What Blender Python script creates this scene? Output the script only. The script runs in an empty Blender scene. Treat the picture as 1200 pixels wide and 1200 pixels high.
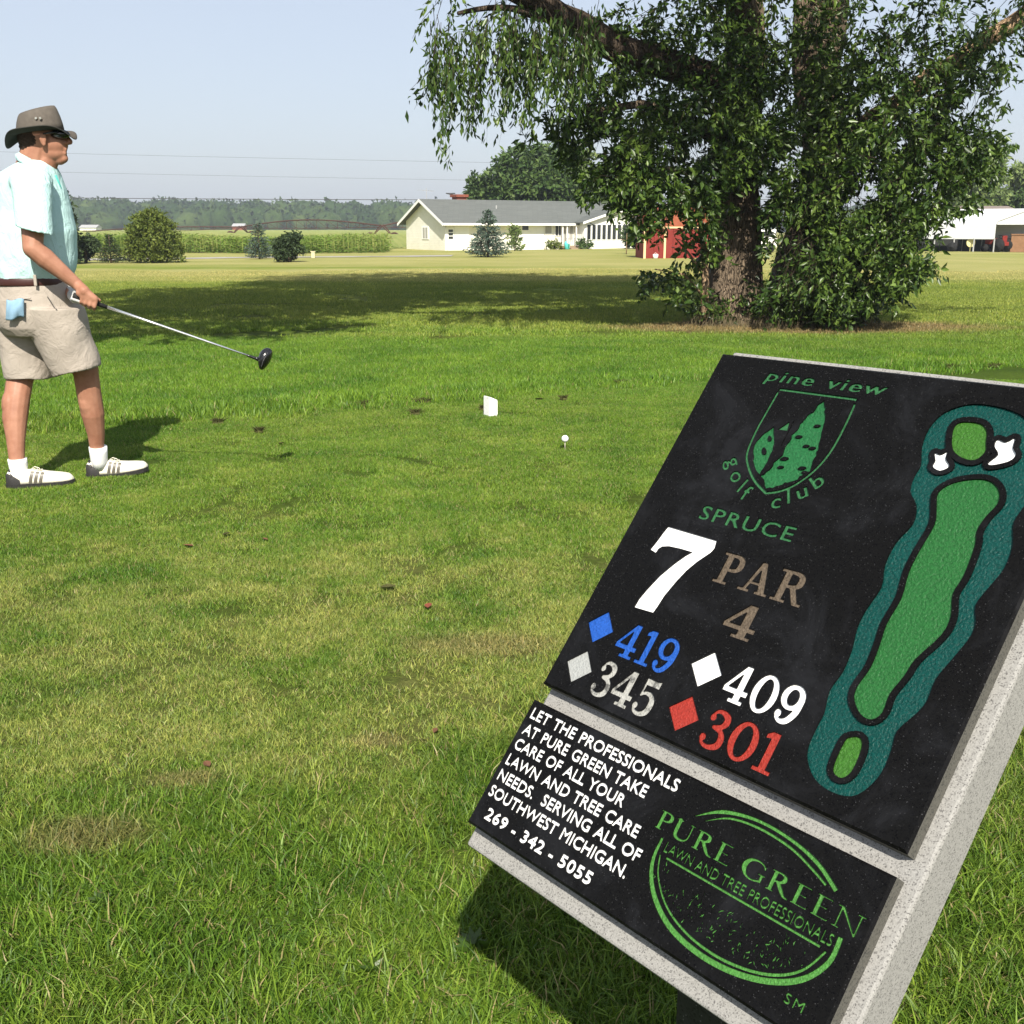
import bpy, bmesh, math, random
import numpy as np
from mathutils import Vector, Matrix, noise as mnoise
from mathutils.geometry import delaunay_2d_cdt

# ------------------------------------------------------------------ camera, sky, sun, exposure
SC = bpy.context.scene
COL = SC.collection
rad = math.radians
F_PX, PITCH, CAM_H = 1280.25, rad(14.538), 1.3
cam_d = bpy.data.cameras.new('camera'); cam = bpy.data.objects.new('camera', cam_d); COL.objects.link(cam)
cam.location = (0, 0, CAM_H); cam.rotation_euler = (math.pi / 2 - PITCH, 0, 0)
cam_d.sensor_width = 36; cam_d.lens = 36 * F_PX / 1200
cam_d.clip_start = 0.05; cam_d.clip_end = 6000
SC.camera = cam

SUN_EL, SUN_AZ = rad(43), rad(5)          # the light travels away from the camera, slightly to the left
world = bpy.data.worlds.new('World'); SC.world = world; world.use_nodes = True
wn = world.node_tree.nodes; wl = world.node_tree.links; wn.clear()
wo = wn.new('ShaderNodeOutputWorld'); wb = wn.new('ShaderNodeBackground'); ws = wn.new('ShaderNodeTexSky')
ws.sky_type = 'NISHITA'; ws.sun_disc = False; ws.sun_elevation = SUN_EL
ws.sun_rotation = math.pi - SUN_AZ
ws.air_density = 1.0; ws.dust_density = 2.0; ws.ozone_density = 1.6; ws.altitude = 100
wb.inputs['Strength'].default_value = 0.11
wm = wn.new('ShaderNodeMix'); wm.data_type = 'RGBA'; wm.inputs['Factor'].default_value = 0.66     # thin even summer haze over the clear sky
wm.inputs['B'].default_value = (3.70, 3.88, 4.35, 1)
wl.new(ws.outputs[0], wm.inputs['A']); wl.new([q for q in wm.outputs if q.type == 'RGBA'][0], wb.inputs[0]); wl.new(wb.outputs[0], wo.inputs[0])
sun_d = bpy.data.lights.new('sun', 'SUN'); sun = bpy.data.objects.new('sun', sun_d); COL.objects.link(sun)
sun_d.energy = 5.0; sun_d.angle = rad(0.55); sun_d.color = (1.0, 0.94, 0.82)
sdir = Vector((-math.sin(SUN_AZ) * math.cos(SUN_EL), math.cos(SUN_AZ) * math.cos(SUN_EL), -math.sin(SUN_EL)))
sun.rotation_euler = sdir.to_track_quat('-Z', 'Y').to_euler(); sun.location = (3, -20, 30)
SC.view_settings.view_transform = 'Standard'; SC.view_settings.look = 'None'
SC.view_settings.exposure = 0.76; SC.view_settings.gamma = 1.0; SC.view_settings.use_curve_mapping = False
SC.render.engine = 'CYCLES'
SC.cycles.max_bounces = 8; SC.cycles.transparent_max_bounces = 8; SC.cycles.volume_bounces = 0

# ------------------------------------------------------------------ helpers
RNG = np.random.default_rng(7); random.seed(7)
ORG = {}
CP, SP = math.cos(PITCH), math.sin(PITCH)
def ray(px, py):
    a, b = (px - 600) / F_PX, (py - 600) / F_PX
    return Vector((a, CP - b * SP, -SP - b * CP))
def at(px, py, Y):                      # a point of the place seen at that pixel, Y metres ahead
    r = ray(px, py); k = Y / r.y; return Vector((r.x * k, Y, CAM_H + r.z * k))
def onz(px, py, z=0.0):
    r = ray(px, py); k = (z - CAM_H) / r.z; return Vector((r.x * k, r.y * k, z))

def link(o, parent=None):
    COL.objects.link(o)
    if parent is not None:
        o.parent = parent; ORG[o.name] = ORG[parent.name]
    return o
def root(name, loc, label, cat, group=None):
    o = bpy.data.objects.new(name, None); COL.objects.link(o); o.location = loc
    o.empty_display_size = 0.2
    o['label'] = label; o['category'] = cat
    if group: o['group'] = group
    ORG[o.name] = Vector(loc); return o
def setp(o, label=None, cat=None, group=None, kind=None):
    if label: o['label'] = label
    if cat: o['category'] = cat
    if group: o['group'] = group
    if kind: o['kind'] = kind
    return o
def mesh_from(name, verts, faces, mats, parent=None, smooth=False, midx=None, loc=None):
    """world-space verts -> one object; local to its parent's origin"""
    me = bpy.data.meshes.new(name)
    v = np.asarray(verts, dtype=np.float64).reshape(-1, 3)
    o = bpy.data.objects.new(name, me)
    if parent is not None: org = ORG[parent.name]
    else: org = Vector(loc) if loc is not None else Vector(v.mean(0)) * 0
    v = v - np.array(org)
    if isinstance(faces, np.ndarray) and faces.ndim == 2:
        n, k = faces.shape
        me.vertices.add(len(v)); me.vertices.foreach_set('co', v.astype(np.float32).ravel())
        me.loops.add(n * k); me.loops.foreach_set('vertex_index', faces.astype(np.int32).ravel())
        me.polygons.add(n); me.polygons.foreach_set('loop_start', np.arange(0, n * k, k, dtype=np.int32))
        me.update(calc_edges=True)
    else:
        me.from_pydata([tuple(p) for p in v], [], [tuple(f) for f in faces]); me.update()
    for m in (mats if isinstance(mats, (list, tuple)) else [mats]): me.materials.append(m)
    if midx is not None: me.polygons.foreach_set('material_index', np.asarray(midx, dtype=np.int32))
    if smooth: me.polygons.foreach_set('use_smooth', np.ones(len(me.polygons), dtype=bool))
    link(o, parent)
    if parent is None:
        o.location = org; ORG[o.name] = Vector(org)
    return o
class MB:
    def __init__(s, M=None): s.v = []; s.f = []; s.m = []; s.M = M or Matrix.Identity(4); s.mi = 0
    def add(s, vs, fs):
        b = len(s.v); s.v += [tuple(s.M @ Vector(p)) for p in vs]; s.f += [tuple(i + b for i in f) for f in fs]; s.m += [s.mi] * len(fs); return s
    def box(s, x0, x1, y0, y1, z0, z1, bev=0.0):
        if bev <= 0:
            return s.add([(x0,y0,z0),(x1,y0,z0),(x1,y1,z0),(x0,y1,z0),(x0,y0,z1),(x1,y0,z1),(x1,y1,z1),(x0,y1,z1)],
                         [(0,3,2,1),(4,5,6,7),(0,1,5,4),(1,2,6,5),(2,3,7,6),(3,0,4,7)])
        b = bmesh.new(); bmesh.ops.create_cube(b, size=1)
        for v in b.verts: v.co = Vector(((x0+x1)/2+v.co.x*(x1-x0),(y0+y1)/2+v.co.y*(y1-y0),(z0+z1)/2+v.co.z*(z1-z0)))
        bmesh.ops.bevel(b, geom=b.edges[:], offset=bev, segments=2, affect='EDGES', profile=0.6)
        b.verts.index_update(); vs = [v.co[:] for v in b.verts]; fs = [[v.index for v in f.verts] for f in b.faces]; b.free()
        return s.add(vs, fs)
    def tube(s, pts, rs, n=8, caps=True):
        pts = [Vector(p) for p in pts]
        if not isinstance(rs, (list, tuple)): rs = [rs] * len(pts)
        vs = []; fs = []; ref = None
        for i, p in enumerate(pts):
            d = (pts[min(i+1, len(pts)-1)] - pts[max(i-1, 0)]).normalized()
            if ref is None: ref = d.orthogonal().normalized()
            else: ref = (ref - d * ref.dot(d)).normalized()
            o2 = d.cross(ref)
            for k in range(n):
                a = 2 * math.pi * k / n; vs.append(p + (ref * math.cos(a) + o2 * math.sin(a)) * rs[i])
        for i in range(len(pts) - 1):
            for k in range(n): fs.append((i*n+k, i*n+(k+1) % n, (i+1)*n+(k+1) % n, (i+1)*n+k))
        if caps: fs.append(tuple(reversed(range(n)))); fs.append(tuple((len(pts)-1)*n+k for k in range(n)))
        return s.add(vs, fs)
    def rings(s, rings, caps=True):
        n = len(rings[0]); vs = [p for r in rings for p in r]; fs = []
        for i in range(len(rings)-1):
            for k in range(n): fs.append((i*n+k, i*n+(k+1) % n, (i+1)*n+(k+1) % n, (i+1)*n+k))
        if caps: fs.append(tuple(reversed(range(n)))); fs.append(tuple((len(rings)-1)*n+k for k in range(n)))
        return s.add(vs, fs)
    def sphere(s, c, r, u=12, v=8):
        c = Vector(c); r = Vector(r) if hasattr(r, '__len__') else Vector((r, r, r))
        R = []
        for i in range(1, v):
            a = math.pi * i / v; R.append([(c.x + r.x*math.sin(a)*math.cos(2*math.pi*k/u), c.y + r.y*math.sin(a)*math.sin(2*math.pi*k/u), c.z + r.z*math.cos(a)) for k in range(u)])
        vs = [p for q in R for p in q] + [(c.x, c.y, c.z + r.z), (c.x, c.y, c.z - r.z)]; fs = []
        for i in range(v-2):
            for k in range(u): fs.append((i*u+k, (i+1)*u+k, (i+1)*u+(k+1) % u, i*u+(k+1) % u))
        t = len(vs) - 2
        for k in range(u): fs.append((t, k, (k+1) % u)); fs.append((t+1, (v-2)*u+(k+1) % u, (v-2)*u+k))
        return s.add(vs, fs)
    def build(s, name, mat, parent=None, smooth=False, loc=None):
        return mesh_from(name, s.v, s.f, mat, parent, smooth, s.m if isinstance(mat, (list, tuple)) and len(mat) > 1 else None, loc)
def catmull(P, n=6, closed=False):
    P = [np.array(p, float) for p in P]; out = []; m = len(P)
    rng = range(m if closed else m - 1)
    for i in rng:
        g = (lambda j: P[j % m]) if closed else (lambda j: P[min(max(j, 0), m-1)])
        p0, p1, p2, p3 = g(i-1), g(i), g(i+1), g(i+2)
        for k in range(n):
            t = k / n; out.append(0.5*((2*p1)+(-p0+p2)*t+(2*p0-5*p1+4*p2-p3)*t*t+(-p0+3*p1-3*p2+p3)*t**3))
    if not closed: out.append(P[-1])
    return out

# ------------------------------------------------------------------ materials
class NT:
    def __init__(s, name):
        s.m = bpy.data.materials.new(name); s.m.use_nodes = True; s.t = s.m.node_tree; s.t.nodes.clear()
        s.out = s.t.nodes.new('ShaderNodeOutputMaterial')
    def n(s, typ, **kw):
        x = s.t.nodes.new(typ)
        for k, v in kw.items():
            if k.startswith('i_'):
                key = k[2:].replace('_', ' ')
                x.inputs[int(key) if key.isdigit() else key].default_value = v
            else: setattr(x, k, v)
        return x
    def l(s, a, b): s.t.links.new(a, b)
    def pos(s, obj=False):
        return s.n('ShaderNodeTexCoord').outputs['Object'] if obj else s.n('ShaderNodeNewGeometry').outputs['Position']
    def noise(s, vec, scale, detail=3, rough=0.6, dist=0.0):
        x = s.n('ShaderNodeTexNoise'); x.inputs['Scale'].default_value = scale; x.inputs['Detail'].default_value = detail
        x.inputs['Roughness'].default_value = rough; x.inputs['Distortion'].default_value = dist
        if vec is not None: s.l(vec, x.inputs['Vector'])
        return x.outputs['Fac']
    def ramp(s, fac, stops, interp='LINEAR'):
        r = s.n('ShaderNodeValToRGB'); cr = r.color_ramp; cr.interpolation = interp
        while len(cr.elements) < len(stops): cr.elements.new(0.5)
        for e, (p, c) in zip(cr.elements, stops):
            e.position = p; e.color = (*c, 1) if hasattr(c, '__len__') else (c, c, c, 1)
        s.l(fac, r.inputs['Fac']); return r.outputs['Color']
    def mix(s, fac, a, b, mode='MIX'):
        x = s.n('ShaderNodeMix', data_type='RGBA', blend_type=mode)
        for sock, v in ((x.inputs['Factor'], fac), (x.inputs['A'], a), (x.inputs['B'], b)):
            if hasattr(v, 'is_output'): s.l(v, sock)
            elif hasattr(v, '__len__'): sock.default_value = (*v, 1)
            else: sock.default_value = v
        for q in x.outputs:
            if q.type == 'RGBA': return q
    def math(s, op, a, b=0.0, c=None, clamp=False):
        x = s.n('ShaderNodeMath', operation=op, use_clamp=clamp)
        for i, v in enumerate((a, b) if c is None else (a, b, c)):
            if hasattr(v, 'is_output'): s.l(v, x.inputs[i])
            else: x.inputs[i].default_value = v
        return x.outputs[0]
    def smooth(s, v, a, b):
        x = s.n('ShaderNodeMapRange', interpolation_type='SMOOTHSTEP'); s.l(v, x.inputs['Value'])
        x.inputs['From Min'].default_value = a; x.inputs['From Max'].default_value = b; return x.outputs['Result']
    def vscale(s, vec, sc):
        x = s.n('ShaderNodeVectorMath', operation='MULTIPLY'); s.l(vec, x.inputs[0]); x.inputs[1].default_value = sc; return x.outputs[0]
    def bsdf(s, col, rough=0.7, spec=0.3, bump=None, bstr=0.3, bdist=0.01, metal=0.0, trans=None, coat=0.0):
        b = s.n('ShaderNodeBsdfPrincipled')
        if hasattr(col, 'is_output'): s.l(col, b.inputs['Base Color'])
        else: b.inputs['Base Color'].default_value = (*col, 1)
        if hasattr(rough, 'is_output'): s.l(rough, b.inputs['Roughness'])
        else: b.inputs['Roughness'].default_value = rough
        b.inputs['Specular IOR Level'].default_value = spec; b.inputs['Metallic'].default_value = metal
        b.inputs['Coat Weight'].default_value = coat
        if bump is not None:
            x = s.n('ShaderNodeBump'); x.inputs['Strength'].default_value = bstr; x.inputs['Distance'].default_value = bdist
            s.l(bump, x.inputs['Height']); s.l(x.outputs[0], b.inputs['Normal'])
        o = b.outputs[0]
        if trans:
            t = s.n('ShaderNodeBsdfTranslucent')
            if hasattr(col, 'is_output'): s.l(col, t.inputs[0])
            else: t.inputs[0].default_value = (*col, 1)
            mx = s.n('ShaderNodeMixShader'); mx.inputs[0].default_value = trans
            s.l(o, mx.inputs[1]); s.l(t.outputs[0], mx.inputs[2]); o = mx.outputs[0]
        s.l(o, s.out.inputs['Surface']); return s.m
def simple(name, c, rough=0.6, spec=0.3, vary=0.12, scale=20, bstr=0.15, bdist=0.004, metal=0.0, stretch=None, coat=0.0):
    t = NT(name); p = t.pos(True)
    if stretch: p = t.vscale(p, stretch)
    nz = t.noise(p, scale, 5, 0.65); c = np.array(c)
    col = t.ramp(nz, [(0.25, tuple(c*(1-vary))), (0.75, tuple(np.minimum(c*(1+vary), 1)))])
    fine = t.noise(p, scale*6, 3)
    return t.bsdf(col, rough, spec, fine, bstr, bdist, metal, None, coat)
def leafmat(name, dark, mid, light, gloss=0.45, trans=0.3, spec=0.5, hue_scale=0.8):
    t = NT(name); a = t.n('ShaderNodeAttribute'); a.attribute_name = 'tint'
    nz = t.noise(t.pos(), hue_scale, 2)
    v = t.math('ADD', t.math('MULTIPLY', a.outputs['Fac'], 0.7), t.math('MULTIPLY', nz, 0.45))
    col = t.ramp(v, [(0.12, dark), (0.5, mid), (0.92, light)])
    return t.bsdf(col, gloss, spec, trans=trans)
# ------------------------------------------------------------------ the ground
LOW = -0.45
EDGE = [onz(*p) for p in [(-260, 528), (0, 506), (100, 498), (200, 491), (400, 476), (560, 465), (700, 456), (860, 447), (1000, 439), (1200, 430), (1500, 418)]]
EX = np.array([p.x for p in EDGE]); EY = np.array([p.y for p in EDGE])
o_ = np.argsort(EX); EX = EX[o_]; EY = EY[o_]
def edge_y(x): return np.interp(x, EX, EY)
def gz(x, y):
    x = np.asarray(x, float); y = np.asarray(y, float)
    t = np.clip((y - edge_y(x)) / 2.6, 0, 1); s = t*t*(3-2*t)
    z = LOW * s
    z = z + 0.012*np.sin(x*1.3+0.4)*np.sin(y*0.9) + s*0.05*np.sin(x*0.21+1)*np.sin(y*0.17)
    far = np.clip((y-40)/60, 0, 1)
    z = z + far*0.06*np.sin(x*0.08)
    # a low hill carries the far wood
    h = np.clip((y-520)/260, 0, 1); z = z + h*h*(3-2*h)*(1.2-0.013*np.clip(x, -500, 120))
    return z
def turf_color(t, dry=1.0, bright=1.0):
    """colour of the turf where it stands: short tee turf with dry patches, greener rough, dry far lawn"""
    P = t.pos(); sep = t.n('ShaderNodeSeparateXYZ'); t.l(P, sep.inputs[0]); Y = sep.outputs['Y']; X = sep.outputs['X']
    big = t.noise(P, 0.55, 4, 0.6, 0.6); med = t.noise(P, 2.3, 4, 0.65, 0.3); fin = t.noise(P, 11.0, 3, 0.6)
    k = bright
    G = lambda r, g, b: (r*k, g*k, b*k)
    lush = t.ramp(med, [(0.3, G(0.054, 0.118, 0.010)), (0.7, G(0.122, 0.210, 0.020))])
    olive = t.ramp(fin, [(0.3, G(0.088, 0.140, 0.017)), (0.7, G(0.175, 0.232, 0.030))])
    straw = t.ramp(fin, [(0.3, G(0.26, 0.22, 0.075)), (0.7, G(0.36, 0.30, 0.13))])
    # tee: olive with straw patches;  strongest between 2 and 4.5 m ahead on the left
    tee_mix = t.smooth(t.math('ADD', big, t.math('MULTIPLY', med, 0.5)), 0.60, 0.95)
    c = t.mix(t.math('MULTIPLY', tee_mix, 0.55), lush, olive)
    band = t.math('MULTIPLY', t.smooth(Y, 1.9, 2.6), t.math('SUBTRACT', 1.0, t.smooth(Y, 3.6, 5.6)))
    sp = t.smooth(t.math('ADD', t.math('MULTIPLY', med, 0.8), t.math('ADD', t.math('MULTIPLY', band, 0.22), t.math('MULTIPLY', fin, 0.35))), 0.60, 0.92)
    c = t.mix(t.math('MULTIPLY', sp, 0.40*dry), c, straw)
    # two worn bare spots at the left of the tee
    for (bx_, by_, rx_, ry_) in ((-0.94, 2.15, 0.17, 0.10), (-0.80, 2.42, 0.12, 0.05), (-0.35, 2.62, 0.10, 0.05), (-0.1, 3.3, 0.3, 0.12), (0.15, 2.7, 0.12, 0.06)):
        ax_ = t.math('DIVIDE', t.math('SUBTRACT', X, bx_), rx_); ay_ = t.math('DIVIDE', t.math('SUBTRACT', Y, by_), ry_)
        rr_ = t.math('ADD', t.math('ADD', t.math('MULTIPLY', ax_, ax_), t.math('MULTIPLY', ay_, ay_)), t.math('MULTIPLY', fin, 1.6))
        c = t.mix(t.math('MULTIPLY', t.math('SUBTRACT', 1.0, t.smooth(rr_, 0.7, 2.1)), 0.5), c, (0.27, 0.19, 0.10))
    # bright rough beyond the tee edge
    rough = t.ramp(t.noise(P, 1.1, 4, 0.6, 0.5), [(0.3, G(0.056, 0.132, 0.011)), (0.7, G(0.130, 0.225, 0.020))])
    sy = t.n('ShaderNodeVectorMath', operation='MULTIPLY'); t.l(P, sy.inputs[0]); sy.inputs[1].default_value = (0.10, 0.85, 0)
    bands = t.noise(sy.outputs[0], 1.0, 3, 0.55)
    lawn = t.ramp(t.noise(P, 0.35, 4, 0.6), [(0.3, G(0.13, 0.185, 0.026)), (0.7, G(0.21, 0.25, 0.045))])
    tan = t.ramp(t.noise(P, 0.2, 4, 0.6), [(0.3, G(0.27, 0.275, 0.085)), (0.7, G(0.36, 0.335, 0.13))])
    c = t.mix(t.smooth(Y, 7.6, 9.6), c, rough)
    Yb = t.math('ADD', Y, t.math('MULTIPLY', bands, 9.0))
    c = t.mix(t.smooth(Yb, 20, 27), c, lawn)
    sy2 = t.n('ShaderNodeVectorMath', operation='MULTIPLY'); t.l(P, sy2.inputs[0]); sy2.inputs[1].default_value = (0.012, 0.16, 0)
    b2 = t.noise(sy2.outputs[0], 1.0, 3, 0.6)
    c = t.mix(t.math('MULTIPLY', t.smooth(t.math('ADD', Y, t.math('MULTIPLY', b2, 26)), 44, 60), t.smooth(b2, 0.25, 0.5)), c, tan)
    # bare dry ring of soil and litter under the big tree
    dx = t.math('MULTIPLY', t.math('SUBTRACT', X, 5.3), 0.34); dy = t.math('SUBTRACT', Y, 20.2)
    r = t.math('SQRT', t.math('ADD', t.math('MULTIPLY', dx, dx), t.math('MULTIPLY', t.math('MULTIPLY', dy, dy), 0.8)))
    r = t.math('ADD', r, t.math('MULTIPLY', t.noise(P, 1.6, 4, 0.7), 0.7))
    ring = t.math('SUBTRACT', 1.0, t.smooth(r, 1.15, 1.9))
    litter = t.ramp(t.noise(P, 7, 4, 0.7), [(0.3, (0.15, 0.085, 0.045)), (0.7, (0.38, 0.27, 0.15))])
    c = t.mix(t.math('MULTIPLY', ring, 0.8), c, litter)
    return c, P, fin
def ground_mat():
    t = NT('turf'); c, P, fin = turf_color(t, 1.0, 0.95)
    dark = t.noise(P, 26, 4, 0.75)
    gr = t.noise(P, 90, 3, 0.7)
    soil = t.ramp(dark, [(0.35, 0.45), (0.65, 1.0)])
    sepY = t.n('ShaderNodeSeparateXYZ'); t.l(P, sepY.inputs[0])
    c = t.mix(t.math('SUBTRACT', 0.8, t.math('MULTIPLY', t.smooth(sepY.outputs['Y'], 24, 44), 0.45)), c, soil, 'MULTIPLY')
    c = t.mix(t.math('SUBTRACT', 0.5, t.math('MULTIPLY', t.smooth(sepY.outputs['Y'], 7, 44), 0.5)), c, (0.030, 0.028, 0.012))  # ground darkened under the blades so the gaps between them read deeper
    return t.bsdf(c, 0.95, 0.05, t.math('ADD', gr, t.math('MULTIPLY', dark, 2)), 0.6, 0.02)
def build_ground():
    ys = np.concatenate([np.linspace(-50, 0.5, 26)[:-1], np.linspace(0.5, 16, 110)[:-1], np.linspace(16, 60, 70)[:-1], np.linspace(60, 180, 40)[:-1], np.geomspace(180, 1440, 36)])
    xs = np.concatenate([-np.geomspace(14, 1400, 32)[::-1], np.linspace(-14, 14, 120)[1:-1], np.geomspace(14, 1400, 32)])
    X, Yy = np.meshgrid(xs, ys); Z = gz(X, Yy)
    V = np.stack([X, Yy, Z], -1).reshape(-1, 3); nx, ny = len(xs), len(ys)
    i = (np.arange(ny-1)[:, None]*nx + np.arange(nx-1)[None]).ravel()
    Fq = np.stack([i, i+1, i+1+nx, i+nx], 1)
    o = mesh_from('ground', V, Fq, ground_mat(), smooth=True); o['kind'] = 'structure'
    return o
build_ground()

# gravel farm road along the field
t = NT('gravel'); g_ = t.ramp(t.noise(t.pos(), 3, 5, 0.7), [(0.3, (0.24, 0.225, 0.20)), (0.7, (0.38, 0.36, 0.33))]); M_gravel = t.bsdf(g_, 0.95, 0.1, t.noise(t.pos(), 40, 2), 0.5, 0.02)
rv = []; rf = []
for i, x in enumerate(np.linspace(-75, -4, 60)):
    y0 = 66 + 0.2*(x+30)*0.6*0 + 9*max(0, (x+26)/26)**1.2 if x > -26 else 66
    rv += [(x, y0, float(gz(x, y0))+0.02), (x, y0+3.6, float(gz(x, y0+3.6))+0.02)]
    if i: rf.append((2*i-2, 2*i, 2*i+1, 2*i-1))
o = mesh_from('road', rv, rf, M_gravel); o['kind'] = 'structure'

# ------------------------------------------------------------------ grass (uncountable: stuff, instanced tufts)
def blades_mesh(name, n, radius, hmin, hmax, wid, lean, mat, seed, curl=0.5):
    r = np.random.default_rng(seed)
    rr = radius*np.sqrt(r.random(n)); a = r.random(n)*2*np.pi
    bx, by = rr*np.cos(a), rr*np.sin(a); h = hmin+(hmax-hmin)*r.random(n)**1.4
    az = r.random(n)*2*np.pi; ln = lean*(0.25+r.random(n))
    dx, dy = np.cos(az), np.sin(az); w = wid*(0.6+0.7*r.random(n)); wa = r.random(n)*np.pi; wx, wy = np.cos(wa), np.sin(wa)
    def lvl(f, ww):
        off = ln*h*(f**(1+curl)); z = h*f*np.sqrt(np.maximum(1-(ln*f*0.75)**2, 0.15))
        cx, cy = bx+dx*off, by+dy*off
        return np.stack([cx-wx*w*ww/2, cy-wy*w*ww/2, z], 1), np.stack([cx+wx*w*ww/2, cy+wy*w*ww/2, z], 1)
    a0, b0 = lvl(0, 1); a1, b1 = lvl(0.5, 0.85); tip, _ = lvl(1.0, 0.0)
    V = np.stack([a0, b0, a1, b1, tip], 1).reshape(-1, 3); V[:, 2] -= 0.004
    k = np.arange(n)*5
    T = np.concatenate([np.stack([k, k+1, k+3], 1), np.stack([k, k+3, k+2], 1), np.stack([k+2, k+3, k+4], 1)])
    me = bpy.data.meshes.new(name); me.vertices.add(len(V)); me.vertices.foreach_set('co', V.astype(np.float32).ravel())
    me.loops.add(len(T)*3); me.loops.foreach_set('vertex_index', T.astype(np.int32).ravel())
    me.polygons.add(len(T)); me.polygons.foreach_set('loop_start', np.arange(0, len(T)*3, 3, dtype=np.int32)); me.update(calc_edges=True)
    at_ = me.attributes.new('tint', 'FLOAT', 'POINT'); at_.data.foreach_set('value', np.repeat(r.random(n), 5).astype(np.float32))
    me.materials.append(mat)
    return bpy.data.objects.new(name, me)
def grass_mat(name, dry, bright, deadfrac):
    t = NT(name); c, P, fin = turf_color(t, dry, bright)
    a = t.n('ShaderNodeAttribute'); a.attribute_name = 'tint'
    var = t.ramp(a.outputs['Fac'], [(0.0, (0.36, 0.46, 0.34)), (0.5, (0.92, 0.95, 0.92)), (1.0, (1.7, 1.45, 1.5))])
    c = t.mix(1.0, c, var, 'MULTIPLY')
    dead = t.math('GREATER_THAN', a.outputs['Fac'], 1.0-deadfrac)
    c = t.mix(dead, c, (0.30, 0.25, 0.11))
    return t.bsdf(c, 0.48, 0.32, trans=0.27)
def scatter(name, label_mat, pts, srcs, smin, smax):
    """one stuff object: tuft meshes instanced by geometry nodes on points"""
    me = bpy.data.meshes.new(name); pts = np.asarray(pts, np.float32)
    me.vertices.add(len(pts)); me.vertices.foreach_set('co', pts.ravel()); me.update()
    o = bpy.data.objects.new(name, me); COL.objects.link(o); o['kind'] = 'stuff'
    g = bpy.data.node_groups.new(name+'_nodes', 'GeometryNodeTree')
    g.interface.new_socket('Geometry', in_out='INPUT', socket_type='NodeSocketGeometry')
    g.interface.new_socket('Geometry', in_out='OUTPUT', socket_type='NodeSocketGeometry')
    N = g.nodes; gi = N.new('NodeGroupInput'); go = N.new('NodeGroupOutput')
    gti = N.new('GeometryNodeGeometryToInstance')
    for s in srcs:
        oi = N.new('GeometryNodeObjectInfo'); oi.inputs['Object'].default_value = s
        g.links.new(oi.outputs['Geometry'], gti.inputs[0])
    iop = N.new('GeometryNodeInstanceOnPoints'); g.links.new(gi.outputs[0], iop.inputs['Points'])
    iop.inputs['Pick Instance'].default_value = True
    # each source must be its own instance
    N.remove(gti)
    jn = N.new('GeometryNodeJoinGeometry')
    for s in srcs:
        oi = [q for q in N if q.bl_idname == 'GeometryNodeObjectInfo' and q.inputs['Object'].default_value == s][0]
        gt = N.new('GeometryNodeGeometryToInstance'); g.links.new(oi.outputs['Geometry'], gt.inputs[0]); g.links.new(gt.outputs[0], jn.inputs[0])
    g.links.new(jn.outputs[0], iop.inputs['Instance'])
    rv = N.new('FunctionNodeRandomValue'); rv.data_type = 'FLOAT_VECTOR'
    rv.inputs[0].default_value = (0, 0, 0); rv.inputs[1].default_value = (0, 0, 6.283)
    g.links.new(rv.outputs[0], iop.inputs['Rotation'])
    rs = N.new('FunctionNodeRandomValue'); rs.data_type = 'FLOAT'; rs.inputs[2].default_value = smin; rs.inputs[3].default_value = smax; rs.inputs['Seed'].default_value = 5
    g.links.new(rs.outputs[1], iop.inputs['Scale'])
    g.links.new(iop.outputs[0], go.inputs[0])
    md = o.modifiers.new('tufts', 'NODES'); md.node_group = g
    return o
def wedge_points(y0, y1, n, xm=0.56, pad=0.6, keep=None, seed=1):
    r = np.random.default_rng(seed); out = []
    y = np.sqrt(y0*y0+(y1*y1-y0*y0)*r.random(n)); x = (r.random(n)*2-1)*(xm*y+pad)
    m = np.ones(n, bool) if keep is None else keep(x, y)
    x, y = x[m], y[m]; return np.stack([x, y, gz(x, y)], 1)
def in_rough_near(x, y):       # longer grass close to the camera and round the sign
    b = 2.15 + 0.75*np.clip((x+0.9)/1.3, 0, 1) + 1.2*np.clip((x-0.3)/0.8, 0, 1)**1.0 + 0.12*np.sin(x*5)+0.08*np.sin(x*11+1)
    return y < b
M_gs = grass_mat('tee_grass', 0.85, 1.42, 0.07); M_gl = grass_mat('long_grass', 0.4, 1.18, 0.06)
M_gr = grass_mat('rough_grass', 0.3, 1.30, 0.03)
def srcset(tag, k, *a, **kw): return [blades_mesh(tag, *a, seed=11+i, **kw) for i in range(k)]
short = srcset('mown_tuft', 4, 1250, 0.14, 0.008, 0.026, 0.0024, 0.9, M_gs)
longg = srcset('long_tuft', 4, 520, 0.15, 0.022, 0.066, 0.0030, 1.05, M_gl)
thatch = srcset('thatch_tuft', 3, 800, 0.15, 0.010, 0.030, 0.0026, 1.0, M_gl)
def tee_keep(x, y): return (y < edge_y(x)+0.10)
scatter('mown_grass', None, wedge_points(1.0, 9.6, 4300, keep=lambda x, y: tee_keep(x, y) & ~in_rough_near(x, y+0.15), seed=2), short, 0.85, 1.2)
scatter('long_grass', None, wedge_points(0.7, 5.2, 1500, pad=0.9, keep=in_rough_near, seed=3), longg, 0.7, 1.15)
scatter('grass_thatch', None, wedge_points(0.7, 5.2, 1700, pad=0.9, keep=in_rough_near, seed=4), thatch, 0.8, 1.2)
r1 = srcset('rough_tuft', 3, 1500, 0.40, 0.03, 0.075, 0.0065, 0.6, M_gr)
r2 = srcset('far_tuft', 3, 2600, 0.9, 0.03, 0.075, 0.011, 0.6, M_gr)
scatter('rough_grass', None, wedge_points(6.5, 18, 1900, keep=lambda x, y: (y > edge_y(x)+0.1), seed=5), r1, 0.8, 1.2)
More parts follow.
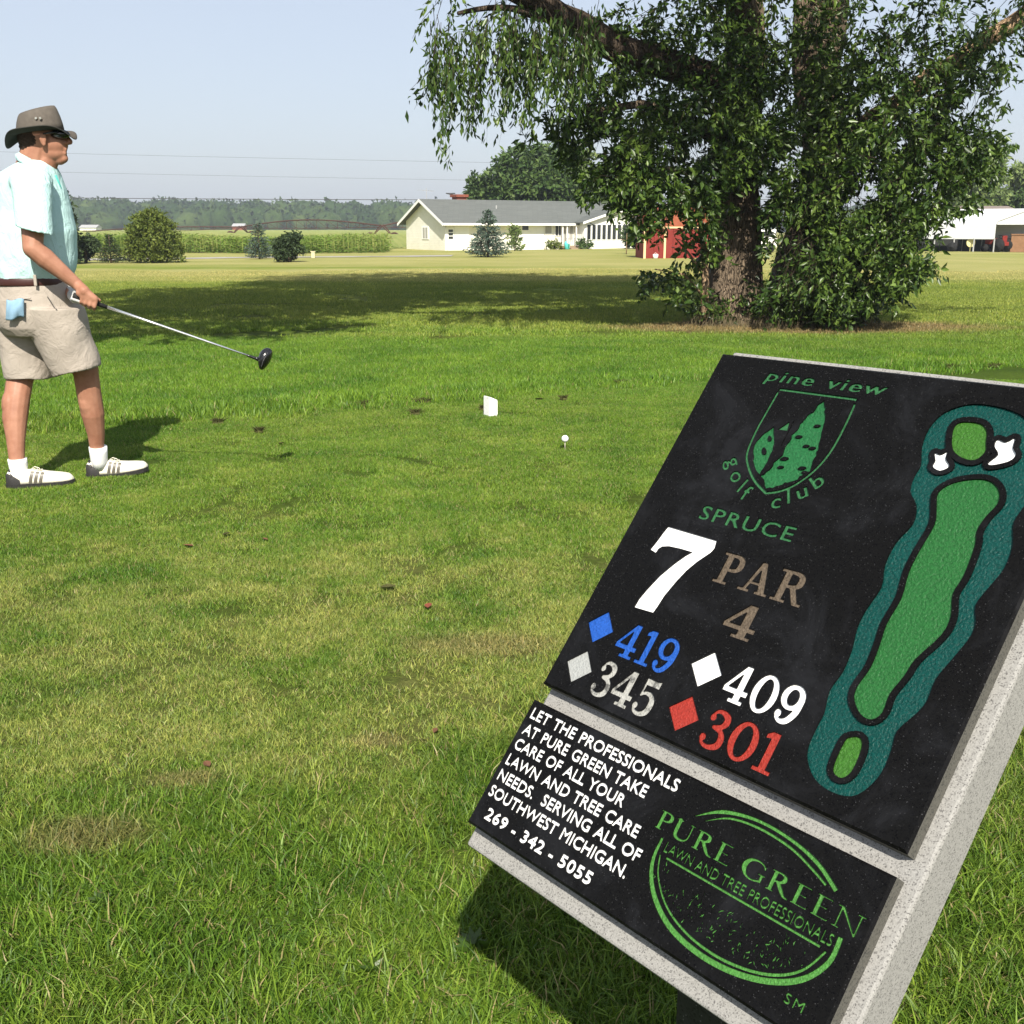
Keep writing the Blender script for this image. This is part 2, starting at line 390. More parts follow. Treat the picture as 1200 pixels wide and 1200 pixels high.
scatter('far_grass', None, wedge_points(17, 48, 1500, seed=6), r2, 0.8, 1.2)
# ------------------------------------------------------------------ trees and shrubs
def leaf_arrays(P, D, L, W, rng, cup=0.25):
    n = len(P); D = D/np.linalg.norm(D, axis=1)[:, None]
    R = rng.normal(size=(n, 3)); S = np.cross(D, R); S /= (np.linalg.norm(S, axis=1)[:, None]+1e-9)
    Nn = np.cross(S, D)
    mid = P + D*(L*0.45)[:, None]
    a = mid + S*(W/2)[:, None] + Nn*(W*cup)[:, None]; b = mid - S*(W/2)[:, None] + Nn*(W*cup)[:, None]
    tip = P + D*L[:, None]
    return np.stack([P, a, tip, b], 1).reshape(-1, 3)
def leaf_obj(name, V, mat, parent, tint, kind='stuff'):
    n = len(V)//4; k = np.arange(n)*4
    T = np.concatenate([np.stack([k, k+1, k+2], 1), np.stack([k, k+2, k+3], 1)])
    o = mesh_from(name, V, T, mat, parent)
    at_ = o.data.attributes.new('tint', 'FLOAT', 'POINT'); at_.data.foreach_set('value', np.repeat(tint, 4).astype(np.float32))
    if kind: o['kind'] = kind
    return o
def sprays(C, R, n, rng, k=14, slen=0.6, L=0.13, W=0.055, droop=0.7, shell=0.45, up=0.0):
    """n leafy twigs spread through the ellipsoid C, R"""
    u = rng.normal(size=(n, 3)); u /= np.linalg.norm(u, axis=1)[:, None]
    rr = shell + (1-shell)*rng.random(n)**0.6
    S = np.array(C) + u*rr[:, None]*np.array(R)
    d = u*np.array([1, 1, 0.35]) + rng.normal(size=(n, 3))*0.35; d[:, 2] -= droop; d[:, 2] += up; d /= np.linalg.norm(d, axis=1)[:, None]
    sl = slen*(0.6+0.7*rng.random(n))
    t = (np.arange(k)+0.5)/k
    Pp = S[:, None, :] + d[:, None, :]*(t[None, :, None]*sl[:, None, None]); Pp[..., 2] -= (t**2)[None]*sl[:, None]*0.35*droop
    Pp = Pp.reshape(-1, 3) + rng.normal(size=(n*k, 3))*0.015
    dd = np.repeat(d, k, 0)
    side = rng.normal(size=(n*k, 3)); LD = dd*0.7 + side*0.75; LD[:, 2] -= 0.55*droop
    ls = np.repeat(0.65+0.6*rng.random(n), k); LL = L*ls*(0.65+0.6*rng.random(n*k)); WW = W*ls*(0.75+0.5*rng.random(n*k))
    V = leaf_arrays(Pp, LD, LL, WW, rng)
    tint = np.clip(np.repeat(rng.random(n), k)*0.5 + rng.random(n*k)*0.5, 0, 1)
    return V, tint, S, d, sl
M_bark = None
def bark_mat(name, a, b, sc=9.0, st=(1, 1, 0.16)):
    t = NT(name); p = t.vscale(t.pos(), st)
    v = t.n('ShaderNodeTexVoronoi', feature='DISTANCE_TO_EDGE'); v.inputs['Scale'].default_value = sc*2.2
    dn = t.n('ShaderNodeVectorMath', operation='ADD'); nn = t.n('ShaderNodeTexNoise'); nn.inputs['Scale'].default_value = sc; t.l(p, nn.inputs['Vector'])
    ns = t.n('ShaderNodeVectorMath', operation='SCALE'); t.l(nn.outputs['Color'], ns.inputs[0]); ns.inputs['Scale'].default_value = 0.40
    t.l(p, dn.inputs[0]); t.l(ns.outputs[0], dn.inputs[1]); t.l(dn.outputs[0], v.inputs['Vector'])
    e = t.smooth(v.outputs['Distance'], 0.0, 0.16); nz = t.noise(p, sc*3, 5, 0.75)
    h = t.math('ADD', e, t.math('MULTIPLY', nz, 0.8))
    col = t.ramp(h, [(0.25, a), (1.3/1.8, b), (1.0, tuple(min(x*1.35, 1) for x in b))])
    return t.bsdf(col, 0.9, 0.15, h, 1.0, 0.05)
M_bark = bark_mat('bark_rugged', (0.030, 0.022, 0.016), (0.165, 0.125, 0.088))
M_twig = simple('twig_dark', (0.035, 0.026, 0.018), 0.9, 0.1)
M_limb = bark_mat('bark_limb', (0.022, 0.016, 0.012), (0.075, 0.055, 0.04))
M_bark2 = bark_mat('bark_pale', (0.16, 0.10, 0.06), (0.42, 0.29, 0.18), 10)
M_bark3 = bark_mat('bark_far', (0.04, 0.03, 0.022), (0.13, 0.10, 0.075), 3)

def trunk_mesh(name, pts, rs, mat, parent, n=28, flare=0.35, seed=0, segs=5):
    """tapering trunk with root flare and bumpy bark plates"""
    P = catmull(pts, segs); Rr = np.interp(np.linspace(0, 1, len(P)), np.linspace(0, 1, len(rs)), rs)
    V = []; z0 = P[0][2]
    for i, p in enumerate(P):
        d = Vector(P[min(i+1, len(P)-1)] - P[max(i-1, 0)]).normalized(); a = d.orthogonal().normalized() if i == 0 else (a0 - d*a0.dot(d)).normalized()
        a0 = a; b = d.cross(a)
        for k in range(n):
            th = 2*math.pi*k/n; dirv = a*math.cos(th)+b*math.sin(th)
            fl = 1 + flare*math.exp(-max(p[2]-z0, 0)/0.35)*(1+0.45*math.sin(th*4+seed)+0.25*math.sin(th*7+seed*2))
            q = Vector(p)*2.2; nz = mnoise.noise(Vector((dirv.x*2+seed, dirv.y*2, p[2]*0.8)))*0.10 + mnoise.noise(Vector((dirv.x*7+seed, dirv.y*7, p[2]*2.2)))*0.06
            V.append(Vector(p)+dirv*Rr[i]*fl*(1+nz))
    Fq = []
    for i in range(len(P)-1):
        for k in range(n): Fq.append((i*n+k, i*n+(k+1) % n, (i+1)*n+(k+1) % n, (i+1)*n+k))
    Fq.append(tuple((len(P)-1)*n+k for k in range(n)))
    return mesh_from(name, V, Fq, mat, parent, True)
def limb(name, pts, r0, r1, mat, parent, seed=0):
    P = catmull(pts, 5); m = MB(); rs = list(np.linspace(r0, r1, len(P)))
    P2 = [Vector(p)+Vector((mnoise.noise(Vector(p)*1.1+Vector((seed, 0, 0))), 0, mnoise.noise(Vector(p)*1.3+Vector((0, seed, 5)))))*0.14*min(i, 3)/3 for i, p in enumerate(P)]
    m.tube(P2, rs, 10); return m.build(name, mat, parent, True)

M_leaf = leafmat('leaf_big_tree', (0.010, 0.024, 0.006), (0.034, 0.070, 0.012), (0.135, 0.205, 0.036), 0.36, 0.24, 0.38)
M_leaf_d = leafmat('leaf_far_tree', (0.022, 0.048, 0.012), (0.05, 0.095, 0.02), (0.10, 0.15, 0.035), 0.55, 0.2, 0.3, 0.5)
M_leaf_l = leafmat('leaf_pale_tree', (0.07, 0.10, 0.03), (0.13, 0.19, 0.055), (0.24, 0.30, 0.10), 0.55, 0.3, 0.3, 0.5)
M_leaf_y = leafmat('leaf_yellow_shrub', (0.05, 0.07, 0.012), (0.09, 0.125, 0.02), (0.17, 0.20, 0.035), 0.6, 0.2, 0.3, 0.9)
M_spruce = leafmat('needle_blue_spruce', (0.024, 0.046, 0.030), (0.052, 0.088, 0.062), (0.11, 0.155, 0.12), 0.6, 0.1, 0.3, 1.5)
M_leaf_dk = leafmat('needle_dark', (0.014, 0.028, 0.010), (0.03, 0.052, 0.018), (0.06, 0.09, 0.03), 0.6, 0.1, 0.3, 1.5)
M_sap = leafmat('leaf_sapling', (0.03, 0.06, 0.008), (0.07, 0.13, 0.018), (0.14, 0.20, 0.035), 0.36, 0.3, 0.5)

# the big tree with two trunks
TB = at(905, 378, 21.3); TB.z = float(gz(TB.x, TB.y))
big = root('broadleaf_tree', TB, 'huge broadleaf tree with two rugged trunks and drooping dark leaves, right of centre', 'tree')
g0 = lambda px, Y: at(px, 300, Y).x
tx1 = g0(864, 21.3); tx2 = g0(925, 21.9)
zg = float(gz(tx1, 21.3)) - 0.1
trunk_mesh('trunk', [(tx1, 21.3, zg), (tx1-0.02, 21.3, zg+0.9), (tx1-0.03, 21.3, zg+1.9), (tx1-0.12, 21.4, zg+3.2), (tx1+0.05, 21.6, zg+5.0), (tx1-0.3, 21.6, zg+7.5), (tx1-0.4, 21.5, zg+10)],
           [0.53, 0.50, 0.44, 0.40, 0.36, 0.3, 0.16], M_bark, big, 40, 0.35, 1)
trunk_mesh('trunk', [(tx2, 21.9, zg), (tx2+0.12, 21.9, zg+1.0), (tx2+0.42, 21.9, zg+2.2), (tx2+0.5, 22, zg+3.4), (tx2+0.2, 22.2, zg+5.2), (tx2+0.3, 22.3, zg+8), (tx2+0.6, 22.3, zg+11)],
           [0.50, 0.46, 0.40, 0.34, 0.32, 0.25, 0.12], M_bark, big, 40, 0.4, 3)
trunk_mesh('trunk', [(tx2+0.55, 21.6, zg), (tx2+1.0, 21.5, zg+1.1), (tx2+1.7, 21.4, zg+2.4), (tx2+2.6, 21.3, zg+4.2)], [0.30, 0.24, 0.19, 0.1], M_bark, big, 24, 0.4, 5)
# limbs
def A(px, py, Y): return tuple(at(px, py, Y))
limb('limb', [A(852, 100, 21.2), A(770, 70, 20.4), A(700, 42, 19.6), A(640, 12, 18.8), A(560, -30, 18), A(440, -90, 17.2)], 0.30, 0.13, M_limb, big, 1)
limb('limb', [A(700, 42, 19.6), A(650, 26, 19.0), A(600, 12, 18.4), A(540, 14, 17.8)], 0.10, 0.03, M_limb, big, 2)
limb('limb', [A(948, 190, 22), A(1010, 150, 21.6), A(1090, 95, 21.0), A(1180, 30, 20.4), A(1260, -40, 20)], 0.24, 0.12, M_bark2, big, 3)
limb('limb', [A(965, 130, 22.2), A(975, 40, 22.2), A(1000, -60, 22), A(1060, -160, 22)], 0.28, 0.14, M_bark, big, 4)
limb('limb', [A(860, 180, 21.4), A(800, 140, 20.6), A(740, 120, 20.0), A(680, 130, 19.6)], 0.12, 0.04, M_bark, big, 5)
limb('limb', [A(880, 60, 21.5), A(850, -60, 20.5), A(780, -200, 19.5), A(640, -300, 18.5)], 0.28, 0.12, M_bark, big, 6)
limb('limb', [A(940, 300, 21.6), A(990, 270, 20.9), A(1050, 250, 20.3), A(1100, 250, 20.0)], 0.10, 0.03, M_bark, big, 7)
limb('limb', [A(850, 240, 21.2), A(810, 200, 20.4), A(770, 200, 19.8), A(720, 190, 19.5)], 0.09, 0.03, M_bark, big, 8)
# foliage clumps: pixel, distance, radii across / up (m), number of twigs
CL = [ # left mass
 (690,165,19.6,0.55,0.75,120),(715,215,19.4,0.6,0.6,150),(740,150,19.8,0.85,0.9,240),(735,100,20.2,0.7,0.6,120),(770,200,19.6,0.9,0.8,300),(755,250,19.3,0.7,0.5,190),
 (800,240,19.5,0.7,0.6,230),(800,160,20.0,0.9,0.9,260),(700,235,19.3,0.4,0.5,70),(728,255,19.1,0.25,0.25,40),(680,140,19.6,0.4,0.35,50),(660,150,19.4,0.22,0.15,16),(790,262,19.3,0.4,0.22,60),
 (800,80,20.5,0.9,0.8,200),(850,140,20.2,0.8,0.8,240),(835,205,19.9,0.45,0.5,120),(860,90,20.6,0.8,0.9,220),(740,40,20.5,0.7,0.5,120),(800,20,20.7,0.9,0.7,220),
 # middle and right
 (900,170,20.3,0.7,0.8,260),(928,235,20.3,0.4,0.5,110),(940,240,20.2,0.6,0.6,220),(960,170,20.5,0.9,0.9,280),(930,90,20.8,0.9,0.9,260),(1000,220,20.0,0.9,0.8,330),
 (1010,130,20.4,1.0,0.9,300),(1050,180,19.9,0.9,0.9,300),(1060,110,20.2,0.9,0.8,240),(1100,220,19.6,0.75,0.75,260),(1110,150,19.8,0.8,0.8,240),(1150,190,19.6,0.5,0.7,150),
 (1080,270,19.4,0.8,0.6,260),(1040,290,19.6,0.9,0.6,280),(980,290,19.9,0.9,0.6,280),(930,300,20.1,0.55,0.5,130),(1120,260,19.3,0.45,0.4,110),(1150,120,19.7,0.6,0.7,150),
 (1000,50,20.7,1.1,0.8,280),(1080,40,20.4,1.0,0.8,240),(900,10,21,1.0,0.8,240),(1150,60,20,0.6,0.6,110),(1185,20,19.9,0.7,0.4,90),(1185,105,19.9,0.25,0.5,30),
 # low skirts at the right
 (960,335,19.8,0.75,0.42,230),(1010,330,19.6,0.8,0.42,230),(1060,318,19.4,0.6,0.36,150),(1095,315,19.2,0.30,0.16,30),(1005,355,19.6,0.45,0.25,60),(925,350,19.9,0.45,0.32,100),(1040,345,19.5,0.4,0.16,30),(1172,165,19.3,0.35,0.2,26),(1160,225,19.3,0.25,0.2,18),(1130,285,19.2,0.3,0.12,16),(1185,70,19.6,0.35,0.25,24),(1105,335,19.2,0.3,0.08,12),(645,130,19.4,0.22,0.1,12),(668,185,19.4,0.18,0.12,12)]
rl = np.random.default_rng(21); Vs = []; Ts = []; TW = MB()
def keepleaf(V, T):
    Q = V.reshape(-1, 4, 3)[:, 0]; dz = Q[:, 2]-CAM_H; zc_ = Q[:, 1]*CP-dz*SP; px = 600+F_PX*Q[:, 0]/zc_; py = 600-F_PX*(dz*CP+Q[:, 1]*SP)/zc_
    thin = ((px > 898) & (px < 958) & (py > 262) & (rl.random(len(px)) < 0.72)) | ((px < 805) & (py < 135) & (rl.random(len(px)) < 0.22)) | ((px > 735) & (px < 835) & (py > 240) & (rl.random(len(px)) < 0.45))
    j = rl.normal(size=len(px))*7; lim = np.interp(px, [600, 640, 700, 740, 800, 838, 842, 888, 892, 960, 1000, 1040, 1100, 1125, 1150, 1175, 1200], [165, 172, 235, 268, 268, 272, 225, 228, 380, 384, 378, 352, 338, 312, 285, 240, 195])
    blot = np.sin(px*0.050+1.3)*np.sin(py*0.061+0.4)+0.6*np.sin(px*0.11+py*0.07)
    lim = lim+13*np.sin(px*0.085)+9*np.sin(px*0.21+2); lim = np.where((px > 838) & (px < 890), np.minimum(lim, 236), lim)
    rb = np.interp(py, [0, 60, 90, 110, 155, 180, 205, 240, 256, 290, 312, 345, 370], [1215, 1205, 1178, 1170, 1166, 1178, 1166, 1142, 1108, 1078, 1096, 1066, 1020])+9*np.sin(py*0.16)+5*np.sin(py*0.41+1)+rl.normal(size=len(px))*8
    up_ = (px > 1020) & (py < 150) & (rl.random(len(px)) < 0.25)
    m = (py < lim+j) & (px < rb) & ~up_ & ~thin & ~((blot > 0.92) & (rl.random(len(px)) < 0.85)) & ~((np.sin(px*0.13+py*0.03)*np.sin(py*0.15-px*0.02+1) > 0.62) & (rl.random(len(px)) < 0.7)); return V.reshape(-1, 4, 3)[m].reshape(-1, 3), T[m]
def addsp(C, R, n, **kw):
    V, T, S, d, sl = sprays(C, R, n, rl, **kw); V, T = keepleaf(V, T); Vs.append(V); Ts.append(T)
    for i in range(0, n, 3):
        E_ = S[i]+d[i]*sl[i]; dz = E_[2]-CAM_H; zz_ = E_[1]*CP-dz*SP; ex_ = 600+F_PX*E_[0]/zz_; ey_ = 600-F_PX*(dz*CP+E_[1]*SP)/zz_
        if ey_ > np.interp(ex_, [600, 640, 700, 740, 800, 838, 842, 888, 892, 960, 1000, 1040, 1100, 1112, 1140, 1160, 1190], [155, 160, 215, 240, 245, 250, 200, 205, 355, 360, 350, 325, 310, 280, 260, 215, 150]) or ex_ > np.interp(ey_, [0, 60, 90, 155, 205, 240, 256, 345], [1205, 1190, 1165, 1155, 1155, 1130, 1095, 1050]): continue
        TW.tube([S[i]-d[i]*0.15, S[i]+d[i]*sl[i]*0.5, S[i]+d[i]*sl[i]-np.array([0, 0, 0.2*sl[i]])], [0.006, 0.004, 0.002], 3, False)
for (px, py, Y, rx, rz, n) in CL:
    addsp(at(px, py, Y), (rx, rx*0.9, rz), int(n*0.62), k=14, slen=0.55, L=0.150, W=0.058, droop=0.6)
# drooping sprays hanging from the limb at the upper left
for i in range(150):
    u = rl.random(); px = 506+200*u + rl.normal()*8; top = 0+rl.random()*60
    if px < 560: top += 25
    ln = 0.55+1.0*rl.random()*(1 if 520 < px < 640 else 0.6)
    S = np.array(at(px, top, 18+rl.normal()*0.8)); k = int(ln*24)
    t_ = (np.arange(k)+0.3)/k; Pp = S[None]+np.stack([-t_*0.12*ln+0.03*np.sin(t_*9+i), 0*t_, -t_*ln], 1)
    Pp += rl.normal(size=Pp.shape)*0.03
    LD = rl.normal(size=(k, 3))*0.38; LD[:, 2] -= 1.0
    Vs.append(leaf_arrays(Pp, LD, 0.14*(0.7+0.5*rl.random(k)), 0.05*(0.7+0.5*rl.random(k)), rl)); Ts.append(np.clip(rl.random(k)*0.6+0.35*rl.random(), 0, 1))
    TW.tube([S+np.array([0, 0, 0.02]), S, Pp[k//2], Pp[-1]], [0.006, 0.005, 0.003, 0.001], 3, False)
for (px, py, Y, rx, rz, n) in [(530, 5, 17.8, 0.35, 0.2, 14), (510, 40, 17.7, 0.12, 0.2, 6), (600, 20, 18.4, 0.7, 0.35, 60), (660, 60, 19.2, 0.6, 0.35, 60), (700, 80, 19.6, 0.5, 0.5, 70), (520, 85, 17.7, 0.16, 0.2, 9), (508, 8, 17.7, 0.1, 0.1, 3)]:
    addsp(at(px, py, Y), (rx, rx, rz), n, k=11, slen=0.5, L=0.14, W=0.05, droop=1.1)
leaf_obj('foliage', np.concatenate(Vs), M_leaf, big, np.concatenate(Ts))
tw = TW.build('twigs', M_twig, big); tw['kind'] = 'stuff'
# the wide upper crown above the picture's top edge, which shades the lawn; front clumps added to darken the visible leaves
Vs = []; Ts = []
for (x, y, z, rx, ry, rz, n) in [(5.0, 23.5, 11.5, 4.5, 4.0, 4.0, 1700), (0.5, 20.8, 9.8, 4.2, 3.6, 2.4, 1050), (-4.0, 18.5, 9.0, 3.9, 4.2, 2.3, 1100), (-7.5, 19.0, 9.6, 2.6, 3.6, 2.0, 520), (1.0, 24.5, 11.5, 4.5, 3.5, 2.6, 1100), (-4, 23.5, 11.5, 3.6, 3.0, 2.2, 900), (8.0, 20.5, 10, 2.2, 3.0, 2.6, 700), (-5.5, 15.6, 8.4, 3.6, 2.6, 1.4, 620), (-5.5, 12.8, 6.6, 3.4, 2.0, 1.1, 330), (3.0, 15.8, 8.0, 3.2, 2.2, 1.2, 210), (8.5, 16.2, 8.2, 2.2, 1.8, 1.1, 70), (-2.5, 27, 12.6, 5.5, 3.0, 2.2, 950)]:
    V, T, S, d, sl = sprays((x, y, z), (rx, ry, rz), n, rl, k=9, slen=0.9, L=0.30, W=0.17, droop=0.5, shell=0.25); Vs.append(V); Ts.append(T)
leaf_obj('upper_foliage', np.concatenate(Vs), M_leaf, big, np.concatenate(Ts))
for i, q in enumerate([[(tx1-0.35, 21.5, 7.5), (2.5, 20.4, 8.8), (-1.5, 19.4, 9.2), (-6.5, 19, 9.4)], [(tx1-0.4, 21.5, 8.8), (3.0, 22.5, 10.5), (0, 23.6, 11.4), (-4, 23.4, 11.6)], [(tx1-0.2, 21.4, 6.8), (2.6, 19, 7.6), (0.5, 17, 8.1), (-4.5, 15.8, 8.4)], [(tx1, 21.4, 6.4), (4.2, 19.2, 7.3), (3.0, 16.0, 7.9)], [(tx2+0.4, 22, 7), (8.2, 19, 7.8), (8.5, 16.4, 8.1)], [(-3.5, 16, 8.3), (-4.5, 14.5, 7.6), (-5.5, 12.8, 6.8)], [(0, 23.6, 11.4), (-1.5, 25.5, 12), (-3, 27, 12.5)]]):  # includes limbs reaching the unseen front clumps added for shade
    limb('limb', q, 0.24, 0.06, M_bark, big, 30+i)

# sapling with pale stem left of the trunks
sx = at(820, 372, 20.6); sx.z = float(gz(sx.x, sx.y))
sap = root('sapling', sx, 'young sapling with thin pale stem growing left of the big trunks', 'sapling')
st = MB(); q1 = Vector((sx.x+0.06, 20.6, sx.z)); st.tube([q1, q1+Vector((0.03, 0, 0.7)), q1+Vector((-0.02, 0, 1.25)), q1+Vector((-0.12, 0, 1.9)), q1+Vector((-0.35, 0, 2.6))], [0.085, 0.07, 0.06, 0.045, 0.02], 9)
st.tube([q1+Vector((-0.02, 0, 1.2)), q1+Vector((0.12, 0, 1.6)), q1+Vector((0.3, 0, 2.2))], [0.045, 0.04, 0.02], 8)
st.tube([q1+Vector((0, 0, 0.55)), q1+Vector((-0.4, -0.1, 0.95)), q1+Vector((-0.95, -0.2, 1.05))], [0.03, 0.022, 0.01], 6)
st.tube([q1+Vector((-0.02, 0, 0.95)), q1+Vector((-0.35, -0.1, 1.35)), q1+Vector((-0.6, -0.2, 1.6))], [0.03, 0.022, 0.01], 6)
st.build('stem', M_bark2, sap, True)
Vs = []; Ts = []
for (px, py, rx, rz, n) in [(788, 330, 0.45, 0.12, 26), (768, 322, 0.25, 0.08, 10), (800, 345, 0.3, 0.10, 12), (812, 300, 0.2, 0.25, 16), (822, 275, 0.2, 0.3, 16), (845, 240, 0.2, 0.25, 14), (815, 265, 0.2, 0.2, 14), (828, 300, 0.15, 0.2, 8)]:
    V, T, *_ = sprays(at(px, py, 20.4), (rx, rx, rz), n, rl, k=9, slen=0.35, L=0.13, W=0.08, droop=0.3); Vs.append(V); Ts.append(T)
leaf_obj('foliage', np.concatenate(Vs), M_leaf, sap, np.concatenate(Ts))

# undergrowth at the foot of the trunks
def shrub_at(name, label, cat, px, Y, h, w, n, mat, L=0.12, W=0.05, droop=0.1, group=None, k=10, seed=0, rgz=None):
    b = at(px, 300, Y); b.z = float(gz(b.x, Y)); r = root(name, b, label, cat, group)
    rg = np.random.default_rng(100+seed); m = MB()
    for i in range(7):
        a = rg.random()*6.28; e = Vector((b.x+math.cos(a)*w*0.32, b.y+math.sin(a)*w*0.3, b.z+h*(0.5+0.4*rg.random())))
        m.tube([b+Vector((math.cos(a)*0.05, math.sin(a)*0.05, -0.02)), b.lerp(e, 0.5)+Vector((0, 0, 0.08)), e], [0.02, 0.014, 0.005], 5, False)
    m.build('stem', M_bark3, r, True)
    V, T, *_ = sprays((b.x, b.y, b.z+h*0.52), (w/2, w/2*0.8, h*0.46), n, rg, k=k, slen=0.3, L=L, W=W, droop=droop, shell=0.1, up=0.25)
    V[:, 2] = np.maximum(V[:, 2], b.z+0.01)
    leaf_obj('foliage', V, mat, r, T); return r
for i, (px, Y, h, w, n, lb) in enumerate([(905, 20.6, 0.75, 1.0, 90, 'low dark shrub growing between the two big trunks'), (975, 20.5, 1.0, 1.3, 170, 'dense leafy shrub at the foot of the leaning right trunk'),
      (835, 20.7, 0.5, 0.7, 50, 'small weedy shrub hugging the left trunk base'), (948, 20.3, 0.45, 0.7, 50, 'bright green weed clump at the front of the tree base'), (1005, 20.7, 0.7, 0.9, 70, 'straggly shrub at the right end of the tree base')]):
    shrub_at('shrub', lb, 'shrub', px, Y, h, w, n, M_leaf if i != 3 else M_sap, group='undergrowth at the foot of the big tree', seed=i)
# dry stalks by the left trunk
dry = blades_mesh('dry_stalk', 200, 0.5, 0.08, 0.42, 0.010, 0.5, simple('dry_straw', (0.13, 0.105, 0.06), 0.9), 5)
pts = [(float(at(px, 370, Y).x), Y, float(gz(at(px, 370, Y).x, Y))) for px, Y in [(822, 20.9), (832, 20.5), (850, 20.4), (880, 20.4), (900, 20.2), (930, 20.1), (960, 20.2), (990, 20.3), (1010, 20.4)]]
scatter('dry_weeds', None, pts, [dry], 0.5, 1.0)

# generic far trees
def far_tree(name, label, px, Y, base_py, top_py, wpx, mat, n, group=None, seed=0, trunk=0.3, shape='round', card=0.45, lobes=26, cat='tree'):
    b = at(px, base_py, Y); zt = at(px, top_py, Y).z; b.z = float(gz(b.x, Y)) if abs(b.z) < 3 else b.z
    h = zt - b.z; w = wpx/F_PX*Y; r = root(name, b, label, cat, group); rg = np.random.default_rng(300+seed)
    m = MB(); m.tube([b+Vector((0, 0, -0.1)), b+Vector((0.05, 0, h*0.35)), b+Vector((0, 0, h*0.75))], [trunk*1.25, trunk*0.8, trunk*0.2], 9)
    for i in range(6):
        a = i*1.1+seed; m.tube([b+Vector((0, 0, h*(0.25+0.06*i))), b+Vector((math.cos(a)*w*0.3, math.sin(a)*w*0.3, h*(0.45+0.06*i)))], [trunk*0.4, trunk*0.1], 6)
    m.build('trunk', M_bark3, r, True)
    Vs = []; Ts = []
    for i in range(lobes):
        if shape == 'round':
            zz = 0.22+0.72*rg.random(); pr = math.sqrt(max(0.02, 1-((zz-0.50)/0.52)**2)); a = rg.random()*6.28; q = pr*(0.35+0.45*rg.random())
            C = (b.x+math.cos(a)*w/2*q, b.y+math.sin(a)*w/2*q, b.z+h*zz); R = w*0.17*(0.7+0.5*rg.random()); R = (R, R, min(R*0.85, h*(1.0-zz)+0.1))
        else:                      # column or cone with a pointed top
            zz = (i+0.5)/lobes; pr = (1-zz)**0.75 if shape == 'cone' else math.sqrt(max(0.03, 1-zz**2.2)); a = i*2.4; q = pr*0.55
            C = (b.x+math.cos(a)*w/2*q, b.y+math.sin(a)*w/2*q, b.z+h*(0.06+0.86*zz)); R = w*0.26*(0.35+0.65*pr); R = (R, R, h*0.09)
        V, T, *_ = sprays(C, R, n//lobes, rg, k=6, slen=card*1.3, L=card, W=card*0.5, droop=0.25 if shape == 'round' else 0.0, shell=0.6, up=0.0 if shape == 'round' else 0.35); Vs.append(V); Ts.append(T)
    V = np.concatenate(Vs); V[:, 2] = np.maximum(V[:, 2], b.z+0.02)
    leaf_obj('crown', V, mat, r, np.concatenate(Ts)); return r
def spruce(name, label, px, Y, base_py, top_py, wpx, mat, seed=0, tiers=17, group=None, per=11):
    b = at(px, base_py, Y); zt = at(px, top_py, Y).z; b.z = float(gz(b.x, Y)); h = zt-b.z; w = wpx/F_PX*Y
    r = root(name, b, label, 'spruce', group); rg = np.random.default_rng(500+seed)
    m = MB(); m.tube([b+Vector((0, 0, -0.05)), b+Vector((0, 0, h*0.97))], [w*0.035, 0.01], 8); m.build('trunk', M_bark3, r, True)
    P = []; D = []; L = []; TT = []; bm_ = MB()
    for i in range(tiers):
        z = h*(0.05+0.92*i/tiers); R = w/2*(1-i/tiers)**0.85*(0.85+0.3*rg.random())+0.05
        nb = max(4, int(per*(1-i/tiers*0.6)))
        for j in range(nb):
            a = 2*math.pi*(j+rg.random()*0.7)/nb; Rj = R*(0.75+0.4*rg.random()); tipz = z+Rj*(0.12 if i < tiers*0.6 else 0.45)
            base = Vector((b.x, b.y, b.z+z)); tip = Vector((b.x+math.cos(a)*Rj, b.y+math.sin(a)*Rj, b.z+tipz)); nn = 10+int(24*Rj/(w/2))
            bm_.tube([base, tip], [0.02, 0.006], 3, False)
            for q in range(nn):
                f = 0.25+0.75*(q+rg.random())/nn; p = base.lerp(tip, f); dd = (tip-base).normalized()*0.8+Vector(rg.normal(size=3))*0.55; dd.z -= 0.1
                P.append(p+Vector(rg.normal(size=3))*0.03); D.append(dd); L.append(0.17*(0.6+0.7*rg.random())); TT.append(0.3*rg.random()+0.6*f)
    bm_.build('branch_whorls', M_bark3, r)['kind'] = 'stuff'
    P = np.array(P); V = leaf_arrays(P, np.array(D), np.array(L)*(w/2.5), np.array(L)*0.42*(w/2.5), rg)
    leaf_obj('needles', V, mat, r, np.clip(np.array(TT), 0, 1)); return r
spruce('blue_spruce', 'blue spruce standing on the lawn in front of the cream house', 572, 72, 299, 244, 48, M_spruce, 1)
GB = 'evergreens and shrubs along the gravel road'
far_tree('arborvitae', 'large bright green arborvitae, biggest of the shrubs by the gravel road', 181, 60, 305, 247, 62, M_leaf_y, 2300, GB, 1, 0.12, 'column', 0.17, 30, 'shrub')
spruce('spruce_tree', 'dark blue-green spruce beside the corn, between the big shrub and the round bush', 304, 66, 300, 260, 34, M_spruce, 2, 13, GB)
far_tree('round_bush', 'round dark bush, rightmost of the shrubs by the gravel road', 339, 60, 305, 273, 36, M_leaf_dk, 1100, GB, 3, 0.08, 'round', 0.15, 16, 'shrub')
far_tree('juniper_bush', 'low dark juniper just right of the golfer', 100, 60, 304, 275, 30, M_leaf_dk, 800, GB, 4, 0.08, 'round', 0.15, 14, 'shrub')
spruce('spruce_tree', 'small dark spruce between the juniper and the big arborvitae', 130, 60, 304, 273, 32, M_leaf_dk, 5, 11, GB)
spruce('spruce_tree', 'narrow small spruce half hidden against the left side of the big arborvitae', 152, 62, 303, 279, 22, M_leaf_dk, 6, 9, GB)
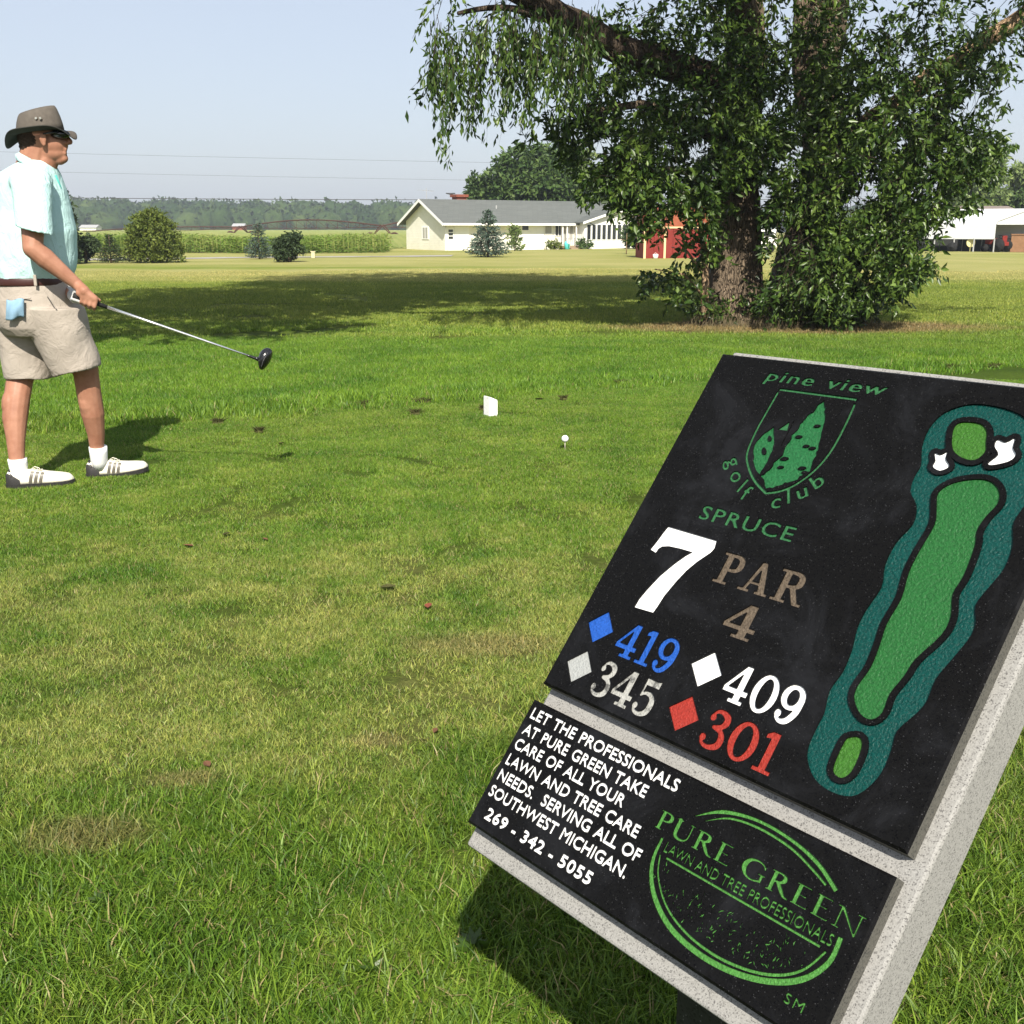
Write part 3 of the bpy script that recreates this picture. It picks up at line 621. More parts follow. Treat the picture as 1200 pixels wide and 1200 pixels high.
far_tree('dark_evergreen', 'tall dark evergreen mostly hidden behind the golfer', 64, 58, 305, 213, 46, M_leaf_dk, 2600, GB, 7, 0.2, 'column', 0.28, 30, 'tree')
GH = 'trees behind the cream house'
far_tree('leafy_tree', 'big rounded green tree behind the house roof', 628, 112, 290, 173, 112, M_leaf_d, 3400, GH, 8, 0.4, 'round', 0.6, 40)
far_tree('leafy_tree', 'small pointed tree behind the roof, left of the red chimney', 561, 112, 290, 206, 34, M_leaf_d, 1200, GH, 9, 0.2, 'column', 0.45, 18)
far_tree('leafy_tree', 'pale green tree peeping between the rounded tree and the big tree', 672, 122, 290, 176, 66, M_leaf_l, 1700, GH, 10, 0.3, 'round', 0.55, 22)
far_tree('leafy_tree', 'dark tree behind the sunroom, hidden mostly by the big tree', 720, 118, 290, 200, 80, M_leaf_d, 1700, GH, 14, 0.3, 'round', 0.55, 22)
far_tree('dark_shrub', 'dark shrub in the gap between the house and the red shed', 747, 98, 293, 262, 26, M_leaf_dk, 700, GH, 15, 0.1, 'column', 0.3, 12, 'shrub')
GC = 'trees behind the white carport'
far_tree('leafy_tree', 'pale grey-green tree behind the carport, left one', 1130, 112, 290, 178, 90, M_leaf_l, 2000, GC, 11, 0.35, 'round', 0.55, 26)
far_tree('leafy_tree', 'pale green tree behind the carport at the right edge', 1196, 116, 290, 188, 50, M_leaf_l, 1300, GC, 12, 0.3, 'round', 0.5, 20)
far_tree('leafy_tree', 'darker low tree at the right edge above the carport roof', 1212, 104, 290, 218, 60, M_leaf_d, 1300, GC, 13, 0.25, 'round', 0.45, 20)
far_tree('young_tree', 'slender young tree against the cream house wall, right of the spruce', 603, 90, 293, 263, 16, M_leaf_l, 170, None, 16, 0.04, 'column', 0.22, 8)
# thin sapling in front of the sunroom
b = at(734, 296, 78); b.z = float(gz(b.x, 78)); r = root('young_sapling', b, 'bare thin sapling on the lawn in front of the sunroom', 'sapling'); m = MB()
m.tube([b, b+Vector((0, 0, 0.6)), b+Vector((0.02, 0, 1.9))], [0.04, 0.03, 0.015], 6)
for sgn in (-1, 1): m.tube([b+Vector((0, 0, 0.9)), b+Vector((sgn*0.5, 0, 1.15+0.1*sgn))], [0.02, 0.008], 5)
m.build('stem', M_bark2, r, True)
V, T, *_ = sprays((b.x, b.y, b.z+1.7), (0.35, 0.3, 0.4), 26, rl, k=5, slen=0.3, L=0.2, W=0.09); leaf_obj('foliage', V, M_leaf_d, r, T)

# ------------------------------------------------------------------ corn field and the far wood
t = NT('corn_leaf'); a = t.n('ShaderNodeAttribute'); a.attribute_name = 'tint'
M_corn = t.bsdf(t.ramp(t.math('ADD', t.math('MULTIPLY', a.outputs['Fac'], 0.6), t.math('MULTIPLY', t.noise(t.pos(), 0.15, 3), 0.5)), [(0.2, (0.07, 0.13, 0.02)), (0.6, (0.17, 0.26, 0.045)), (0.95, (0.36, 0.36, 0.12))]), 0.6, 0.2, trans=0.3)
rg = np.random.default_rng(77); n = 3400
cx = rg.uniform(-62, -9.9, n); row = rg.integers(0, 7, n); cy = 84+row*0.9+rg.normal(size=n)*0.1+np.clip((cx+20)/12, 0, 2)*4
cz = gz(cx, cy)+0.0; H = 1.15+0.25*rg.random(n)+0.12*np.sin(cx*0.4)
Ps = []; Ds = []; Ls = []; Ws = []; Ti = []
for j in range(9):
    f = (j+0.6)/9.5; a_ = rg.random(n)*6.28; Ps.append(np.stack([cx, cy, cz+H*f], 1)); Ds.append(np.stack([np.cos(a_), np.sin(a_), 0.6-0.9*rg.random(n)], 1)); Ls.append(0.42*(0.7+0.4*rg.random(n))); Ws.append(np.full(n, 0.085)); Ti.append(0.1+0.5*f*np.ones(n)+0.15*rg.random(n))
Ps.append(np.stack([cx, cy, cz], 1)); Ds.append(np.stack([0*cx, 0*cx, 1+0*cx], 1)); Ls.append(H*1.15); Ws.append(np.full(n, 0.05)); Ti.append(np.full(n, 0.9))
V = leaf_arrays(np.concatenate(Ps), np.concatenate(Ds), np.concatenate(Ls), np.concatenate(Ws), rg)
corn = leaf_obj('corn_rows', V, M_corn, None, np.concatenate(Ti))
# canopy of the field behind the first rows
xs = np.linspace(-260, -10.6, 170); ys = np.concatenate([np.linspace(89, 130, 60), np.geomspace(131, 470, 50)]); X, Yy = np.meshgrid(xs, ys)
Yy = Yy+np.clip((X+20)/12, 0, 2)*4
Z = gz(X, Yy)+1.12+0.12*rg.random(X.shape)+0.1*np.sin(X*0.05); Z[0] -= 1.1; Z[:, -1] -= 1.1
i = (np.arange(len(ys)-1)[:, None]*len(xs)+np.arange(len(xs)-1)[None]).ravel()
t = NT('corn_canopy'); M_can = t.bsdf(t.ramp(t.noise(t.vscale(t.pos(), (1, 0.35, 1)), 0.5, 5, 0.7), [(0.3, (0.17, 0.22, 0.055)), (0.7, (0.31, 0.32, 0.11))]), 0.9, 0.1, t.noise(t.pos(), 2.5, 3), 0.8, 0.3)
o = mesh_from('corn_field', np.stack([X, Yy, Z], -1).reshape(-1, 3), np.stack([i, i+1, i+1+len(xs), i+len(xs)], 1), M_can); o['kind'] = 'stuff'
# corn gap: field continues left and right of the house as dark hedgerow; far wood of crowns
ico = bmesh.new(); bmesh.ops.create_icosphere(ico, subdivisions=2, radius=1); iv = np.array([v.co[:] for v in ico.verts]); jf = np.array([[v.index for v in f.verts] for f in ico.faces]); ico.free()
ico = bmesh.new(); bmesh.ops.create_icosphere(ico, subdivisions=3, radius=1); iv3 = np.array([v.co[:] for v in ico.verts]); jf3 = np.array([[v.index for v in f.verts] for f in ico.faces]); ico.free()
Vs = []; Fs = []; base = 0; Ti = []
nr = 9
for row in range(nr):
    y0 = 600+row*26
    for x in np.arange(-560, 640, 8.5):
        xx = x+rg.normal()*2.2; yy = y0+rg.normal()*7; R = 5.0+3.2*rg.random(); hh = 10.5+4.5*rg.random()
        g = float(gz(xx, yy)); c = np.array([xx, yy, g+hh*0.55])
        if row in (0, 1) : c[2] -= 3
        use = iv3 if row > 4 and abs(xx+180) < 160 else iv; fs = jf3 if use is iv3 else jf
        nzv = 1+0.16*np.sin(use[:, 0]*5+xx)*np.sin(use[:, 1]*6+yy)+0.13*np.sin(use[:, 2]*9+xx*2)*np.cos(use[:, 0]*8) + 0.07*rg.normal(size=len(use))
        Vs.append(use*nzv[:, None]*np.array([R, R, hh*0.5])+c); Fs.append(fs+base); base += len(use); Ti.append(np.full(len(use), rg.random()))
t = NT('far_wood_leaf'); a = t.n('ShaderNodeAttribute'); a.attribute_name = 'tint'
cc = t.ramp(t.math('ADD', t.math('MULTIPLY', a.outputs['Fac'], 0.5), t.math('MULTIPLY', t.noise(t.pos(), 0.35, 5, 0.75), 0.6)), [(0.2, (0.022, 0.045, 0.014)), (0.55, (0.045, 0.08, 0.022)), (0.9, (0.10, 0.14, 0.04))])
M_wood = t.bsdf(cc, 0.9, 0.05, t.noise(t.pos(), 0.8, 4, 0.8), 1.0, 1.5)
allV = np.concatenate(Vs); allF = np.concatenate(Fs); tin = np.concatenate(Ti)
# leafy cards over the crowns
sel = rg.choice(len(allV), 120000); Pq = allV[sel]+rg.normal(size=(120000, 3))*0.6; Dq = rg.normal(size=(120000, 3)); Dq[:, 2] = np.abs(Dq[:, 2])*0.6+0.3
Lq = 1.4+1.8*rg.random(120000); Vq = leaf_arrays(Pq, Dq, Lq, Lq*0.75, rg); k = np.arange(120000)*4+len(allV)
allV = allV*1.0; allF = np.concatenate([allF, np.stack([k, k+1, k+2], 1), np.stack([k, k+2, k+3], 1)]); allV = np.concatenate([allV, Vq])
tin = np.concatenate([tin, np.repeat(np.clip(tin[sel]*0.7+0.5*rg.random(120000), 0, 1), 4)])
o = mesh_from('far_wood', allV, allF, M_wood, None, False); o['kind'] = 'stuff'
at_ = o.data.attributes.new('tint', 'FLOAT', 'POINT'); at_.data.foreach_set('value', tin.astype(np.float32))
# ------------------------------------------------------------------ the tee sign (granite slab with two engraved black plates)
SW = 0.51                                                     # plate width in metres
SU = Vector((0.64004739, -0.76833413, -0.00141609)); SV = Vector((-0.48682076, -0.40411031, -0.77440326)); SN = Vector((-0.5944282, -0.49634417, 0.63269075))
SU.normalize(); SN = (SN - SU*SN.dot(SU)).normalized(); SVd = SN.cross(SU)*1.0          # SVd points up the slope
ST = Vector((0.56420807, 2.93828404, -0.32185975))*SW + Vector((0, 0, CAM_H))
SM = Matrix(((SU.x, SVd.x, SN.x, ST.x), (SU.y, SVd.y, SN.y, ST.y), (SU.z, SVd.z, SN.z, ST.z), (0, 0, 0, 1)))   # plate x right, y up the slope, z towards the reader
SMI = SM.inverted()
def uv(px, py):
    """picture point -> plate coordinates in metres (x right, y up, origin at the upper plate's top left corner)"""
    o = SMI @ Vector((0, 0, CAM_H)); d = SMI.to_3x3() @ ray(px, py); k = -o.z/d.z; p = o+d*k; return (p.x, p.y)
def zoomed(x0, y0, s): return lambda x, y: uv(x0+x/s, y0+y/s)
zc = zoomed(840, 420, 5.218); zm = zoomed(900, 440, 2.3077); zb = zoomed(740, 920, 3.75); ze = zoomed(640, 580, 3.158)
PH1, PV2, PV3 = 1.00217*SW, 1.05168*SW, 1.38359*SW

def granite(name, base, speck, sc, rough, spec, fleck=None, bstr=0.05, coat=0.0, cloud_sheen=0.0):
    t = NT(name); p = t.pos()
    v = t.n('ShaderNodeTexVoronoi'); v.inputs['Scale'].default_value = sc; t.l(p, v.inputs['Vector'])
    sp = t.n('ShaderNodeSeparateColor'); t.l(v.outputs['Color'], sp.inputs[0])
    nz = t.noise(p, sc*0.35, 4, 0.7)
    f = t.math('ADD', t.math('MULTIPLY', sp.outputs[0], 0.65), t.math('MULTIPLY', nz, 0.35))
    c = t.ramp(f, [(0.16, speck), (0.34, base), (0.62, tuple(x*1.12 for x in base)), (0.9, tuple(min(x*1.3, 0.95) for x in base))])
    if fleck:
        v2 = t.n('ShaderNodeTexVoronoi'); v2.inputs['Scale'].default_value = sc*0.9; t.l(p, v2.inputs['Vector'])
        s2 = t.n('ShaderNodeSeparateColor'); t.l(v2.outputs['Color'], s2.inputs[0])
        c = t.mix(t.math('MULTIPLY', t.math('GREATER_THAN', s2.outputs[1], 0.97), t.math('LESS_THAN', v2.outputs['Distance'], 0.42)), c, fleck)
    if cloud_sheen:
        mt = t.noise(p, 9, 5, 0.7, 0.6)
        c = t.mix(t.math('MULTIPLY', t.smooth(mt, 0.45, 0.72), cloud_sheen), c, (0.015, 0.0155, 0.018))  # cloudy sky reflections painted into the stone colour as paler blotches
        rough = t.math('ADD', rough, t.math('MULTIPLY', t.smooth(mt, 0.4, 0.75), 0.18))
    return t.bsdf(c, rough, spec, t.noise(p, sc*0.8, 2), bstr, 0.001, 0, None, coat)
M_granite = granite('granite_grey', (0.235, 0.23, 0.22), (0.09, 0.087, 0.085), 800, 0.75, 0.3, bstr=0.25)
M_black = granite('granite_black', (0.0044, 0.0043, 0.0042), (0.0015, 0.0015, 0.002), 900, 0.17, 0.085, (0.040, 0.040, 0.042), 0.03, cloud_sheen=0.6)
M_pside = granite('granite_sawn', (0.085, 0.082, 0.072), (0.03, 0.03, 0.03), 700, 0.7, 0.2)
M_post = granite('granite_post', (0.022, 0.022, 0.022), (0.006, 0.006, 0.007), 420, 0.5, 0.3, (0.12, 0.12, 0.12), 0.2)
def paint(name, c, rough=0.5, vary=0.22, worn=0.0, tex=0.9):
    t = NT(name); p = t.pos(); v = t.noise(p, 330, 3, 0.6, 0.3); n2 = t.noise(p, 60, 4, 0.7)
    c = np.array(c); col = t.ramp(v, [(0.3, tuple(c*(1-vary))), (0.7, tuple(np.minimum(c*(1+vary), 0.95)))])
    if worn:
        col = t.mix(t.math('MULTIPLY', t.smooth(t.math('ADD', n2, t.math('MULTIPLY', v, 0.3)), 0.72-0.1*worn, 0.80), worn), col, (0.03, 0.03, 0.03))
    return t.bsdf(col, rough, 0.2, v, tex, 0.0022)
P_white = paint('paint_white', (0.80, 0.80, 0.79), 0.6, 0.05, 0, 0.35); P_green = paint('paint_green', (0.014, 0.100, 0.032), 0.4)
P_lgreen = paint('paint_letter_green', (0.026, 0.112, 0.042), 0.4); P_fgreen = paint('paint_fairway', (0.015, 0.092, 0.022), 0.38)
P_ggreen = paint('paint_putting_green', (0.032, 0.112, 0.014), 0.38); P_teal = paint('paint_teal', (0.0016, 0.042, 0.036), 0.36, 0.3)
P_blue = paint('paint_blue', (0.014, 0.075, 0.34), 0.45); P_red = paint('paint_red', (0.26, 0.026, 0.018), 0.45); P_grey = paint('paint_silver', (0.30, 0.31, 0.305), 0.55, 0.1, 0.0)
P_silver_w = paint('paint_silver_worn', (0.33, 0.33, 0.31), 0.55, 0.12, 0.8); P_bronze = paint('paint_bronze', (0.095, 0.073, 0.052), 0.42, 0.35); P_logo = paint('paint_logo_green', (0.055, 0.185, 0.036), 0.42, 0.3)

# ---- shapes: a layer is a list of edge soups, each even-odd, united
def ring_edges(P): P = [tuple(p[:2]) for p in P]; return [(P[i], P[(i+1) % len(P)]) for i in range(len(P))]
def stroke_poly(P, W, cap=False):
    P = [np.array(p, float)[:2] for p in P]; n = len(P); Wd = list(np.interp(np.linspace(0, 1, n), np.linspace(0, 1, len(W)), W)) if hasattr(W, '__len__') else [W]*n
    Lf = []; Rt = []
    for i in range(n):
        d = P[min(i+1, n-1)]-P[max(i-1, 0)]; d = d/(np.linalg.norm(d)+1e-12); q = np.array([-d[1], d[0]]); Lf.append(P[i]+q*Wd[i]/2); Rt.append(P[i]-q*Wd[i]/2)
    out = Lf
    if cap:
        d = P[-1]-P[-2]; d /= np.linalg.norm(d); q = np.array([-d[1], d[0]]); out = out+[P[-1]+(q*math.cos(a)+d*math.sin(a))*Wd[-1]/2 for a in (0.5, 1.05, 1.57, 2.1, 2.6)]
    out = out+Rt[::-1]
    if cap:
        d = P[0]-P[1]; d /= np.linalg.norm(d); q = np.array([-d[1], d[0]]); out = out+[P[0]+(q*math.cos(a)+d*math.sin(a))*Wd[0]/2 for a in (0.5, 1.05, 1.57, 2.1, 2.6)]
    return out
def disc(c, r, n=12): return [(c[0]+r*math.cos(2*math.pi*k/n), c[1]+r*math.sin(2*math.pi*k/n)) for k in range(n)]
class Layer:
    def __init__(s, name, mat, depth, label=None): s.name = name; s.mat = mat; s.depth = depth; s.soups = []; s.label = label
    def ring(s, P): s.soups.append(ring_edges(P)); return s
    def soup(s, E): s.soups.append(E); return s
    def strokes(s, S, M=lambda p: p):
        for st in S: s.ring([M(p) for p in st])
        return s
def inside(E, pts):
    E = np.array(E).reshape(-1, 4); x, y = pts[:, 0], pts[:, 1]; c = np.zeros(len(pts), bool)
    lo = E[:, [0, 2]].min(0), E[:, [1, 3]].min(), E[:, [1, 3]].max()
    sel = np.where((y >= lo[1]) & (y <= lo[2]))[0]
    if len(sel) == 0: return c
    xs, ys = x[sel][:, None], y[sel][:, None]; x0, y0, x1, y1 = E.T
    cr = ((y0 > ys) != (y1 > ys)); dy = np.where(y1 == y0, 1e-12, y1-y0)
    c[sel] = ((cr & (xs < (x1-x0)*(ys-y0)/dy+x0)).sum(1) % 2) == 1; return c
def engrave(rect, layers, plate_name, parent, thick, bev=0.004):
    """one plate mesh (face with engraved recesses, walls and sides) and one painted floor mesh per layer, as its children"""
    x0, x1, y0, y1 = rect; V = []; E = []; idx = {}
    def vid(p):
        k = (round(p[0], 6), round(p[1], 6))
        if k not in idx: idx[k] = len(V); V.append(Vector(k))
        return idx[k]
    R = [(x0, y0), (x1, y0), (x1, y1), (x0, y1)]
    for a, b in ring_edges(R): E.append((vid(a), vid(b)))
    for L in layers:
        for S in L.soups:
            for a, b in S:
                i, j = vid(a), vid(b)
                if i != j: E.append((i, j))
    r = delaunay_2d_cdt(V, E, [], 0, 1e-6); PV = np.array([v[:] for v in r[0]]); F = np.array(r[2]); C = PV[F].mean(1)
    own = np.full(len(F), -1)
    for li, L in enumerate(layers):
        m = np.zeros(len(F), bool)
        for S in L.soups: m |= inside(S, C)
        own[m] = li if L.mat is not None else -1
    inr = (C[:, 0] > x0) & (C[:, 0] < x1) & (C[:, 1] > y0) & (C[:, 1] < y1)
    F = F[inr]; own = own[inr]
    a2 = np.cross(PV[F[:, 1]]-PV[F[:, 0]], PV[F[:, 2]]-PV[F[:, 0]]); F[a2 < 0] = F[a2 < 0][:, ::-1]
    # face and recess walls
    verts = [(p[0], p[1], 0.0) for p in PV]; faces = [tuple(f) for f in F[own < 0]]
    deep = {}
    def low(i, d):
        if (i, d) not in deep: deep[(i, d)] = len(verts); verts.append((PV[i][0], PV[i][1], -d))
        return deep[(i, d)]
    em = {}
    for fi, f in enumerate(F):
        for k in range(3): em.setdefault((f[k], f[(k+1) % 3]), fi)
    for (a, b), fi in em.items():
        fj = em.get((b, a))
        if fj is None: continue
        da = layers[own[fi]].depth if own[fi] >= 0 else 0.0; db = layers[own[fj]].depth if own[fj] >= 0 else 0.0
        if da > db+1e-9: faces.append((low(a, da), low(b, da), b if db == 0 else low(b, db), a if db == 0 else low(a, db)))
    # bevel and sides
    b4 = len(verts); q = [(x0, y0), (x1, y0), (x1, y1), (x0, y1)]; qo = [(x0-bev, y0-bev), (x1+bev, y0-bev), (x1+bev, y1+bev), (x0-bev, y1+bev)]
    for Q, z in ((q, 0.0), (qo, -bev), (qo, -thick)): verts += [(p[0], p[1], z) for p in Q]
    for lv in range(2):
        for k in range(4): a = b4+lv*4+k; b = b4+lv*4+(k+1) % 4; faces.append((a, a+4, b+4, b))
    Wt = [tuple(SM @ Vector(p)) for p in verts]
    plate = mesh_from(plate_name, Wt, faces, [M_black, M_pside], parent, False, [0]*(len(faces)-4)+[1]*4)
    for li, L in enumerate(layers):
        if L.mat is None: continue
        f = F[own == li]
        if len(f) == 0: continue
        used, inv = np.unique(f.ravel(), return_inverse=True)
        o = mesh_from(L.name, [tuple(SM @ Vector((PV[i][0], PV[i][1], -L.depth))) for i in used], inv.reshape(-1, 3), L.mat, plate)
        if L.label: o['label'] = L.label
    return plate

# ---- lettering from the built-in sans font, as edge soups in the unit box (cap height 1)
_fc = {}
def font_edges(txt, bold=0.0, space=1.0, word=1.0):
    cu = bpy.data.curves.new('tmp_text', 'FONT'); cu.body = txt; cu.offset = bold; cu.resolution_u = 3; cu.space_character = space; cu.space_word = word; cu.fill_mode = 'FRONT'
    ob = bpy.data.objects.new('tmp_text', cu); COL.objects.link(ob); dg = bpy.context.evaluated_depsgraph_get(); me = bpy.data.meshes.new_from_object(ob.evaluated_get(dg))
    V = np.array([v.co[:2] for v in me.vertices]); cnt = {}
    for p in me.polygons:
        vs = list(p.vertices)
        for k in range(len(vs)):
            e = (vs[k], vs[(k+1) % len(vs)]); key = tuple(sorted((tuple(np.round(V[e[0]], 5)), tuple(np.round(V[e[1]], 5))))); cnt[key] = cnt.get(key, 0)+1
    bpy.data.objects.remove(ob); bpy.data.curves.remove(cu); bpy.data.meshes.remove(me)
    return [k for k, c in cnt.items() if c == 1 and k[0] != k[1]]
CAPH = None
def fit_text(L, txt, x0, x1, ybase, ytop, bold=0.0, space=1.0, ref=None, word=1.0, shear=0.0):
    E = font_edges(txt, bold, space, word); A_ = np.array(E); mnx, mxx = A_[..., 0].min(), A_[..., 0].max()
    H_ = np.array(font_edges(ref or 'H', bold)); b0, b1 = H_[..., 1].min(), H_[..., 1].max()
    f = lambda p: (x0+(p[0]-mnx)/(mxx-mnx)*(x1-x0)+shear*((p[1]-b0)/(b1-b0)), ybase+(p[1]-b0)/(b1-b0)*(ytop-ybase))
    L.soup([(f(a), f(b)) for a, b in E]); return L
def arc_text(L, txt, centers, size, bold, tops, wx=1.0):
    """single letters standing on given centres, their tops turned towards a given point"""
    for ch, c in zip(txt, centers):
        E = font_edges(ch, bold); A_ = np.array(E); cx = (A_[..., 0].min()+A_[..., 0].max())/2
        up = Vector((tops[0]-c[0], tops[1]-c[1])).normalized(); rt = Vector((up.y, -up.x))
        f = lambda p: (c[0]+(rt.x*(p[0]-cx)*wx+up.x*(p[1]-0.27))*size, c[1]+(rt.y*(p[0]-cx)*wx+up.y*(p[1]-0.27))*size)
        L.soup([(f(a), f(b)) for a, b in E])
# ---- serif glyphs drawn as strokes, unit cap height
def SE(cx, y, w, h=0.10): return [(cx-w/2, y), (cx+w/2, y), (cx+w/2, y+h), (cx-w/2, y+h)]
def curve(P, W, n=5, k=1.0): return stroke_poly(catmull([(*p, 0) for p in P], n), [w*k+(0.02 if k > 1 else 0) for w in W], True)
def ell(cx, cy, rx, ry, wx, wy, n=22):
    o = [(cx+(rx+wx/2)*math.cos(2*math.pi*k/n), cy+(ry+wy/2)*math.sin(2*math.pi*k/n)) for k in range(n)]
    i = [(cx+(rx-wx/2)*math.cos(2*math.pi*k/n), cy+(ry-wy/2)*math.sin(2*math.pi*k/n)) for k in range(n)]
    return ('hole', o, i)
BOLD = {
 '4': (0.78, [[(0.40, 1.0), (0.62, 1.0), (0.62, 0.0), (0.40, 0.0)], [(0.42, 1.0), (0.56, 1.0), (0.14, 0.37), (0.14, 0.23), (0.0, 0.23), (0.0, 0.36)], [(0.0, 0.23), (0.78, 0.23), (0.78, 0.37), (0.0, 0.37)], SE(0.51, 0, 0.46, 0.10)]),
 '1': (0.50, [[(0.16, 1.0), (0.37, 1.0), (0.37, 0.0), (0.16, 0.0)], SE(0.265, 0, 0.50, 0.10), [(0.02, 0.90), (0.16, 1.0), (0.30, 1.0), (0.20, 0.83), (0.02, 0.80)]]),
 '9': (0.70, [ell(0.35, 0.67, 0.245, 0.265, 0.20, 0.12), curve([(0.60, 0.68), (0.58, 0.36), (0.44, 0.10), (0.26, 0.04), (0.12, 0.12)], [0.20, 0.20, 0.18, 0.11, 0.10]), disc((0.14, 0.20), 0.105)]),
 '0': (0.76, [ell(0.38, 0.5, 0.28, 0.45, 0.21, 0.11, 26)]),
 '3': (0.70, [curve([(0.12, 0.80), (0.20, 0.92), (0.36, 0.95), (0.52, 0.86), (0.54, 0.72), (0.44, 0.59), (0.26, 0.54)], [0.09, 0.10, 0.13, 0.2, 0.2, 0.14, 0.09]), curve([(0.26, 0.54), (0.48, 0.50), (0.59, 0.34), (0.56, 0.14), (0.36, 0.04), (0.16, 0.08), (0.09, 0.18)], [0.09, 0.14, 0.2, 0.2, 0.12, 0.1, 0.1]), disc((0.15, 0.76), 0.095), disc((0.12, 0.22), 0.10)]),
 '5': (0.68, [[(0.10, 0.98), (0.55, 0.98), (0.62, 1.02), (0.62, 0.80), (0.10, 0.80)], [(0.10, 0.98), (0.20, 0.98), (0.18, 0.50), (0.10, 0.50)], curve([(0.14, 0.52), (0.28, 0.60), (0.46, 0.58), (0.58, 0.42), (0.55, 0.16), (0.36, 0.04), (0.16, 0.07), (0.09, 0.17)], [0.09, 0.10, 0.14, 0.21, 0.21, 0.12, 0.1, 0.1]), disc((0.12, 0.21), 0.10)]),
 'P': (0.72, [[(0.12, 0), (0.33, 0), (0.33, 1), (0.12, 1)], SE(0.225, 0, 0.45), SE(0.18, 0.9, 0.36), curve([(0.30, 0.945), (0.50, 0.93), (0.61, 0.82), (0.61, 0.60), (0.50, 0.49), (0.30, 0.475)], [0.11, 0.14, 0.2, 0.2, 0.14, 0.10])]),
 'A': (0.90, [[(0.14, 0.05), (0.25, 0.05), (0.50, 0.94), (0.38, 1.0)], [(0.38, 1.0), (0.54, 1.0), (0.83, 0.05), (0.60, 0.05)], [(0.22, 0.27), (0.68, 0.27), (0.68, 0.36), (0.22, 0.36)], SE(0.18, 0, 0.36), SE(0.71, 0, 0.38)]),
 'R': (0.86, [[(0.12, 0), (0.33, 0), (0.33, 1), (0.12, 1)], SE(0.225, 0, 0.45), SE(0.18, 0.9, 0.36), curve([(0.30, 0.945), (0.52, 0.93), (0.63, 0.83), (0.63, 0.63), (0.52, 0.53), (0.30, 0.51)], [0.11, 0.14, 0.2, 0.2, 0.14, 0.10]), [(0.38, 0.52), (0.58, 0.52), (0.80, 0.10), (0.90, 0.10), (0.90, 0.0), (0.66, 0.0)]]),
}
def sf(cx, y, w): y = min(y, 0.94); return [(cx-w/2, y), (cx+w/2, y), (cx+w/2, y+0.06), (cx-w/2, y+0.06)]
def st(x, y0=0.0, y1=1.0, w=0.16): return [(x-w/2, y0), (x+w/2, y0), (x+w/2, y1), (x-w/2, y1)]
LIGHT = {
 'P': (0.60, [st(0.16), sf(0.16, 0, 0.30), sf(0.13, 0.965, 0.26), curve([(0.16, 0.97), (0.38, 0.96), (0.50, 0.86), (0.50, 0.64), (0.38, 0.52), (0.18, 0.50)], [0.04, 0.06, 0.12, 0.12, 0.06, 0.04], 5, 1.3)]),
 'U': (0.82, [curve([(0.15, 0.98), (0.15, 0.35), (0.22, 0.10), (0.42, 0.03), (0.60, 0.10), (0.68, 0.35), (0.68, 0.98)], [0.12, 0.12, 0.12, 0.09, 0.05, 0.045, 0.045], 5, 1.3), sf(0.15, 0.965, 0.28), sf(0.68, 0.965, 0.22)]),
 'R': (0.80, [st(0.16), sf(0.16, 0, 0.30), sf(0.13, 0.965, 0.26), curve([(0.16, 0.97), (0.38, 0.96), (0.50, 0.87), (0.50, 0.68), (0.38, 0.55), (0.18, 0.53)], [0.04, 0.06, 0.12, 0.12, 0.06, 0.04], 5, 1.3), curve([(0.34, 0.52), (0.52, 0.24), (0.66, 0.05), (0.82, 0.0)], [0.12, 0.12, 0.09, 0.04], 5, 1.3)]),
 'E': (0.62, [st(0.16), sf(0.30, 0, 0.56), sf(0.28, 0.965, 0.52), [(0.2, 0.49), (0.44, 0.47), (0.44, 0.53), (0.2, 0.53)], [(0.50, 1.0), (0.54, 1.0), (0.56, 0.82), (0.52, 0.86)], [(0.54, 0.0), (0.59, 0.0), (0.64, 0.20), (0.59, 0.15)], [(0.42, 0.42), (0.46, 0.42), (0.46, 0.60), (0.42, 0.60)]]),
 'G': (0.92, [curve([(0.80, 0.76), (0.68, 0.93), (0.46, 0.98), (0.22, 0.86), (0.11, 0.60), (0.12, 0.36), (0.26, 0.11), (0.50, 0.02), (0.74, 0.10)], [0.05, 0.05, 0.06, 0.10, 0.14, 0.14, 0.09, 0.05, 0.06], 5, 1.3), st(0.78, 0.06, 0.42, 0.12), sf(0.76, 0.40, 0.28), [(0.79, 0.98), (0.82, 0.98), (0.83, 0.72), (0.79, 0.76)]]),
 'N': (0.92, [st(0.15, 0, 1.0, 0.075), st(0.78, 0, 1.0, 0.075), [(0.08, 1.0), (0.22, 1.0), (0.805, 0.0), (0.76, -0.06)], sf(0.15, 0, 0.26), sf(0.78, 0.965, 0.28), sf(0.10, 0.965, 0.2)]),
 ' ': (0.22, []),
}
def serif_text(L, txt, font, x0, x1, ybase, ytop, gap=0.10):
    tot = sum(font[c][0] for c in txt)+gap*(len(txt)-1); s = (x1-x0)/tot; x = x0
    for c in txt:
        w, S = font[c]; f = lambda p: (x+p[0]*s, ybase+p[1]*(ytop-ybase))
        for P in S:
            if isinstance(P[0], str): L.soup(ring_edges([f(p) for p in P[1]])+ring_edges([f(p) for p in P[2]]))
            else: L.ring([f(p) for p in P])
        x += (w+gap)*s
    return L
W_ = SW; D = 0.0021
L1 = []
def lay(lst, name, mat, label, depth=D): l = Layer(name, mat, depth, label); lst.append(l); return l
fit_text(lay(L1, 'lettering', P_lgreen, 'green words "pine view"'), 'pine view', 0.171*W_, 0.512*W_, -0.0665*W_, -0.0425*W_, 0.030, 1.12, 'x', 1.3, shear=0.003)
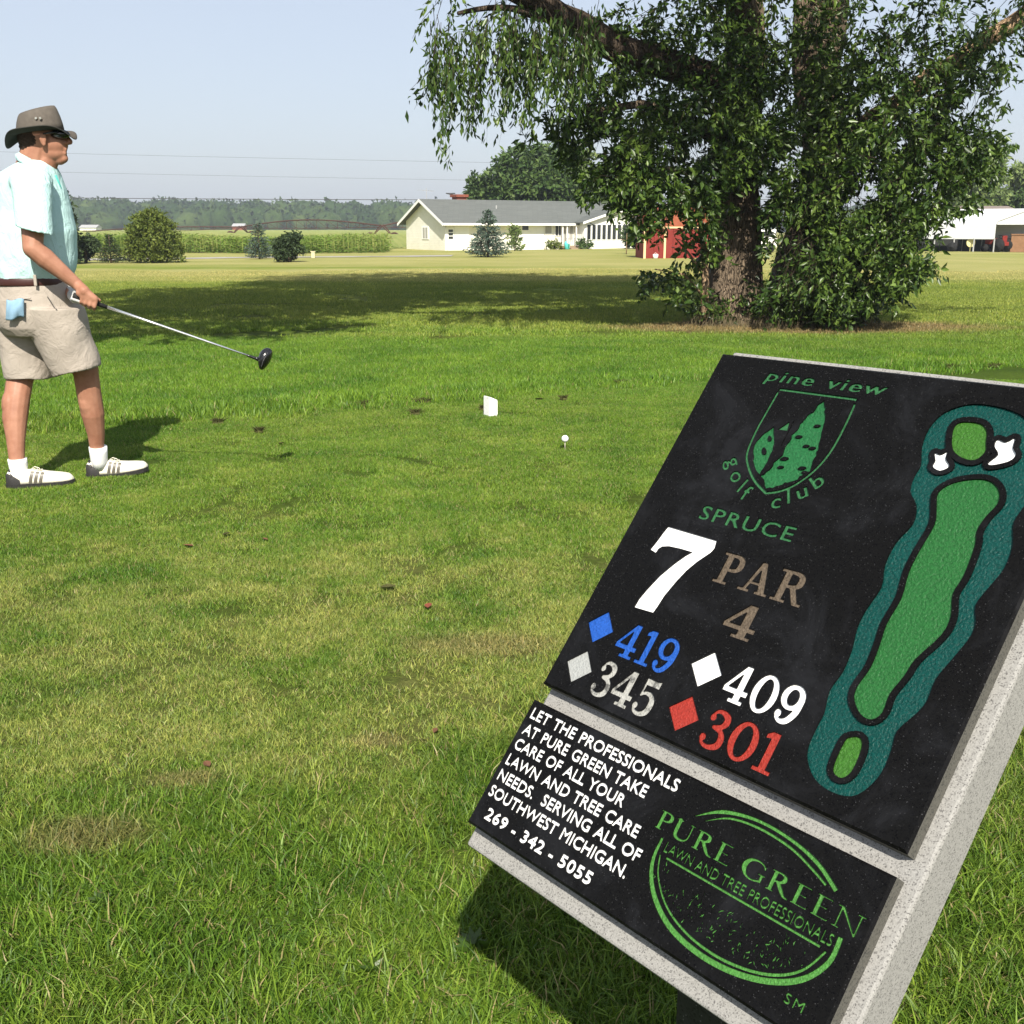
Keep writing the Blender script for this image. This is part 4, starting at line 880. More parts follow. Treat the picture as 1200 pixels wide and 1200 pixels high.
sh = catmull([zc(*p) for p in [(855, 250), (790, 395), (700, 560), (600, 680), (480, 770), (380, 812), (300, 822)]], 4)+catmull([zc(*p) for p in [(300, 822), (230, 745), (190, 650), (186, 570), (240, 440), (310, 315), (383, 188)]], 4)
l = lay(L1, 'emblem_outline', P_lgreen, 'green shield outline'); q = list(sh)+[sh[0], sh[1]]
l.ring(stroke_poly(q, 0.0040)); l.ring(stroke_poly([zc(383, 188), zc(855, 250)], 0.0040))
l = lay(L1, 'emblem_pine', P_green, 'tall green pine in the shield')
rp = np.random.default_rng(5)
def ragged(P, amp, k=3):
    out = []
    for i in range(len(P)):
        a, b = np.array(P[i]), np.array(P[(i+1) % len(P)]); n = max(1, int(np.linalg.norm(b-a)/k))
        for j in range(n): out.append(tuple(a+(b-a)*j/n+(rp.normal(size=2)*amp if j else 0)))
    return out
l.ring([zc(*p) for p in ragged([(660, 250), (662, 380), (640, 470), (632, 500), (612, 590), (585, 640), (570, 690), (520, 715), (470, 748), (400, 772), (340, 792), (300, 795), (265, 715), (320, 680), (345, 635), (400, 590), (415, 540), (440, 510), (470, 455), (500, 420), (545, 360), (600, 310)], 5, 18)])
l = lay(L1, 'emblem_gap', None, None)
for cxp, cyp, rr in [(612, 412, 13), (500, 478, 14), (545, 535, 13), (582, 548, 14), (412, 612, 16), (388, 664, 13), (520, 670, 16), (535, 695, 12)]:
    l.ring([zc(cxp+rr*math.cos(a)*(1.5-0.5*math.sin(a*2)), cyp+rr*0.7*math.sin(a)) for a in np.linspace(0, 6.28, 10)[:-1]])
l = lay(L1, 'emblem_pine', P_green, 'small green pine at the left of the shield')
l.ring([zc(*p) for p in ragged([(350, 412), (352, 520), (330, 580), (310, 630), (285, 670), (262, 708), (235, 675), (220, 620), (220, 560), (240, 505), (290, 455)], 3, 20)])
l = lay(L1, 'emblem_gap', None, None)
for cxp, cyp, rr in [(322, 488, 13), (288, 565, 17)]: l.ring([zc(cxp+rr*0.8*math.cos(a), cyp+rr*1.3*math.sin(a)) for a in np.linspace(0, 6.28, 10)[:-1]])
l = lay(L1, 'emblem_flag', P_lgreen, 'golf flag on its pin in the shield'); l.ring([zc(370, 435), zc(447, 383), zc(432, 441)]); l.ring(stroke_poly([zc(470, 386), zc(392, 536)], 0.0016))
ctr = zc(430, 470)
l = lay(L1, 'lettering', P_lgreen, 'green word "golf" along the left curve'); arc_text(l, 'golf', [zc(98, 630), zc(118, 718), zc(150, 782), zc(175, 828)], 0.029, 0.026, ctr, 1.15)
l = lay(L1, 'lettering', P_lgreen, 'green word "club" along the lower curve'); arc_text(l, 'club', [zc(362, 878), zc(438, 850), zc(522, 818), zc(618, 752)], 0.029, 0.026, ctr, 1.15)
fit_text(lay(L1, 'lettering', P_lgreen, 'green word "SPRUCE"'), 'SPRUCE', 0.191*W_, 0.468*W_, -0.474*W_, -0.435*W_, 0.026, 1.12)
l = lay(L1, 'hole_number', P_white, 'big white 7')
c7 = zoomed(740, 610, 5.4545)
l.ring([c7(*p) for p in [(232, 36), (545, 128), (530, 178), (505, 205), (420, 262), (350, 320), (280, 395), (210, 480), (165, 550), (138, 588), (15, 552), (45, 500), (95, 440), (180, 350), (270, 275), (340, 225), (385, 200), (310, 178), (240, 163), (195, 165), (172, 180), (155, 205), (118, 182), (160, 130), (200, 75)]])
serif_text(lay(L1, 'lettering', P_bronze, 'bronze word "PAR"'), 'PAR', BOLD, 0.318*W_, 0.562*W_, -0.617*W_, -0.537*W_, 0.08)
serif_text(lay(L1, 'lettering', P_bronze, 'bronze 4 under the word'), '4', BOLD, 0.403*W_, 0.492*W_, -0.728*W_, -0.643*W_)
def diamond(name, mat, u, v, lab): l = lay(L1, name, mat, lab); s = 0.0445*W_; l.ring([(u*W_-s, -v*W_), (u*W_, -v*W_-s), (u*W_+s, -v*W_), (u*W_, -v*W_+s)])
diamond('tee_diamond', P_blue, 0.081, 0.816, 'blue diamond'); diamond('tee_diamond', P_grey, 0.081, 0.927, 'silver grey diamond')
diamond('tee_diamond', P_white, 0.4215, 0.8185, 'white diamond'); diamond('tee_diamond', P_red, 0.4215, 0.930, 'red diamond')
serif_text(lay(L1, 'yardage', P_blue, 'blue number 419'), '419', BOLD, 0.148*W_, 0.332*W_, -0.866*W_, -0.777*W_, 0.07)
serif_text(lay(L1, 'yardage', P_silver_w, 'worn silver number 345'), '345', BOLD, 0.140*W_, 0.336*W_, -0.976*W_, -0.885*W_, 0.07)
serif_text(lay(L1, 'yardage', P_white, 'white number 409'), '409', BOLD, 0.482*W_, 0.680*W_, -0.867*W_, -0.778*W_, 0.06)
serif_text(lay(L1, 'yardage', P_red, 'red number 301'), '301', BOLD, 0.482*W_, 0.678*W_, -0.979*W_, -0.889*W_, 0.07)
# the map of the hole
teal = catmull([zm(*p) for p in [(540, 78), (600, 80), (660, 95), (700, 118), (728, 155), (742, 205), (738, 260), (716, 320), (692, 355), (664, 400), (662, 460), (640, 520), (600, 570), (562, 620), (562, 670), (545, 710), (500, 765), (455, 820), (430, 880), (400, 915), (350, 960), (335, 1010), (310, 1070), (270, 1115), (225, 1138), (170, 1125), (125, 1090), (105, 1040), (108, 1000), (130, 950), (150, 910), (165, 850), (200, 800), (225, 740), (240, 680), (265, 630), (305, 570), (315, 510), (345, 450), (390, 400), (400, 350), (383, 310), (395, 270), (412, 240), (415, 190), (435, 140), (475, 100)]], 3, True)
green = catmull([zm(*p) for p in [(505, 135), (530, 125), (575, 130), (592, 150), (590, 180), (588, 205), (560, 228), (525, 222), (500, 200), (497, 165)]], 3, True)
bl = catmull([zm(*p) for p in [(450, 208), (466, 214), (485, 205), (480, 225), (490, 245), (465, 257), (445, 245), (452, 228)]], 3, True)
br = catmull([zm(*p) for p in [(620, 172), (642, 180), (668, 168), (662, 195), (670, 215), (650, 232), (605, 242), (595, 235), (622, 212), (612, 190)]], 3, True)
fair = catmull([zm(*p) for p in [(460, 315), (500, 290), (560, 280), (600, 285), (625, 310), (622, 345), (590, 380), (565, 420), (560, 460), (530, 540), (500, 590), (495, 650), (470, 700), (400, 765), (370, 810), (330, 860), (310, 910), (280, 930), (250, 915), (232, 875), (240, 840), (275, 790), (300, 730), (320, 670), (360, 600), (380, 530), (410, 470), (450, 400), (455, 350)]], 3, True)
teeb = catmull([zm(*p) for p in [(222, 978), (250, 980), (253, 1010), (228, 1068), (200, 1088), (178, 1075), (178, 1050), (205, 990)]], 3, True)
lay(L1, 'map_rough', P_teal, 'teal rough of the hole map', 0.0028).ring(teal)
l = lay(L1, 'map_band', None, None)
for R_, w in ((green, 0.013), (bl, 0.0115), (br, 0.0115), (fair, 0.0125), (teeb, 0.0125)):
    l.ring(R_); q = list(R_)+[R_[0]]
    for i in range(len(q)-1): l.ring(stroke_poly([q[i], q[i+1]], w, False)); l.ring(disc(q[i], w/2*0.985, 7))
lay(L1, 'map_putting_green', P_ggreen, None).ring(green); lay(L1, 'map_bunker', P_white, 'left white bunker').ring(bl); lay(L1, 'map_bunker', P_white, 'right white bunker').ring(br)
lay(L1, 'map_fairway', P_fgreen, None).ring(fair); lay(L1, 'map_tee', P_ggreen, None).ring(teeb)

# lower plate
L2 = []
for k, (txt, u0, u1, v) in enumerate([('LET THE PROFESSIONALS', 0.014, 0.498, 1.0930), ('AT PURE GREEN TAKE', 0.0145, 0.431, 1.1355), ('CARE OF ALL YOUR', 0.014, 0.391, 1.1765), ('LAWN AND TREE CARE', 0.015, 0.460, 1.2190), ('NEEDS.  SERVING ALL OF', 0.015, 0.491, 1.2610), ('SOUTHWEST MICHIGAN.', 0.014, 0.480, 1.3040)]):
    fit_text(lay(L2, 'lettering', P_white, 'white line "%s"' % txt.replace('  ', ' ')), txt, u0*W_, u1*W_, -v*W_, -(v-0.0295)*W_, 0.042, 1.0, word=1.2)
fit_text(lay(L2, 'lettering', P_white, 'white telephone number line'), '269 - 342 - 5055', 0.040*W_, 0.406*W_, -1.3555*W_, -1.3255*W_, 0.048, 1.1)
serif_text(lay(L2, 'lettering', P_logo, 'green words "PURE GREEN" across the oval'), 'PURE GREEN', LIGHT, 0.486*W_, 0.984*W_, -1.177*W_, -1.137*W_, 0.09)
fit_text(lay(L2, 'lettering', P_logo, 'small green line "LAWN AND TREE PROFESSIONALS"'), 'LAWN AND TREE PROFESSIONALS', 0.534*W_, 0.945*W_, -1.2135*W_, -1.190*W_, 0.026, 1.0)
l = lay(L2, 'logo_oval', P_logo, 'green double oval with a ruled line')
A2 = lambda pts, w: l.ring(stroke_poly(catmull([zb(*p) for p in pts], 5), w))
A2([(275, 136), (400, 117), (550, 153), (700, 238), (820, 345), (900, 465)], [0.0008, 0.0046, 0.0036, 0.0036, 0.0046, 0.0050])
A2([(318, 158), (430, 146), (560, 188), (700, 275), (800, 375), (855, 440)], [0.0008, 0.0026, 0.0030, 0.0030, 0.0030, 0.0028])
A2([(135, 230), (90, 340), (95, 470), (160, 612), (278, 728), (430, 815), (600, 862), (750, 853), (866, 780), (920, 668)], [0.0040, 0.0058, 0.0066, 0.0066, 0.0062, 0.0060, 0.0060, 0.0062, 0.0062, 0.0060])
A2([(125, 305), (116, 400), (152, 530), (240, 650), (370, 750), (520, 815), (650, 835), (760, 808), (855, 730)], [0.0030]*9)
l.ring(stroke_poly([zb(150, 318), zb(830, 710)], 0.0026))
fit_text(lay(L2, 'lettering', P_logo, 'small green letters "SM"'), 'SM', 0.906*W_, 0.948*W_, -1.340*W_, -1.321*W_, 0.026, 1.2)
l = lay(L2, 'logo_grass', P_logo, 'engraved grass blades inside the oval', 0.0010); rg = np.random.default_rng(3)
for i in range(150):
    f = rg.random(); u = 0.535+0.375*f; lo = 1.232+0.102*math.sin(min(max((u-0.50)/0.44, 0), 1)*math.pi)**0.55
    top = 1.236 if f < 0.12 or f > 0.86 else 1.250+0.020*rg.random()
    v = top+(lo-top)*rg.random()
    if v > 1.322 or (f < 0.12 and v > 1.285): continue
    a = rg.normal()*0.55; h = 0.006+0.010*rg.random(); w = 0.0008+0.0007*rg.random()
    p0 = np.array([u*W_, -v*W_]); p1 = p0+np.array([math.sin(a), math.cos(a)])*h*W_*0.95; mid = (p0+p1)/2+np.array([math.cos(a), -math.sin(a)])*h*W_*0.12*rg.choice([-1, 1])
    l.ring(stroke_poly(catmull([p0, mid, p1], 2), [0.0004, w, 0.0003]))

# slab and post
foot = SM @ Vector((0.30, -0.45, -0.06)); foot.z = float(gz(foot.x, foot.y))
sign = root('tee_sign', foot, 'tilted granite tee sign with engraved black plates, hole map and yardages', 'sign')
sm = MB(SM); e_ = 0.0285*SW; G1 = -0.021; G2 = -0.021
b = bmesh.new(); bmesh.ops.create_cube(b, size=1)
X0, X1, Y0, Y1, Z0, Z1 = -0.003, SW+0.032*SW, -1.433*SW, 0.033*SW, G1-0.127*SW, G1
for v in b.verts: v.co = Vector(((X0+X1)/2+v.co.x*(X1-X0), (Y0+Y1)/2+v.co.y*(Y1-Y0), (Z0+Z1)/2+v.co.z*(Z1-Z0)))
bmesh.ops.bevel(b, geom=b.edges[:], offset=0.0035, segments=2, affect='EDGES', profile=0.5)
b.verts.index_update(); sm.add([v.co[:] for v in b.verts], [[v.index for v in f.verts] for f in b.faces]); b.free()
sm.build('slab', M_granite, sign)
bv = 0.003
engrave((bv*0.6, SW-bv, -PH1+bv, -bv), L1, 'upper_plate', sign, 0.0212, bv)
engrave((bv*0.6, SW-bv, -PV3+bv, -PV2-bv*0.2), L2, 'lower_plate', sign, 0.0212, bv)
# post: upright black granite block, its width along the slab
pm = MB(); c0 = SM @ Vector((0.545*SW, -1.36*SW, G1-0.127*SW-0.012)); c1 = SM @ Vector((0.82*SW, -1.36*SW, G1-0.127*SW-0.012))
ax = (c1-c0).normalized(); ax.z = 0; ax.normalize(); bk = Vector((-ax.y, ax.x, 0)); 
zt0 = c0.z+0.01; L_ = (c1-c0).length; T_ = 0.15; sl = 0.77440326/0.633
vs = []
for (a, d) in ((0, 0), (L_, 0), (L_, T_), (0, T_)):
    p = Vector((c0.x, c0.y, 0))+ax*a+bk*d; vs.append((p.x, p.y, foot.z-0.05))
for (a, d) in ((0, 0), (L_, 0), (L_, T_), (0, T_)):
    p = Vector((c0.x, c0.y, 0))+ax*a+bk*d; vs.append((p.x, p.y, zt0+d*1.19))
pm.add(vs, [(0, 3, 2, 1), (4, 5, 6, 7), (0, 1, 5, 4), (1, 2, 6, 5), (2, 3, 7, 6), (3, 0, 4, 7)]); pm.build('post', M_post, sign)
# ------------------------------------------------------------------ the golfer
GY = 5.62
def Pg(px, py, dy=0.0): return at(px, py, GY+dy)
def fuse(name, mb, voxel, mat, parent, smooth=4, disp=None, adapt=0.0):
    me = bpy.data.meshes.new('tmp_fuse'); me.from_pydata(mb.v, [], mb.f); me.update()
    b = bmesh.new(); b.from_mesh(me); bmesh.ops.recalc_face_normals(b, faces=b.faces[:]); b.to_mesh(me); b.free()
    ob = bpy.data.objects.new('tmp_fuse', me); COL.objects.link(ob)
    r = ob.modifiers.new('r', 'REMESH'); r.mode = 'VOXEL'; r.voxel_size = voxel
    s = ob.modifiers.new('s', 'SMOOTH'); s.factor = 0.5; s.iterations = smooth
    dg = bpy.context.evaluated_depsgraph_get(); m2 = bpy.data.meshes.new_from_object(ob.evaluated_get(dg))
    bpy.data.objects.remove(ob); bpy.data.meshes.remove(me)
    V = np.zeros(len(m2.vertices)*3); m2.vertices.foreach_get('co', V); V = V.reshape(-1, 3)
    if disp is not None:
        N_ = np.zeros(len(m2.vertices)*3); m2.vertices.foreach_get('normal', N_); N_ = N_.reshape(-1, 3); V = V+N_*disp(V, N_)[:, None]
    Fq = [tuple(p.vertices) for p in m2.polygons]; bpy.data.meshes.remove(m2)
    return mesh_from(name, V, Fq, mat, parent, True)
def ellring(c, a, b, n=28, tilt=0.0, yaw=0.0, tz=None):
    """horizontal-ish ring: half length a along x, b along y; tilt raises the +x side"""
    c = Vector(c); R = []
    for k in range(n):
        t_ = 2*math.pi*k/n; x, y = a*math.cos(t_), b*math.sin(t_); xr, yr = x*math.cos(yaw)-y*math.sin(yaw), x*math.sin(yaw)+y*math.cos(yaw)
        R.append((c.x+xr, c.y+yr, c.z+tilt*xr+(tz(t_) if tz else 0)))
    return R
def slices(rows, dy=0.0, n=28, tilt=0.0):
    """rows of (py, left px, right px, half depth, dy)"""
    out = []
    for r in rows:
        py, l, rr, b = r[:4]; d = r[4] if len(r) > 4 else dy; tl = r[5] if len(r) > 5 else tilt
        p0, p1 = Pg(l, py, d), Pg(rr, py, d); out.append(ellring((p0+p1)/2, (p1-p0).length/2, b, n, tl))
    return out
# materials
t = NT('skin'); p = t.pos(); n1 = t.noise(p, 14, 4, 0.6); n2 = t.noise(p, 160, 3)
M_skin = t.bsdf(t.ramp(n1, [(0.3, (0.27, 0.118, 0.072)), (0.7, (0.38, 0.188, 0.122))]), 0.55, 0.35, n2, 0.15, 0.002)
t = NT('shirt_knit'); p = t.pos(); 
M_shirt = t.bsdf(t.ramp(t.noise(p, 5, 3), [(0.3, (0.42, 0.62, 0.61)), (0.7, (0.47, 0.66, 0.65))]), 0.75, 0.2, t.noise(t.vscale(p, (1, 1, 0.45)), 20, 4, 0.6, 0.6), 0.7, 0.022)
M_collar = simple('collar_teal', (0.08, 0.38, 0.34), 0.8)
t = NT('shorts_khaki'); p = t.pos(); M_short = t.bsdf(t.ramp(t.noise(p, 7, 4), [(0.3, (0.30, 0.262, 0.225)), (0.7, (0.375, 0.33, 0.285))]), 0.8, 0.15, t.noise(p, 13, 4, 0.6, 0.8), 0.5, 0.022)
M_belt = simple('belt_leather', (0.045, 0.014, 0.012), 0.45, 0.5)
M_white = simple('white_cloth', (0.80, 0.80, 0.79), 0.85, 0.1, 0.05, 60, 0.4)
M_shoe = simple('shoe_leather', (0.72, 0.68, 0.56), 0.5, 0.4, 0.08, 20, 0.15)
M_shoe_dk = simple('shoe_dark', (0.028, 0.026, 0.026), 0.5, 0.4); M_stripe = simple('shoe_stripe', (0.09, 0.08, 0.06), 0.45, 0.5)
M_sole = simple('sole_rubber', (0.42, 0.42, 0.33), 0.6)
M_hat = simple('hat_canvas', (0.098, 0.085, 0.072), 0.85, 0.2, 0.2, 40, 0.4); M_hatu = simple('hat_under', (0.045, 0.045, 0.04), 0.9, 0.1)
M_lens = simple('dark_lens', (0.006, 0.006, 0.007), 0.12, 0.6, 0); M_hair = simple('hair_brown', (0.045, 0.028, 0.020), 0.8, 0.2, 0.5, 90, 0.8)
M_metal = simple('brass_eyelet', (0.75, 0.72, 0.62), 0.3, 0.6, 0.05, metal=1.0)
feet = Vector((Pg(62, 566).x, 5.6, 0)); feet.z = float(gz(feet.x, feet.y))
man = root('person', feet, 'golfer in wide-brimmed hat, pale aqua shirt and khaki shorts walking with a driver', 'person')
# --- body: one continuous skin
B = MB()
def cap(a, b, ra, rb, n=14, k=6):
    a, b = Vector(a), Vector(b); B.tube([a.lerp(b, i/k) for i in range(k+1)], [ra+(rb-ra)*i/k for i in range(k+1)], n); B.sphere(a, ra, 14, 10); B.sphere(b, rb, 14, 10)
def chain(pts, rs):
    for i in range(len(pts)-1): cap(pts[i], pts[i+1], rs[i], rs[i+1])
B.sphere(Pg(46.5, 158), (0.098, 0.078, 0.098), 24, 18)                       # cranium
B.sphere(Pg(60, 168, 0), (0.080, 0.066, 0.070), 20, 14)                    # cheeks
B.sphere(Pg(62, 179, 0), (0.066, 0.056, 0.046), 20, 14)                    # jaw
cap(Pg(70, 186), Pg(74, 185.5), 0.030, 0.024)                                # chin
cap(Pg(76, 157), Pg(81.5, 166), 0.009, 0.0155); B.sphere(Pg(79, 167.5, -0.008), (0.014, 0.017, 0.010))   # nose
cap(Pg(73, 156, -0.03), Pg(73, 156, 0.03), 0.013, 0.013)              # brow
cap(Pg(76.5, 175, -0.014), Pg(76.5, 175, 0.014), 0.0095, 0.0095); cap(Pg(76, 179.5, -0.012), Pg(76, 179.5, 0.012), 0.010, 0.010)   # lips
for s in (-1, 1):
    B.sphere(Pg(50.5, 162, s*0.083), (0.017, 0.010, 0.032), 14, 10); B.sphere(Pg(51.5, 168.5, s*0.084), (0.011, 0.009, 0.014), 10, 8)
    B.tube([Pg(49, 168, s*0.088), Pg(47, 162, s*0.094), Pg(49, 156.5, s*0.092), Pg(53, 157.5, s*0.086)], [0.006, 0.007, 0.007, 0.006], 8)
chain([Pg(44, 172), Pg(40, 188), Pg(36, 208)], [0.070, 0.074, 0.085]); cap(Pg(57, 186), Pg(50, 200), 0.050, 0.060)
cap(Pg(36, 215, -0.14), Pg(36, 215, 0.18), 0.085, 0.085); B.rings(slices([(215, 12, 62, 0.14), (260, 8, 70, 0.13), (320, 14, 68, 0.13), (352, 16, 72, 0.12)]))
# right arm, hanging in front of the camera side
SHr, ELr, WRr = Pg(37, 218, -0.19), Pg(38.5, 291, -0.27), Pg(90, 333, -0.20)
chain([SHr, SHr.lerp(ELr, 0.45), SHr.lerp(ELr, 0.85), ELr], [0.062, 0.057, 0.049, 0.047])
chain([ELr, ELr.lerp(WRr, 0.28), ELr.lerp(WRr, 0.65), WRr], [0.047, 0.0485, 0.038, 0.0285])
# club line
CH = Pg(104, 352.5, -0.20); HD = Pg(303, 421, -0.02); cax = (HD-CH).normalized(); cyv = Vector((0, -1, 0)); cyv = (cyv-cax*cyv.dot(cax)).normalized(); czv = cyv.cross(cax); czv = czv if czv.z > 0 else -czv
def K(s, y, z): return CH+cax*s+cyv*y+czv*z          # hand frame: along the club, towards the camera, up
chain([WRr, K(-0.030, 0.020, 0.042)], [0.027, 0.027]); cap(K(-0.030, 0.020, 0.040), K(0.026, 0.024, 0.022), 0.024, 0.019); cap(K(-0.045, 0.018, 0.026), K(0.000, 0.024, 0.016), 0.021, 0.018)
for i, (s0, L_) in enumerate([(0.034, 1.0), (0.012, 1.08), (-0.010, 1.0), (-0.031, 0.86)]):
    r_ = 0.0098-0.0006*i
    chain([K(s0, 0.030, 0.014), K(s0+0.002, 0.033*L_, -0.012), K(s0+0.001, 0.012, -0.027*L_), K(s0-0.002, -0.012, -0.020), K(s0-0.004, -0.016, -0.006)], [r_*1.12, r_, r_*0.95, r_*0.9, r_*0.8])
chain([K(-0.034, -0.004, 0.040), K(-0.004, -0.016, 0.028), K(0.026, -0.010, 0.021), K(0.044, -0.004, 0.018)], [0.017, 0.014, 0.0115, 0.010])
# left arm, behind the belly
SHl, ELl, WRl = Pg(40, 214, 0.20), Pg(52, 285, 0.26), Pg(80, 338, 0.0)
chain([SHl, ELl, WRl, Pg(84, 345, -0.08)], [0.06, 0.046, 0.03, 0.026])
# legs
HPr, KNr, ANr = Pg(52, 352, -0.06), Pg(100, 433, 0.01), Pg(113.5, 524, 0.10)
HPl, KNl, ANl = Pg(36, 352, 0.08), Pg(24, 441, 0.03), Pg(19.5, 537, -0.10)
chain([HPr, HPr.lerp(KNr, 0.6), KNr], [0.10, 0.08, 0.066]); chain([HPl, HPl.lerp(KNl, 0.6), KNl], [0.10, 0.08, 0.068])
chain([KNr, Pg(104.5, 462, 0.035), Pg(108.5, 484, 0.055), Pg(112.5, 508, 0.085), ANr, Pg(116.5, 543, 0.118)], [0.063, 0.061, 0.0595, 0.045, 0.037, 0.028])
B.sphere(Pg(103, 470, 0.03), (0.048, 0.052, 0.085)); B.sphere(Pg(14, 476, -0.04), (0.050, 0.054, 0.09))
chain([KNl, Pg(20, 466, -0.02), Pg(17.5, 490, -0.05), Pg(18.5, 516, -0.08), ANl, Pg(22, 560, -0.10)], [0.065, 0.064, 0.062, 0.046, 0.039, 0.036])
fuse('body', B, 0.0048, M_skin, man, 3)
# --- shirt
def fold(V, N, amp, f=1.0, seed=0.0):
    """soft cloth folds running down and across from the armpit"""
    x, y, z = V[:, 0], V[:, 1], V[:, 2]
    a = np.sin((x*1.0+z*0.55)*42*f+2.5*np.sin(z*9+seed)+seed)*np.clip(np.sin(z*7+x*5+seed)+0.4, 0, 1)
    b = np.sin((x*0.45-z*1.0)*36*f+2*np.sin(x*11+seed)+y*8)*np.clip(np.sin(x*8-z*3+seed*2), 0, 1)
    return amp*(0.6*a+0.6*b)
S = MB()
S.rings(slices([(186, 29, 50, 0.060), (190, 24, 60, 0.085), (196, 14, 65, 0.13), (204, 3, 68, 0.175), (214, -3, 71, 0.195), (228, -8, 76, 0.19), (248, -11, 83, 0.18), (272, -11, 87.5, 0.195), (298, -9, 88, 0.195), (315, -6, 86.5, 0.19), (327, -4, 83, 0.182), (331, -2, 80, 0.172)], n=36))
S.sphere(Pg(36, 213, -0.17), (0.10, 0.085, 0.075), 18, 12); S.sphere(Pg(38, 211, 0.17), (0.10, 0.085, 0.075), 18, 12)
a0, a1 = Pg(36, 214, -0.20), Pg(40.5, 269, -0.27)
S.rings([ellring(a0.lerp(a1, f), ra, rb, 28, tl) for f, ra, rb, tl in [(0, 0.088, 0.078, 0), (0.35, 0.088, 0.076, 0), (0.7, 0.086, 0.074, -0.10), (1.0, 0.0835, 0.073, -0.26), (1.02, 0.0835, 0.073, -0.26)]])
a0, a1 = Pg(41, 216, 0.19), Pg(46, 266, 0.27)
S.rings([ellring(a0.lerp(a1, f), 0.085, 0.075, 24, -0.1*f) for f in (0, 0.5, 1)])
fuse('shirt', S, 0.0062, M_shirt, man, 4, lambda V, N: fold(V, N, 0.010, 1.0, 1.3)*np.clip((Pg(40, 196).z-V[:, 2])*8, 0, 1))
c = MB(); rr = []
for f, g in ((0, 0.0), (1, 1.0)):
    pts = []
for k in range(30):
    pass
col_pts = []
for k in range(25):                      # standing collar, open at the front
    a_ = math.pi*(0.13+1.74*k/24); x = math.cos(a_); y = math.sin(a_)
    cpt = Pg(45.5, 190.5); dp = (0.035 if x < 0 else 0.105)*x; top = Vector((cpt.x-0.004+x*0.080, cpt.y+y*0.084, cpt.z+0.016-dp)); bot = Vector((cpt.x+x*0.104+0.004, cpt.y+y*0.118, cpt.z-0.024-dp*1.25))
    col_pts.append((top, top.lerp(bot, 0.5)+Vector((x*0.010, y*0.010, 0.004)), bot))
vs = [q for r_ in col_pts for q in r_]+[q+Vector((0, 0, -0.004))-Vector(((q.x-cpt.x)*0.06, (q.y-cpt.y)*0.06, 0)) for r_ in col_pts for q in r_]; m_ = len(col_pts)*3; fs = []
for i in range(24):
    for j in (0, 1): fs.append((i*3+j, i*3+j+1, i*3+j+4, i*3+j+3)); fs.append((m_+i*3+j, m_+i*3+j+3, m_+i*3+j+4, m_+i*3+j+1))
    fs.append((i*3+2, m_+i*3+2, m_+i*3+5, i*3+5)); fs.append((i*3, i*3+3, m_+i*3+3, m_+i*3))
mesh_from('collar', vs, fs, M_shirt, man, True)['label'] = 'turned-down shirt collar'
c = MB(); c.tube([Pg(63, 206, -0.03), Pg(70, 222, -0.02), Pg(72.5, 232, -0.01)], [0.016, 0.013, 0.006], 8); c.build('placket', M_collar, man, True)
# --- shorts, belt
S = MB(); S.rings(slices([(327, -3, 83, 0.175), (335, -4, 86, 0.185), (350, -7, 91, 0.195), (368, -6, 95, 0.20), (382, 2, 92, 0.19), (392, 10, 84, 0.16)], n=36))
r0, r1_ = Pg(58, 360, -0.06), Pg(90.5, 433.5, -0.035)
S.rings([ellring(r0.lerp(r1_, f), ra, rb, 28, tl) for f, ra, rb, tl in [(0, 0.165, 0.145, 0), (0.35, 0.150, 0.140, 0.05), (0.7, 0.132, 0.130, 0.15), (1.0, 0.116, 0.122, 0.24), (1.015, 0.116, 0.122, 0.24)]])
r0, r1_ = Pg(26, 360, 0.06), Pg(34, 441, 0.045)
S.rings([ellring(r0.lerp(r1_, f), ra, rb, 28, tl) for f, ra, rb, tl in [(0, 0.150, 0.14, 0), (0.35, 0.138, 0.135, 0.0), (0.7, 0.125, 0.125, 0), (1.0, 0.114, 0.120, -0.02), (1.015, 0.114, 0.120, -0.02)]])
fuse('shorts', S, 0.0062, M_short, man, 4, lambda V, N: fold(V, N, 0.009, 0.62, 4.0))
c = MB(); c.rings(slices([(324.5, -5.5, 82.8, 0.186), (326, -5.8, 83.4, 0.188), (332, -5.8, 84, 0.189), (333.5, -5.5, 84, 0.186)], n=40)); c.build('belt', M_belt, man, True)
bl_ = MB(); q0, q1 = Pg(40.5, 322, -0.1895), Pg(41.5, 335, -0.197); bl_.box(q0.x-0.006, q0.x+0.008, q0.y-0.006, q0.y+0.004, q1.z, q0.z, 0.002); bl_.build('belt_loop', M_short, man)
for pts_, r_ in (([Pg(52, 340, -0.19), Pg(60, 352, -0.195), Pg(66, 362, -0.19)], 0.003), ([Pg(10, 350, -0.185), Pg(25, 350.5, -0.195), Pg(36, 349.5, -0.20)], 0.0028)): pk = MB(); pk.tube(pts_, r_, 6); pk.build('pocket_seam', M_short, man)
